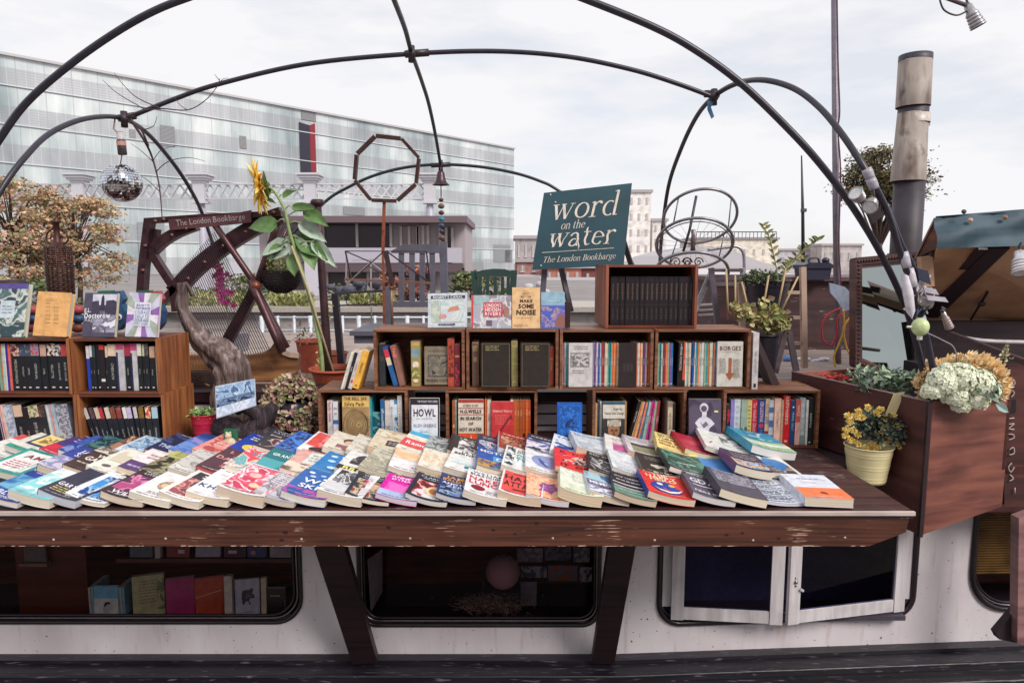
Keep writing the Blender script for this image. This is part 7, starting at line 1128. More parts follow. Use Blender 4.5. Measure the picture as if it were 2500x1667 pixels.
# hanging wicker basket
Yb_ = 3.2; k = mpp(Yb_); bc = P(685, 662, Yb_); th = thing('wicker_basket', 'dark round wicker basket of yellow green succulents beside the sunflower stem', 'basket', bc - V((0, 0, 55 * k)))
m_ = MB(); WK = M('2e2226', .7, 0, .3, 60)
for i in range(15):
    t_ = i / 14; rad = (50 * (1 - (1 - t_) ** 2.2) ** .6 if t_ > 0 else 12) * k; z = -52 * k + t_ * 52 * k; m_.tube([bc + V((math.cos(a_ * .2513) * rad, math.sin(a_ * .2513) * rad, z + .0012 * (-1) ** (a_ + i))) for a_ in range(25)], .0032, WK, 5, True)
for i in range(22): an = i * .2856; m_.tube([bc + V((math.cos(an) * 50 * k * f_, math.sin(an) * 50 * k * f_, -52 * k + t_ * 52 * k)) for t_, f_ in ((0, .3), (.2, .68), (.5, .88), (1, 1.0))], .0028, WK, 4)
m_.build('basket', th); m_ = MB(); greens(m_, bc + V((-.01, 0, 0)), .075, 240, .024, .010, leafmat('b8b878 9ca460 d0cc94 7c8450'), 5, .8); m_.build('succulents', th)
m_ = MB()
for an in (.5, 2.6, 4.6): m_.tube([bc + V((math.cos(an) * 48 * k, math.sin(an) * 48 * k, 0)), P(668, 545, Yb_)], .0015, M('5a4c4c'), 4)
m_.build('hanger', th)
# heather like trailing plant in an iron pot
Yt = 2.78; k = mpp(Yt); tc_ = P(715, 985, Yt); th = thing('trailing_plant', 'pink and green trailing succulent spilling out of a dark glazed pot', 'plant', tc_ - V((0, 0, .12)))
m_ = MB(); m_.lathe([(.001, -.11), (.045, -.11), (.062, -.06), (.06, .0), (.052, .01)], tc_, M('3a3444', .3), 22); m_.build('pot', th)
m_ = MB(); PM = leafmat('a88478 7c8450 b89c84 8c5c58 5c6440 c4a898 94946c 6c4444'); rr = random.Random(6)
for i in range(1300):
    an = rr.uniform(0, 6.28); rad = rr.uniform(0, 1) ** .6; hx = rr.random()
    if hx < .55: q = tc_ + V((math.cos(an) * rad * 72 * k, math.sin(an) * rad * 50 * k, (math.sqrt(max(0, 1 - rad * rad)) * 80 - 5) * k * rr.uniform(.5, 1)))
    else: q = tc_ + V((math.cos(an) * 66 * k * rr.uniform(.75, 1.1), -abs(math.sin(an)) * 62 * k, -rr.uniform(0, 95) * k + rr.uniform(-1, 1) * .005))
    m_.leaf(q, V((rr.uniform(-1, 1), rr.uniform(-1, .2), rr.uniform(-.8, .8))), V((0, -1, .5)), .024 * rr.uniform(.6, 1.4), .016, PM)
m_.build('foliage', th)
for (px, pt_, pb_, rt, r2_, Yd_, lab) in ((755, 838, 915, 42, 32, 3.35, 'tall terracotta pot behind the iron frame foot'), (795, 868, 930, 44, 32, 3.5, 'dull terracotta pot behind the sunflower bowl'),):
    pail('terracotta_pot', lab, px - 0, pt_, pb_, rt, r2_, Yd_, 'a8503c' if px < 760 else '8c4a38', cat='pot', lip=.006, rough=.7)
m_ = MB(); greens(m_, P(750, 832, 3.42), .09, 60, .03, .008, leafmat('8c7c68 b0a090 6c6450'), 9, 1.2); tag(m_.build('dry_plant'), 'sparse dry plant in the tall terracotta pot', 'plant', kind='stuff')
# red flowered sapling leaning near cane
m_ = MB(); 
for i in range(160): t_ = rr.random(); q = P(lerp(778, 800, t_) + rr.uniform(-8, 8), lerp(900, 745, t_), 3.2); m_.leaf(q, V((rr.uniform(-1, 1), rr.uniform(-1, 1), rr.uniform(-.5, 1))), V((0, -1, .3)), .018, .008, leafmat('a8a868 8c8c50 c4bc88'))
m_.tube([P(778, 905, 3.2), P(790, 820, 3.2), P(800, 745, 3.2)], .003, M('8c8458'), 5); tag(m_.build('climbing_plant'), 'thin yellow green climbing plant beside the sunflower cane', 'plant')
# ================================================================ posts and metalwork
RS = M('4c3438', .5, .4, .3, 18, .4); RST = M('8c4c34', .8, .2, .35, 40, .5)
m_ = MB(); m_.tube([P(776, 505, 3.2), P(784, 640, 3.2), P(795, 800, 3.2), P(806, 980, 3.2)], [.017, .018, .020, .021], RS, 12); m_.lathe([(.001, .03), (.025, .028), (.032, .018), (.032, .008), (.022, .0), (.017, -.004)], P(775, 502, 3.2), RS, 18); tag(m_.build('mooring_post'), 'tall brown iron post with a round button cap beside the sunflower', 'post')
th = thing('iron_rail', 'black iron rail frame with a leaning post behind the crates', 'rail', P(830, 890, 3.3)); m_ = MB(); m_.bar(P(818, 716, 3.3), P(834, 892, 3.3), .03, .03, M('2e2830', .5)); m_.build('post', th); m_ = MB(); m_.bar(P(818, 716, 3.3), P(940, 710, 3.5), .012, .012, M('2e2830', .5)); m_.bar(P(822, 746, 3.3), P(945, 742, 3.5), .008, .008, M('2e2830', .5)); m_.tube(smooth_path([P(850, 716, 3.35), P(846, 740, 3.35), P(870, 746, 3.35), P(905, 735, 3.35), P(912, 718, 3.35), P(900, 712, 3.35)], 4), .0025, M('2e2830'), 5); m_.build('cross_bar', th)
th = thing('octagon_frame', 'rusty octagonal iron hoop on a rusty stick', 'ornament', P(938, 790, 3.25)); OC = [(917, 332), (980, 339), (1023, 386), (1016, 449), (969, 491), (906, 489), (866, 440), (871, 377)]
for i in range(8): a_ = P(*OC[i], 3.25); b_ = P(*OC[(i + 1) % 8], 3.25); d_ = (b_ - a_) * .03; m_ = MB(); m_.bar(a_ + d_, b_ - d_, .03, .015, M('4c2e2c', .5, .4, .3, 30)); m_.build('side', th)
m_ = MB(); m_.bar(P(938, 491, 3.25), P(935, 620, 3.25), .010, .014, RST); m_.bar(P(935, 620, 3.25), P(938, 790, 3.25), .009, .011, RST); m_.build('stick', th)
th = thing('music_stand', 'folding bronze wire music stand behind the crates', 'music stand', P(957, 800, 3.05)); BR = M('4a3438', .4, .5, .2, 30)
def seg(par, a_, b_, w_, mat, nm, y=3.05): m_ = MB(); m_.bar(P(*a_, y), P(*b_, y), w_, w_, mat); return m_.build(nm, par)
m_ = MB(); cn = [(843, 613), (1041, 614), (1050, 688), (858, 683)]
for a_, b_, w_ in ((cn[0], cn[1], .004), (cn[1], cn[2], .006), (cn[3], cn[0], .006), (cn[0], (905, 640), .005), ((936, 615), (862, 681), .005), ((946, 615), (1048, 690), .006), ((900, 650), (935, 670), .004)): m_.bar(P(*a_, 3.05), P(*b_, 3.05), w_, w_, BR)
m_.build('desk_wires', th); m_ = MB(); m_.bar(P(841, 682, 3.04), P(1055, 691, 3.04), .02, .010, M('7c5c50', .5, .3)); m_.build('ledge', th); m_ = MB(); m_.bar(P(941, 612, 3.03), P(957, 692, 3.03), .003, .022, M('3a262a', .5)); m_.build('spine_plate', th); m_ = MB(); m_.tube([P(955, 690, 3.05), P(958, 800, 3.05)], .006, M('8c6c58', .4, .4), 8); m_.ball(P(955, 702, 3.05), .012, M('6c4c40', .5), 8); m_.build('stem', th)
th = thing('wire_stand', 'second thin white wire music stand behind the bronze one', 'music stand', P(907, 790, 3.5)); m_ = MB()
for a_, b_, w_ in (((846, 615), (844, 690), .006), ((850, 690), (905, 640), .006), ((905, 640), (942, 668), .005), ((905, 635), (907, 790), .007), ((860, 636), (940, 632), .003)): m_.bar(P(*a_, 3.5), P(*b_, 3.5), w_, w_, M('a8a4a8', .4))
m_.build('wires', th)
def chair(lab, posts, top, slats, low, Yd, col, seat=None):
    CM = M(col, .5, 0, .12, 20); th = thing('wooden_chair', lab, 'chair', P(posts[0][0], 800, Yd)); k = mpp(Yd)
    for x0, y0, x1, y1 in posts: m_ = MB(); m_.bar(P(x0, y0, Yd), P(x1, y1, Yd), .03, .035, CM, up=V((1, 0, 0))); m_.build('post', th)
    m_ = MB(); m_.prism([P(x, y, Yd - .022) for x, y in top], (0, .022, 0), CM); m_.build('top_rail', th)
    for x0, y0, x1, y1 in slats: m_ = MB(); m_.bar(P(x0, y0, Yd - .01), P(x1, y1, Yd - .01), .014, .026 if len(slats) < 5 else .018, CM, up=V((1, 0, 0))); m_.build('slat', th)
    m_ = MB(); m_.prism([P(x, y, Yd - .020) for x, y in low], (0, .02, 0), CM); m_.build('low_rail', th)
    if seat: m_ = MB(); a_ = P(seat[0], seat[1], Yd); b_ = P(seat[2], seat[1], Yd); m_.box(a_.x, b_.x, Yd - .36, Yd + .02, a_.z - .055, a_.z - .02, CM); m_.box(a_.x - .015, b_.x + .015, Yd - .38, Yd + .03, a_.z - .0195, a_.z, CM); m_.build('seat', th)
    return th
chair('blue grey slat back wooden chair behind the music stand', [(946, 700, 948, 800), (1082, 590, 1087, 800)], [(955, 618), (955, 612), (968, 606), (982, 597), (1050, 596), (1070, 600), (1074, 600), (1074, 618)], [(980, 617, 980, 740), (1006, 617, 1006, 740), (1031, 617, 1031, 740), (1055, 617, 1057, 740)], [(955, 736), (1075, 736), (1075, 750), (955, 750)], 3.35, '5c5a68', (905, 790, 1060))
chair('dark green slat back wooden chair behind the London rivers book', [(1158, 662, 1166, 800), (1255, 660, 1246, 800)], [(1162, 678), (1162, 664), (1180, 659), (1205, 656), (1232, 657), (1252, 663), (1250, 678), (1230, 675), (1205, 674), (1180, 675)], [(1172, 678, 1174, 790), (1190, 676, 1191, 790), (1209, 676, 1209, 790), (1227, 676, 1226, 790), (1241, 677, 1239, 790)], [(1166, 770), (1246, 770), (1246, 780), (1166, 780)], 3.75, '2c4440')
# wheel ring sculpture
th = thing('ring_sculpture', 'grey metal sculpture of stacked bicycle wheel rings', 'sculpture', P(1690, 760, 3.5)); GM2 = M('8c8890', .35, .6, .2, 20); k = mpp(3.5)
def ringp(cx_, cy_, rx, ry, Yd, r_, rot=0, mat=GM2, a0=0, a1=360, nm='ring'):
    pts = []; tilt = math.acos(min(1, ry / rx)); N = 44 if a1 - a0 >= 359 else 24; q = P(cx_, cy_, Yd); kk = mpp(Yd)
    for i in range(N + (0 if a1 - a0 >= 359 else 1)):
        an = R(lerp(a0, a1, i / N)); x = rx * math.cos(an) * kk; y = rx * math.sin(an) * kk; v_ = V((x, -math.sin(tilt) * y, math.cos(tilt) * y)); v_ = Matrix.Rotation(R(rot), 3, 'Y') @ v_; pts.append(q + v_)
    m_ = MB(); m_.tube(pts, r_, mat, 7, a1 - a0 >= 359); m_.build(nm, th); return pts
r1 = ringp(1709, 530, 86, 60, 3.5, .0075, 4); r2 = ringp(1695, 596, 90, 57, 3.5, .0075, 8); ringp(1695, 600, 86, 53, 3.5, .003, 8); r3 = ringp(1686, 668, 88, 50, 3.5, .008, 6, GM2, 0, 180, 'half_ring')
m_ = MB()
for i in (6, 17, 30, 40): m_.tube([r1[i], r2[i]], .0035, M('6c6870', .4, .5), 6)
m_.tube([P(1700, 478, 3.5), P(1684, 560, 3.5), P(1668, 614, 3.5)], .007, M('3a3444', .4), 7); m_.build('strut', th)
m_ = MB(); hb = P(1692, 598, 3.5)
for i in range(0, 44, 2): m_.tube([hb, r2[i]], .0009, M('a8a4a8', .3, .6), 4)
m_.lathe([(.004, -.03), (.014, -.028), (.010, 0), (.014, .02), (.010, .045), (.011, .075), (.006, .078)], hb, M('7c6c70', .4, .5), 12); m_.build('hub', th)
m_ = MB()
for s_ in (-1, 1):
    for off in (0, 34): m_.tube([P(1678 + s_ * off * .8 + s_ * (14 - t_) * math.cos(t_ * .75) * .9, 640 - (14 - t_) * math.sin(t_ * .75) * .9, 3.49) for t_ in range(13)], .0035, M('4a3034', .5, .3), 5)
m_.build('scrolls', th)
th = thing('bistro_chair', 'dark slatted folding bistro chair behind the topmost crate', 'chair', P(1780, 790, 3.45)); SW = wood('463c44', '6c6068', (1, 10, 16), 3, .6, '9c9094', .42)
for y0, y1 in ((656, 664), (671, 680), (688, 698)): m_ = MB(); m_.prism([P(x, y, 3.45) for x, y in ((1742, y0), (1815, y0), (1815, y1), (1744, y1))], (0, .014, 0), SW); m_.build('slat', th)
m_ = MB(); m_.bar(P(1736, 654, 3.44), P(1752, 790, 3.44), .02, .025, M('5c5460', .5), up=V((1, 0, 0))); m_.build('leg', th); m_ = MB(); m_.bar(P(1812, 654, 3.47), P(1822, 790, 3.47), .02, .02, M('9c98a0', .5), up=V((1, 0, 0))); m_.build('leg', th); m_ = MB(); m_.bar(P(1725, 700, 3.5), P(1700, 760, 3.5), .012, .012, M('a8a4ac', .5)); m_.bar(P(1735, 660, 3.5), P(1700, 740, 3.5), .012, .012, M('a8a4ac', .5)); m_.build('back_leg', th)
th = thing('tube_chair', 'curved grey metal tube chair arm beyond the bistro chair', 'chair', P(1800, 700, 3.9)); m_ = MB(); m_.tube(smooth_path([P(1728, 610, 3.9), P(1770, 604, 3.9), P(1798, 602, 3.9), P(1813, 614, 3.9), P(1817, 640, 3.9), P(1816, 700, 3.9)], 5), .009, M('a09ca8', .35, .6), 9); m_.build('tube_frame', th)
m_ = MB()
for i in range(3):
    a_ = P(1716 + i * 4, 735 + i * 5, 3.7); m_.bar(P(1706, 745 + i * 12, 3.7), P(1750, 742 + i * 12, 3.7), .05, .008, M('8c8084', .6))
tag(m_.build('folded_slats'), 'folded pale slats and green strips beside the topmost crate', 'slats')
# pots right
th, tp_ = pail('plastic_pot', 'large black plastic pot with a round evergreen', 1890, 688, 776, 55, 37, 3.2, '2c2836', cat='pot', lip=.006, rings=(.86,))
m_ = MB(); greens(m_, tp_ - V((.02, 0, .012)), .105, 1300, .018, .010, leafmat('3c4a30 5c6c44 2c3824 748058'), 7, .55); m_.build('evergreen', th)
m_ = MB(); GT2 = M('8c8458', .6); GRL = leafmat('6c7448 8c8c5c 54603c a8a070')
for pts in ([(1900, 690), (1895, 650), (1886, 610), (1876, 575), (1862, 552)], [(1905, 690), (1925, 650), (1950, 620), (1985, 592), (1998, 585)], [(1910, 700), (1915, 660), (1930, 640), (1965, 632)]):
    sp_ = smooth_path([P(a_, b_, 3.15) for a_, b_ in pts], 5); m_.tube(sp_, .0028, GT2, 5)
    for i, q in enumerate(sp_[4:]): s_ = (-1) ** i; m_.leaf(q, V((s_ * .8, -.2, .6)), V((0, -1, .3)), .034, .016, GRL)
tag(m_.build('sprigs'), 'tall pale leafy sprigs rising from the large black pot', 'plant')
th, tp_ = pail('plastic_pot', 'smaller black pot of pale geranium leaves beside the white book', 1876, 822, 925, 32, 26, 2.95, '26222c', cat='pot', lip=.005)
m_ = MB(); GE = leafmat('9c9c60 b4ac74 7c8450 c4b888 8c6c54'); rr = random.Random(12)
for pts in ([(1876, 820), (1860, 790), (1835, 765)], [(1880, 820), (1890, 790), (1902, 775)], [(1872, 820), (1870, 780), (1868, 745)], [(1880, 820), (1900, 800), (1905, 792)], [(1850, 800), (1815, 770), (1800, 760)]):
    sp_ = smooth_path([P(a_, b_, 3.0) for a_, b_ in pts], 4); m_.tube(sp_, .005, GT2, 6)
    for q in sp_[3:]:
        for j in range(12): m_.leaf(q + V((rr.uniform(-.03, .03), rr.uniform(-.04, .02), rr.uniform(-.02, .03))), V((rr.uniform(-1, 1), -.5, rr.uniform(-.5, 1))), V((0, -1, .6)), .026, .026, GE)
m_.build('geranium', th)
for i, (a_, b_, lab) in enumerate((((1877, 672), (1860, 772), 'cane leaning across the large black pot, left one'), ((1918, 660), (1898, 760), 'cane rising to the leafy sprigs above the pot'), ((1949, 675), (1900, 775), 'cane leaning right of the large black pot'), ((1773, 656), (1778, 780), 'upright cane before the bistro chair slats'), ((1795, 672), (1796, 780), 'short upright cane left of the geranium'), ((1811, 688), (1832, 780), 'cane leaning left of the black pots'))):
    m_ = MB(); m_.tube([P(*a_, 3.0), P(*b_, 3.0)], .0042, M('b89c74', .5), 6); tag(m_.build('bamboo_cane'), lab, 'cane', 'bamboo canes in the pots')
th = thing('ladder', 'pale wooden ladder lashed behind the black pots', 'ladder', P(1960, 900, 3.35)); LD = M('b89c8c', .6, 0, .15, 10)
for a_, b_ in (((1960, 652), (1964, 898)), ((1808, 690), (1812, 800))): m_ = MB(); m_.bar(P(*a_, 3.35), P(*b_, 3.35), .025, .026, LD, up=V((1, 0, 0))); m_.build('rail', th)
for y in (714, 775, 838): m_ = MB(); m_.bar(P(1812 if y < 800 else 1888, y, 3.352), P(1958, y, 3.352), .018, .016, LD); m_.build('rung', th)
th = thing('trestle', 'dark weathered folding trestle legs beside the black pots', 'trestle', P(1920, 900, 3.0))
for a_, b_, c in (((1922, 790), (1892, 910), '32262a'), ((1926, 810), (1944, 905), '5c545c'), ((1892, 778), (1935, 778), '32262a')): m_ = MB(); m_.bar(P(*a_, 3.02), P(*b_, 3.02), .02, .024, wood(c, '6c5c60', (1, 1, 8), 3, .6), up=V((1, 0, 0)) if a_[1] != b_[1] else V((0, 0, 1))); m_.build('leg', th)
m_ = MB(); m_.prism([P(x, y, 2.72) for x, y in ((1846, 828), (1853, 826), (1904, 938), (1885, 942), (1848, 842))], (0, .10, 0), M('3c2c30', .6)); tag(m_.build('leaning_board'), 'dark board leaning beside the tall white book', 'board')
th = thing('toolbox', 'dark blue lidded toolbox with a carry handle on the cabin top', 'toolbox', P(1997, 684, 4.2)); TBM = M('2c2e40', .35)
m_ = MB(); a_, b_ = P(1964, 683, 4.2), P(2031, 655, 4.2); m_.prism([V((a_.x + .01, 4.2, a_.z)), V((b_.x - .01, 4.2, a_.z)), V((b_.x, 4.2, b_.z)), V((a_.x, 4.2, b_.z))], (0, .16, 0), TBM); m_.build('box', th)
m_ = MB(); z = b_.z; m_.prism([V((a_.x - .006, 4.19, z)), V((b_.x + .006, 4.19, z)), V((b_.x + .006, 4.19, z + .02)), V((b_.x - .02, 4.19, z + .035)), V((a_.x + .02, 4.19, z + .035)), V((a_.x - .006, 4.19, z + .02))], (0, .18, 0), TBM); m_.build('lid', th)
m_ = MB(); m_.tube(smooth_path([P(1975, 641, 4.25), P(1977, 632, 4.25), P(1996, 630, 4.25), P(2000, 641, 4.25)], 4), .006, TBM, 6); m_.ball(P(2016, 636, 4.25), .02, TBM, 8, (1.3, 1, 1)); m_.build('handle', th)
# ================================================================ cabin beyond, hatch, mirror, planter, flowers
PEEL = wood('2e1c20', '4c2e30', (.9, 10, 10), 3, .6, 'c0aca4', .37)
th = thing('wheelhouse', 'dark brown cabin side with peeling paint beyond the pots', 'cabin', P(2040, 880, 4.3)); m_ = MB(); a_, b_ = P(1745, 880, 4.3), P(2420, 686, 4.3); m_.box(a_.x, b_.x, 4.3, 5.2, a_.z - .1, b_.z, PEEL); m_.build('side', th)
m_ = MB(); m_.box(a_.x - .02, b_.x + .02, 4.26, 5.25, b_.z + .0005, b_.z + .025, M('5c4448', .5)); m_.build('roof', th); m_ = MB(); q = P(1950, 872, 4.29); m_.tube([P(1750, 876, 4.27), P(2080, 872, 4.27)], .022, M('a8a4b0', .4), 8); m_.build('pipe', th)
m_ = MB()
for i in range(10): m_.ball(P(1938 + i * 8 + rr.uniform(-4, 4), 878 + rr.uniform(-3, 8), 3.8), .022, M('c8c4d0', .3), 7, (1.5, 1, .5), 5)
m_.ball(P(1925, 876, 3.8), .028, M('5c7cb4', .4), 8, (1.2, 1, .8)); tag(m_.build('plastic_bag'), 'crumpled clear and blue plastic on the deck by the ladder', 'plastic')
def cab(pts, r_, c, Y, nm, lab): m_ = MB(); m_.tube(smooth_path([P(a_, b_, Y) for a_, b_ in pts], 6), r_, M(c, .4), 6); tag(m_.build(nm), lab, 'cable')
cab([(2052, 752), (2020, 770), (2006, 800), (2010, 832), (2030, 842), (2043, 815), (2044, 780), (2055, 765)], .005, 'a82438', 3.55, 'red_cable', 'red cable loop hanging on the steel pole')
cab([(2058, 755), (2062, 800), (2048, 840), (2036, 870), (2040, 895)], .005, 'c89838', 3.5, 'yellow_cable', 'yellow cable dangling beside the red loop, left strand'); cab([(2080, 770), (2060, 800), (2066, 845), (2078, 870)], .005, 'd8a848', 3.5, 'yellow_cable', 'yellow cable crossing to the mirror frame, right strand')
m_ = MB(); m_.prism([P(x, y, 3.6) for x, y in ((2025, 690), (2062, 700), (2078, 715), (2076, 756), (2060, 760), (2045, 735), (2028, 715))], (0, .01, 0), M('8c94a8', .4)); tag(m_.build('plastic_sheet'), 'torn grey blue plastic sheet on the steel pole', 'sheet')
# hatch canopy
HY = 2.85; th = thing('hatch_canopy', 'raised plywood hatch draped with blue tarpaulin at the right edge', 'hatch', P(2400, 860, HY)); PLY = wood('b08464', 'd0a484', (3, 3, 1), 2, .5, '5a3a30', .48)
TAR = M('24404f', .6, 0, .25, 6, .5); m_ = MB(); rows_ = []
nx = 14; ny = 6; vs = []
for i in range(nx + 1):
    for j in range(ny + 1):
        u = i / nx; v_ = j / ny; top = V((P(lerp(2285, 2620, u), 528 - 17 * min(1, u * 1.6), 2.55))); bot = P(lerp(2289, 2620, u), 607 - 11 * u, 2.50); q = top.lerp(bot, v_) + V((0, .008 * math.sin(u * 17 + v_ * 3) + .010 * math.sin(v_ * 7 + u * 5), 0)); vs.append(q)
m_.add(vs, [(i * (ny + 1) + j, i * (ny + 1) + j + 1, (i + 1) * (ny + 1) + j + 1, (i + 1) * (ny + 1) + j) for i in range(nx) for j in range(ny)], TAR, True)
k0 = len(vs); m_.add([P(2285, 528, 2.55), P(2620, 511, 2.55), P(2700, 560, 3.5), P(2350, 560, 3.5)], [(0, 1, 2, 3)], TAR); m_.build('tarpaulin', th)
m_ = MB(); m_.hexa([P(2289, 600, 2.53), P(2700, 590, 2.53), P(2700, 800, 3.0), P(2238, 798, 3.1)], [P(2289, 590, 2.56), P(2700, 580, 2.56), P(2700, 790, 3.03), P(2238, 788, 3.13)], PLY); m_.build('plywood_underside', th)
m_ = MB(); m_.hexa([P(2284, 532, 2.56), P(2292, 606, 2.55), P(2260, 640, 2.7), P(2235, 632, 2.7)], [P(2280, 532, 2.58), P(2288, 606, 2.57), P(2256, 640, 2.72), P(2231, 632, 2.72)], wood('4a2a24', '7c4c3c', (1, 1, 8), 3, .5)); m_.bar(P(2290, 620, 2.6), P(2235, 700, 2.9), .05, .02, W_DARK); m_.build('side_rib', th)
m_ = MB(); m_.bar(P(2440, 602, 2.52), P(2268, 772, 2.99), .07, .016, M('34222a', .5)); m_.bar(P(2400, 606, 2.51), P(2350, 655, 2.66), .03, .012, M('34222a', .5)); m_.build('prop', th)
m_ = MB(); m_.bar(P(2412, 712, 2.78), P(2370, 780, 2.97), .006, .008, M('241a20', .5)); m_.ball(P(2398, 742, 2.85), .013, M('241a20'), 8, (1.4, .5, .8)); m_.build('catch', th)
for px, py, c in ((2369, 538, 'c8a090'), (2454, 531, '8c6c58'), (2353, 517, '4c3c40')): m_ = MB(); m_.lathe([(.009, 0), (.007, .006), (.0005, .008)], P(px, py, 2.52), M(c, .4), 10, V((0, -1, .2))); m_.build('button', th)
th = thing('cabin_bulkhead', 'dark planked side of the open hatch well at right', 'bulkhead', P(2400, 900, 2.9)); m_ = MB()
a_ = P(2230, 900, 2.95); b_ = P(2700, 785, 2.95); m_.box(a_.x, b_.x, 2.95, 3.0, a_.z - .1, b_.z, wood('241820', '3c2a30', (.8, 10, 10), 3, .6, '6c5c60', .42)); m_.build('panel', th)
m_ = MB(); m_.tube(smooth_path([P(2330, 820, 2.75), P(2400, 832, 2.7), P(2520, 836, 2.7), P(2620, 838, 2.7)], 4), .009, M('b8b0b4', .4), 8); m_.build('white_pipe', th)
m_ = MB(); m_.bar(P(2320, 815, 2.7), P(2520, 890, 2.35), .02, .02, M('4a363a', .6)); m_.bar(P(2260, 905, 2.6), P(2620, 905, 2.6), .3, .04, M('1e161c', .8)); m_.build('hatch_edge', th)
# ornate mirror
MY = 2.72; th = thing('framed_mirror', 'mirror in a carved brown wooden frame leaning behind the planter', 'mirror', P(2150, 940, MY)); MW = wood('2e1a1e', '5c3a34', (1, 1, 9), 3, .35); FRM = [(2084, 634), (2258, 618), (2238, 958), (2084, 890)]
A_, B_, C_, D_ = P(*FRM[0], 2.92), P(*FRM[1], 3.06), P(*FRM[2], 2.96), P(*FRM[3], 2.84)
def mq(u, v_): return A_.lerp(B_, u).lerp(D_.lerp(C_, u), v_)
mn = (B_ - A_).cross(D_ - A_).normalized(); mn = mn if mn.y < 0 else -mn
for (a_, b_), nm in ((((0, 0), (1, 0)), 't'), (((0, 1), (1, 1)), 'b'), (((0, 0), (0, 1)), 'l'), (((1, 0), (1, 1)), 'r')):
    m_ = MB(); pa = mq(*a_); pc = mq(*b_); inn = (mq(.5, .5) - (pa + pc) / 2).normalized() * .022; m_.bar(pa + inn * .5, pc + inn * .5, .034, .034, MW, up=mn); m_.bar(pa + inn * 1.6, pc + inn * 1.6, .012, .014, M('6c4c44', .35), up=mn)
    N = 26
    for i in range(N): q = pa.lerp(pc, (i + .5) / N) + inn * .5 + mn * .017; d_ = (pc - pa).normalized(); m_.ball(q, .0085, M('4c2e2c', .3), 7, (1.0, 1.0, .55), 5, d_)
    m_.build('frame_moulding', th)
m_ = MB(); m_.add([mq(.1, .07), mq(.9, .07), mq(.9, .93), mq(.1, .93)], [(0, 1, 2, 3)], M('9aa2a2', .03, 1, 0)); m_.add([q - mn * .01 for q in (mq(.02, .02), mq(.98, .02), mq(.98, .98), mq(.02, .98))], [(0, 1, 2, 3)], M('3a2a24')); m_.build('mirror_glass', th)
m_ = MB(); m_.bar(P(2258, 626, 2.62), P(2262, 700, 2.62), .03, .045, M('a8846c', .6)); tag(m_.build('timber_offcut'), 'pale timber offcut beside the mirror top corner', 'timber')
# long planter box
YB = 2.24; XB = PX(2272, YB, 1.24); ZT_ = P(2272, 981, YB).z; zb_ = P(2272, 1307, YB).z; th = thing('planter_box', 'big stained plywood planter box with a slanting base at the table end', 'planter', (XB, YB, zb_))
dl = V((-math.sin(R(18)), math.cos(R(18)), 0)); df = V((math.cos(R(18)), math.sin(R(18)), 0)); Lb = .66; Wb = .36; cor = V((XB, YB, 0))
def zz_(z): return V((0, 0, z))
zr_ = zb_ + .06; ZTi = ZT_
WB1 = wood('34191a', '582f2b', (1.2, 1.2, 7), 3, .55, '8c6c68', .46); WB2 = wood('542c28', '855044', (1.2, 1.2, 9), 3, .5, 'b08c88', .48)
def bpan(p0, d_, L, z0a, z0b, z1a, z1b, t_, nd, mat, nm):
    m_ = MB(); q = [p0 + zz_(z0a), p0 + d_ * L + zz_(z0b), p0 + d_ * L + zz_(z1b), p0 + zz_(z1a)]; m_.hexa(q, [v_ + nd * t_ for v_ in q], mat); return m_.build(nm, th)
m_ = MB(); m_.prism([cor + zz_(zb_), cor + dl * .19 + zz_(zb_ + .01), cor + dl * .19 + zz_(.912), cor + dl * Lb + zz_(.912), cor + dl * Lb + zz_(ZTi), cor + zz_(ZTi)], df * .016, WB1); m_.build('side_panel', th); bpan(cor + df * .0165, df, Wb, zb_ + .003, zr_, ZTi - .004, ZTi + .0, .016, dl, WB2, 'end_panel')
bpan(cor + df * Wb, dl, Lb, .92, .92, ZTi, ZTi, .016, df, WB1, 'side_panel'); bpan(cor + dl * (Lb - .016) + df * .017, df, Wb - .018, .92, .92, ZTi, ZTi, .015, dl, M('a8685c', .6), 'end_panel')
m_ = MB(); q = [cor + df * .017 + dl * .017, cor + df * (Wb - .001) + dl * .017, cor + df * (Wb - .001) + dl * (Lb - .017), cor + df * .017 + dl * (Lb - .017)]; m_.add([v_ + zz_(ZTi - .045) for v_ in q], [(0, 1, 2, 3)], M('2c2020', .9, 0, .4, 60, .8)); m_.build('soil', th)
m_ = MB(); e0 = cor - df * .004 - dl * .004; m_.bar(e0 + zz_(zb_ - .002), e0 + zz_(ZTi + .001), .012, .012, M('2e1c22', .5), up=V((1, 0, 0))); m_.build('corner_strip', th)
m_ = MB(); 
for t_ in (.0,): m_.tube([cor + zz_(ZTi + .002), cor + dl * Lb + zz_(ZTi + .002)], .0035, M('9c8484', .6), 6)
m_.build('worn_lip', th)
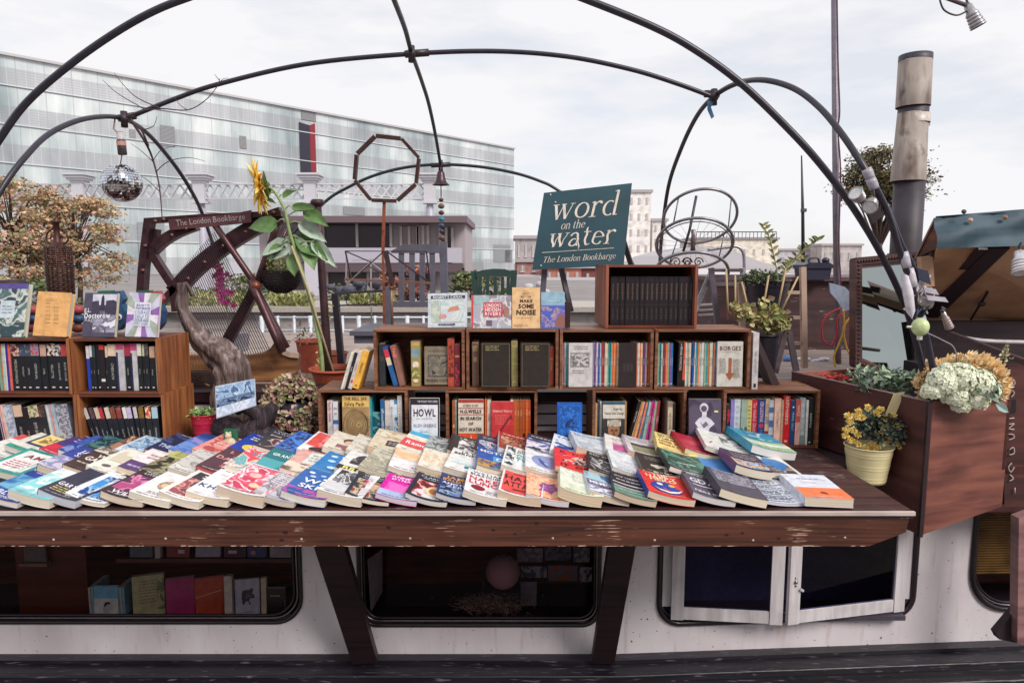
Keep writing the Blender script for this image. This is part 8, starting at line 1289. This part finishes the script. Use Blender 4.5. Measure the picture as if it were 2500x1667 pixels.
# leaves and red flowers in the planter
rr = random.Random(21); m_ = MB(); GP2 = leafmat('5c7060 8ca08c 3c4c3c b8c4a8 74886c')
for i in range(330):
    q = P(rr.uniform(2095, 2230), rr.uniform(898, 940), 2.50) + V((0, rr.uniform(-.06, .12), 0)); q.z = ZTi + rr.uniform(-.02, .05); m_.leaf(q, V((rr.uniform(-1, 1), rr.uniform(-1, .5), rr.uniform(0, 1))), V((0, -.4, 1)), .034, .016, GP2)
tag(m_.build('ivy'), 'grey green ivy leaves growing in the planter box', 'plant'); m_ = MB()
for i in range(60):
    q = cor + dl * rr.uniform(.42, .55) + df * rr.uniform(.03, .10) + zz_(ZTi + rr.uniform(-.03, .012))
    for j in range(5): an = j * 1.257; m_.leaf(q, V((math.cos(an), math.sin(an), .4)), V((0, 0, 1)), .013, .011, leafmat('b01c20 d83028 8c1418 c84438'))
tag(m_.build('red_flowers'), 'small red flowers in the back corner of the planter box', 'flower')
def mum(mb, c, ax, r_, mat, n=60, rr=rr):
    ax = V(ax).normalized(); e1 = ax.cross(V((.3, .2, 1))).normalized(); e2 = e1.cross(ax)
    for i in range(n):
        t_ = (i + .5) / n; ph = math.acos(max(-1, 1 - t_ * 1.35)); an = i * 2.39996; d_ = (e1 * math.cos(an) + e2 * math.sin(an)) * math.sin(ph) + ax * math.cos(ph)
        mb.leaf(c + d_ * r_ * rr.uniform(.05, .5), d_ + ax * .35 + V((rr.uniform(-.2, .2), rr.uniform(-.2, .2), rr.uniform(-.2, .2))), ax + d_ * .2, r_ * rr.uniform(.42, .6), r_ * .34, mat, -.3, -.25)
MUM = leafmat('fce4b8 fcecc8 f8d8a0 fef2d8 f6cc94'); th = thing('chrysanthemums', 'mass of apricot orange chrysanthemums behind the pale hydrangea', 'flowers', P(2345, 975, 2.40)); m_ = MB()
for px, py, r_ in ((2262, 915, 26), (2245, 935, 24), (2256, 958, 22), (2275, 895, 26), (2300, 893, 28), (2325, 886, 28), (2350, 882, 30), (2378, 880, 30), (2402, 886, 30), (2425, 895, 30), (2440, 915, 28), (2452, 935, 24), (2442, 958, 26), (2428, 978, 22), (2330, 905, 26), (2360, 905, 28), (2390, 908, 28), (2415, 920, 28), (2285, 915, 24), (2310, 912, 24), (2250, 972, 16), (2430, 945, 26)): mum(m_, P(px, py, 2.36 + rr.uniform(-.03, .03)), (rr.uniform(-.4, .4) + (px - 2345) / 200, -.7, .7 - (py - 890) / 200), r_ * mpp(2.36), MUM)
m_.build('blooms', th); m_ = MB(); greens(m_, P(2340, 935, 2.42), .12, 260, .03, .014, leafmat('4c5a3c 3c4830 6c7450 8c8c60'), 31, .5); m_.tube(smooth_path([P(2430, 940, 2.4), P(2450, 895, 2.4), P(2462, 850, 2.4)], 4), .0025, M('a89c80'), 5)
for i in range(16): m_.leaf(P(2455 + rr.uniform(-14, 14), 862 + rr.uniform(-16, 16), 2.4), V((rr.uniform(-1, 1), -.4, rr.uniform(-.5, 1))), V((0, -1, 0)), .018, .01, leafmat('b8b48c d0c8a8'))
m_.build('foliage', th)
HYD = leafmat('e4e8cc d8dcc0 eceedc c8d0b0 dce0cc e8e8cc'); th = thing('hydrangea', 'pale green hydrangea heads hanging over the planter box corner', 'flowers', P(2345, 1003, 2.22)); m_ = MB(); k = mpp(2.24)
for px, py, rad in ((2300, 935, 40), (2345, 925, 42), (2390, 940, 40), (2278, 955, 28), (2330, 965, 36), (2380, 975, 34), (2420, 955, 24), (2345, 990, 24), (2310, 905, 20), (2262, 960, 14)):
    c_ = P(px, py, 2.24)
    for i in range(int(rad * rad / 6)):
        an = rr.uniform(0, 6.28); ph = rr.uniform(-.5, 1); d_ = V((math.cos(an) * math.sqrt(1 - ph * ph), -abs(math.sin(an)) * math.sqrt(1 - ph * ph) * 1.0 + .1, ph)); q = c_ + d_ * rad * k * rr.uniform(.85, 1.02); e1 = d_.cross(V((0, .1, 1))).normalized(); e2 = e1.cross(d_); a0 = rr.uniform(0, 1.5)
        for j in range(4): dd = e1 * math.cos(a0 + j * 1.571) + e2 * math.sin(a0 + j * 1.571); m_.leaf(q, dd + d_ * .25, d_, .0100, .0095, HYD, .1, .12)
m_.build('heads', th); m_ = MB(); greens(m_, P(2345, 955, 2.29), .10, 120, .04, .025, leafmat('6c8070 8ca090 4c5c4c'), 33, .5); m_.leaf(P(2430, 985, 2.2), V((1, -.2, -.7)), V((0, -1, .2)), .05, .03, M('8ca4a0')); m_.build('foliage', th)
# hanging cream bucket
bq = P(2125, 1090, 2.36); k = mpp(2.36); rt_, rb2_ = 56 * k, 43 * k; Hb = bq.z - P(2125, 1174, 2.36).z; c0 = V((bq.x, 2.37, bq.z - Hb)); th = thing('hanging_bucket', 'cream ribbed metal bucket of yellow flowers hung on the planter side', 'bucket', c0); CB = M('dccfa0', .4, 0, .08, 12)
m_ = MB(); pr = [(.0005, 0), (rb2_, 0), (rb2_, .003)]
for i in range(1, 40): t_ = i / 40; pr.append((lerp(rb2_, rt_, t_) + (.0014 if any(abs(t_ - g_) < .014 for g_ in (.08, .16, .42, .5, .78, .86)) else 0), Hb * t_))
pr += [(rt_, Hb), (rt_ + .003, Hb), (rt_ + .003, Hb + .003), (rt_ - .002, Hb + .003), (rt_ - .006, Hb * .8)]; m_.lathe(pr, c0, CB, 36); m_.build('bucket', th)
m_ = MB(); h0 = P(2192, 962, 2.345); h1 = P(2174, 1012, 2.345); h2 = P(2160, 1060, 2.36); sx = V((.019, 0, .003)); ring = [h0 + V((.02, .04, -.03)), h0 + V((.006, .0, .006)), h1, h2 + V((0, .01, -.02))]
for i in range(3): m_.hexa([ring[i] - sx, ring[i] + sx, ring[i + 1] + sx, ring[i + 1] - sx], [ring[i] - sx + V((0, .002, 0)), ring[i] + sx + V((0, .002, 0)), ring[i + 1] + sx + V((0, .002, 0)), ring[i + 1] - sx + V((0, .002, 0))], CB)
m_.build('hook_band', th); m_ = MB(); fc = P(2140, 1050, 2.38); FG = leafmat('3c4a44 2c3834 5a6a60 6c7c6c 48584c')
for i in range(900): an = rr.uniform(0, 6.28); ph = rr.uniform(-.35, 1); rho = rr.uniform(.5, 1); d_ = V((math.cos(an) * math.sqrt(1 - ph * ph), math.sin(an) * math.sqrt(1 - ph * ph), ph * .85)); m_.leaf(fc + V((d_.x * 74 * k, d_.y * 60 * k, d_.z * 64 * k)) * rho, d_ + V((rr.uniform(-.6, .6), rr.uniform(-.6, .6), rr.uniform(-.6, .4))), d_, .016, .013, FG)
m_.build('foliage', th); m_ = MB(); YF = leafmat('f8dc80 fae8a0 f0cc60 fcf0b8 f4d470')
for px, py in ((2064, 1062), (2072, 1015), (2110, 1100), (2160, 1078), (2128, 1100), (2200, 1065), (2140, 1010), (2095, 1060), (2180, 1015), (2075, 1030), (2085, 1050), (2078, 1072), (2098, 1005), (2120, 995), (2150, 1000), (2068, 1048), (2096, 1082), (2115, 1092), (2130, 1082), (2185, 1082), (2198, 1090), (2170, 1068), (2205, 1070), (2150, 1060), (2105, 1020), (2160, 1020), (2190, 1040), (2090, 1018), (2140, 1088), (2210, 1085)): 
    q = P(px, py, 2.34); d_ = (q - fc).normalized(); mum(m_, P(px, py, 2.34), d_ + V((0, -.6, 0)), 12.5 * k, YF, 40)
m_.build('flowers', th)
# board with white writing at the right edge and the shelf it stands on
th = thing('lettered_board', 'brown board with white painted scrawl at the right photo edge', 'board', P(2500, 1225, 2.3)); m_ = MB(); q = [P(2452, 1232, 2.44), P(2620, 1232, 2.44), P(2620, 890, 2.44), P(2452, 890, 2.44)]; m_.hexa(q, [v_ + V((0, .03, 0)) for v_ in q], WB1); bo = m_.build('panel', th)
m_ = MB(); WP2 = M('b8acac', .6)
m_.prism([P(x, y, 2.437) for x, y in ((2459, 975), (2481, 975), (2480, 1007), (2458, 1008))], (0, -.001, 0), M('1e1820'))
for c, path in enumerate(([(2470, 925), (2463, 935), (2470, 942), (2478, 935), (2474, 925)], [(2462, 950), (2460, 960), (2470, 968), (2476, 958), (2470, 952)], [(2462, 1022), (2476, 1020)], [(2462, 1036), (2476, 1034), (2463, 1046), (2476, 1048)], [(2462, 1060), (2472, 1060), (2476, 1068), (2462, 1074)], [(2464, 1098), (2474, 1092), (2476, 1106), (2464, 1110)], [(2470, 1130), (2462, 1140), (2468, 1152), (2476, 1140)], [(2466, 1158), (2474, 1168), (2464, 1174)])): m_.tube(smooth_path([P(a_, b_, 2.434) for a_, b_ in path], 4), .0022, WP2, 5)
m_.tube([P(2478, 1190, 2.433), P(2478, 1205, 2.433)], .002, WP2, 5); m_.build('painted_writing', bo)
m_ = MB(); a_ = PZ(2300, 1252, .86); m_.box(PX(2405, 2.42, .85), 2.9, 2.42, 2.60, P(2450, 1250, 2.42).z, P(2450, 1236, 2.42).z, wood('3c1f20', '64383a', (1, 12, 1), 3, .5, 'b09c98', .40)); tag(m_.build('side_shelf'), 'dark shelf along the barge under the lettered board', 'shelf')
m_ = MB(); m_.prism([P(x, y, 2.35) for x, y in ((2488, 1265), (2530, 1250), (2530, 1580), (2484, 1570))], (0, .04, 0), wood('6c4a4c', '9c7474', (1, 1, 8), 3, .5)); m_.prism([P(x, y, 2.38) for x, y in ((2487, 1480), (2487, 1570), (2440, 1560), (2432, 1545))], (0, .03, 0), M('2a2028', .5)); tag(m_.build('prow_board'), 'reddish timber edge with dark bracket at the lower right corner', 'timber')
# ================================================================ left side: woven bottle, toys, hats
Yv = 2.95; k = mpp(Yv); vb = P(150, 720, Yv); th = thing('woven_bottle', 'rusty woven metal bottle with scroll handles behind the left crates', 'bottle', vb); BRZ = M('4c2c28', .45, .4, .3, 40, .4)
m_ = MB()
for j in range(22):
    z = (j * 5.2 + 4) * k; r_ = (27 + 2 * math.sin(j * .15)) * k; m_.tube([vb + V((math.cos(a_ * .2618) * r_ * (1 + .04 * (-1) ** (a_ + j)), math.sin(a_ * .2618) * r_ * (1 + .04 * (-1) ** (a_ + j)), z)) for a_ in range(24)], 1.9 * k, BRZ, 5, True)
for i in range(16): an = i * .3927; m_.tube([vb + V((math.cos(an) * 27 * k, math.sin(an) * 27 * k, 0)), vb + V((math.cos(an) * 28 * k, math.sin(an) * 28 * k, 118 * k))], 2 * k, BRZ, 5)
m_.build('woven_body', th); m_ = MB(); m_.lathe([(27 * k, 116 * k), (16 * k, 122 * k), (9 * k, 130 * k), (7 * k, 150 * k), (7 * k, 172 * k), (11 * k, 174 * k), (11 * k, 179 * k), (.001, 179 * k)], vb, BRZ, 18); m_.build('neck', th)
for s_ in (-1, 1):
    m_ = MB(); m_.tube(smooth_path([vb + V((s_ * a_ * k, 0, b_ * k)) for a_, b_ in ((7, 160), (22, 150), (26, 132), (14, 124), (6, 134), (12, 142), (17, 136))], 5), 2.2 * k, BRZ, 6); m_.build('handle', th)
def toy(lab, dxp, cols):
    k = mpp(2.66); th = thing('toy_fish', lab, 'toy', P(dxp, 812, 2.66), group='painted wooden fish toys'); Y0 = 2.66
    def pz(pts, c, y, t_, nm, par=th): m_ = MB(); m_.prism([P(dxp + a_, b_, y) for a_, b_ in pts], (0, t_, 0), M(c, .4)); return m_.build(nm, par)
    bo = pz([(-20, 745), (0, 738), (18, 742), (26, 760), (24, 790), (12, 806), (-16, 812), (-34, 800)], cols[0], Y0, .035, 'body'); pz([(-40, 710), (-6, 709), (-4, 738), (-22, 742), (-40, 735)], cols[1], Y0 + .005, .025, 'tail_fin'); pz([(-6, 712), (14, 710), (24, 730), (18, 741), (-4, 738)], cols[2], Y0 + .003, .03, 'head')
    e_ = MB(); c_ = P(dxp + 12, 774, Y0 - .001); e_.lathe([(8 * k, 0), (8 * k, .004), (5 * k, .005)], c_, M('d8d0cc', .4), 14, V((0, -1, 0))); e_.lathe([(5.5 * k, .0045), (.0005, .0065)], c_, M('241c24', .3), 12, V((0, -1, 0))); e_.build('eye', bo)
toy('blue wooden fish toy with green tail, behind the Ragtime book', 278, ('2c5478', '2c6c4c', '34587c')); toy('blue wooden fish toy with white ringed eye, behind the lilac book', 372, ('2c4c70', '2c6444', 'a84c50'))
for i, (px, cs, lab) in enumerate(((78, ('8c3440', '2c4c6c', 'a84c50'), 'striped round wooden toy between the woodcut and tan books'), (190, ('7c4434', '2c4c70', 'a04048'), 'striped round wooden toy right of the tan book'))):
    m_ = MB(); k = mpp(2.66)
    for j, c in enumerate(cs): m_.ball(P(px, 800 - j * 22, 2.68), 15 * k, M(c, .5), 12, (1.2, 1, .8)); 
    m_.tube([P(px, 805, 2.68), P(px, 740, 2.68)], 4 * k, M('5c3a34'), 6); tag(m_.build('stacking_toy'), lab, 'toy')
m_ = MB(); m_.lathe([(.05, 0), (.045, .02), (.001, .022)], P(30, 696, 2.7), M('34202c', .6), 20); tag(m_.build('dark_cap'), 'dark cap shape above the far left book', 'hat')
# ================================================================ inside the barge
IY = 2.60; SH = wood('3c2018', '6c3c28', (1, 12, 12), 3, .5)
m_ = MB(); a_, b_ = P(215, 1520, IY), P(745, 1505, IY); m_.box(a_.x, b_.x, IY - .03, IY + .22, a_.z + .01, a_.z + .03, SH); m_.box(a_.x + .1, b_.x, IY + .05, IY + .22, P(400, 1387, IY).z, P(400, 1377, IY).z, SH); tag(m_.build('cabin_shelf'), 'two tier dark shelf of books inside the left window', 'shelf')
zs1 = a_.z + .0305; zs2 = P(400, 1377, IY).z + .0005; GI = 'books inside the left window'
def inb(px, z, bw, bh, bt, col, ops, lab, yaw=0, Y=IY, lean=3): face(px, Y, z, bw, bh, bt, col, ops, lab, lean, yaw, 0, group=GI)
spine_row(PX(219, IY, zs1), IY - .02, zs1, [(9, 118, 'b8b09c', 'thin cream spine'), (9, 118, '8cb4bc', 'thin blue and cream spine')], 'the blue portrait books inside', GI, seed=41)
inb(233, zs1, .094, .125, .01, 'd4d4c4', [('r', 0, .6, 1, 1, '6cb0c0'), p([(.4, .1), (.35, .3), (.45, .45), (.6, .5), (.7, .4), (.66, .3), (.72, .22), (.6, .2), (.62, .1)], 'b8b4a8'), p([(.4, .35), (.45, .47), (.62, .5), (.7, .42), (.55, .42), (.45, .33)], '241c1c'), l(.5, .03, .9, .08, 1, '3c3430')], 'pale book with a blue top and ink drawn profile inside the window')
spine_row(PX(290, IY, zs1), IY - .02, zs1, [(8, 118, '6cb0c0', 'thin blue spine'), (8, 118, 'b8b49c', 'thin cream spine'), (9, 118, '7cb0b8', 'thin pale teal spine')], 'window shelf after profile', GI, seed=42)
inb(326, zs1, .115, .165, .02, 'b4b07c', [l(.2, .3, .8, .9, 8, '8c8c5c'), a(.75, .1, 1, .9, 'b4b07c 5c7444 b4b07c', 40)], 'olive yellow back cover with a leafy border inside the window', 18)
inb(408, zs1, .105, .155, .02, 'a83464', [], 'plain magenta book inside the window', 14); inb(478, zs1, .108, .155, .016, 'b84c2c', [p([(.0, .5), (.9, .62), (.9, .64), (0, .52)], 'd8a48c')], 'burnt orange book inside the window', 18); inb(552, zs1, .03, .17, .02, 'c8c0a8', [], 'thick pale page edge inside the window', 0)
inb(572, zs1, .098, .15, .01, 'b4b4b8', [('r', 0, 0, .05, 1, '241c20'), a(.3, .3, .8, .75, 'b4b4b8 34343c b4b4b8', 20), l(.4, .08, .8, .12, 1, '3c3c44')], 'white book with a dark ink blot inside the window', 10); inb(640, zs1, .02, .16, .014, 'c8b890', [], 'slim cream page edge right of the ink blot book', 0); inb(655, zs1, .07, .12, .02, '2a2420', [l(.2, .7, .8, .8, 1, 'a89850')], 'black book at the right end of the lower window shelf', 0)
inb(318, zs2, .09, .16, .01, '5c6c70', [], 'grey slate book leaning on the upper window shelf', 0, IY + .07); inb(382, zs2, .022, .16, .02, 'b8b0a4', [], 'pale page edges on the upper window shelf', 0, IY + .07); inb(408, zs2, .09, .16, .01, '8c3430', [r(.5, .1, .8, .2, 'c8c0b8')], 'brick red back cover with a barcode on the upper window shelf', 0, IY + .07); inb(478, zs2, .1, .13, .01, 'a4a0a8', [], 'pale lilac card leaning on the upper window shelf', 0, IY + .07, 12); inb(548, zs2, .085, .16, .01, '4c2830', [r(.2, .1, .6, .18, 'c8c0b8')], 'maroon back cover on the upper window shelf', 0, IY + .07); inb(605, zs2, .075, .16, .01, '344c78', [e(.3, .12, .14, .06, 'c87c5c')], 'blue back cover with an orange figure on the upper window shelf', 0, IY + .07); inb(660, zs2, .085, .16, .012, 'a49c98', [l(.2, .2, .8, .8, 6, '8c8480')], 'grey cream book at the right end of the upper window shelf', 0, IY + .07)
m_ = MB(); q0, q1 = P(0, 1340, 2.75), P(215, 1500, 2.75); m_.box(P(45, 1400, 2.75).x, P(216, 1400, 2.75).x, 2.74, 2.76, q1.z - .02, .87, wood('4a2014', '743826', (1, 1, 6), 2, .5)); tag(m_.build('cupboard'), 'red brown cupboard panel inside the left window', 'cupboard')
m_ = MB(); a_ = P(62, 1370, 2.72); m_.box(a_.x, P(115, 1370, 2.72).x, 2.715, 2.725, a_.z, .87, M('6c6460', .4)); m_.box(a_.x - .012, P(122, 1370, 2.72).x, 2.70, 2.73, a_.z - .014, a_.z - .001, M('8c6850', .4)); tag(m_.build('small_frame'), 'small framed picture hanging on the inside cupboard', 'picture')
# globe lamp etc in the second window
q = P(1228, 1395, 2.70); k = mpp(2.7); th = thing('paper_lantern', 'round ribbed paper lantern lamp inside the middle window', 'lamp', q - V((0, 0, 45 * k))); m_ = MB(); m_.ball(q, 44 * k, stripes('8c6460', 'b08480', 60, 'Z', .8), 24, k=14); m_.build('shade', th); m_ = MB(); m_.box(q.x - 50 * k, q.x + 45 * k, 2.66, 2.78, q.z - 75 * k, q.z - 44 * k, M('2a2228', .6)); m_.build('stand', th)
m_ = MB(); rr = random.Random(77); fz = P(1200, 1478, 2.62)
for i in range(900): c_ = fz + V((rr.gauss(0, .065), rr.uniform(-.03, .06), rr.gauss(0, .012))); d_ = V((rr.uniform(-1, 1), rr.uniform(-.6, .2), rr.uniform(-.5, 1))).normalized(); m_.tube([c_, c_ + d_ * .015, c_ + d_ * .028 + V((0, 0, -.006))], [.0016, .0012, .0004], leafmat('7c6454 9c8068 5c4438 b09880'), 3)
tag(m_.build('fur_rug'), 'shaggy brown fur lying on the sill inside the middle window', 'fur')
for i, (x0, y0, x1, y1, cs, lab) in enumerate(((1262, 1338, 1325, 1372, 'a8a0a4 6c5c60 8c8084', 'pale patterned print pinned inside the middle window top'), (1272, 1382, 1335, 1410, '8c8c94 4c5464 a89c9c', 'grey print below the pale patterned one inside'), (1338, 1380, 1410, 1418, '3c5c74 a86444 5c7c8c', 'blue print with orange boats inside the middle window'), (1415, 1384, 1446, 1420, 'a8a4a8 b8b4b4 4c4448', 'small white card at right inside the middle window'), (1330, 1335, 1395, 1368, '4c4854 6c6470 3c3844', 'dark print at the top inside the middle window'), (1400, 1335, 1440, 1372, '8c7860 a8a098 5c6470', 'yellowish print in the top corner inside the middle window'), (1180, 1420, 1310, 1478, '8c8488 98908f 8c8488', 'plain grey paper behind the paper lantern'))):
    Yq = 2.80 - i * .003; m_ = MB(); a_ = P(x0, y1, Yq); b_ = P(x1, y0, Yq); m_.box(a_.x, b_.x, Yq, Yq + .002, a_.z, b_.z, art(cs, 26)); tag(m_.build('print'), lab, 'print')
m_ = MB(); q = [P(897, 1365, 2.60), P(932, 1340, 2.70), P(932, 1445, 2.70), P(905, 1490, 2.60)]; m_.hexa(q, [v_ + V((.003, 0, 0)) for v_ in q], M('a89c98', .5)); q2_ = [lerp(lerp(q[0], q[1], u), lerp(q[3], q[2], u), v_) - V((.001, .001, 0)) for u, v_ in ((.4, .2), (.75, .2), (.75, .85), (.4, .85))]; m_.add(q2_, [(3, 2, 1, 0)], art('a89c98 7c3430 a89c98', 40)); tag(m_.build('poster'), 'white poster with a red figure on the side wall inside the middle window', 'poster')
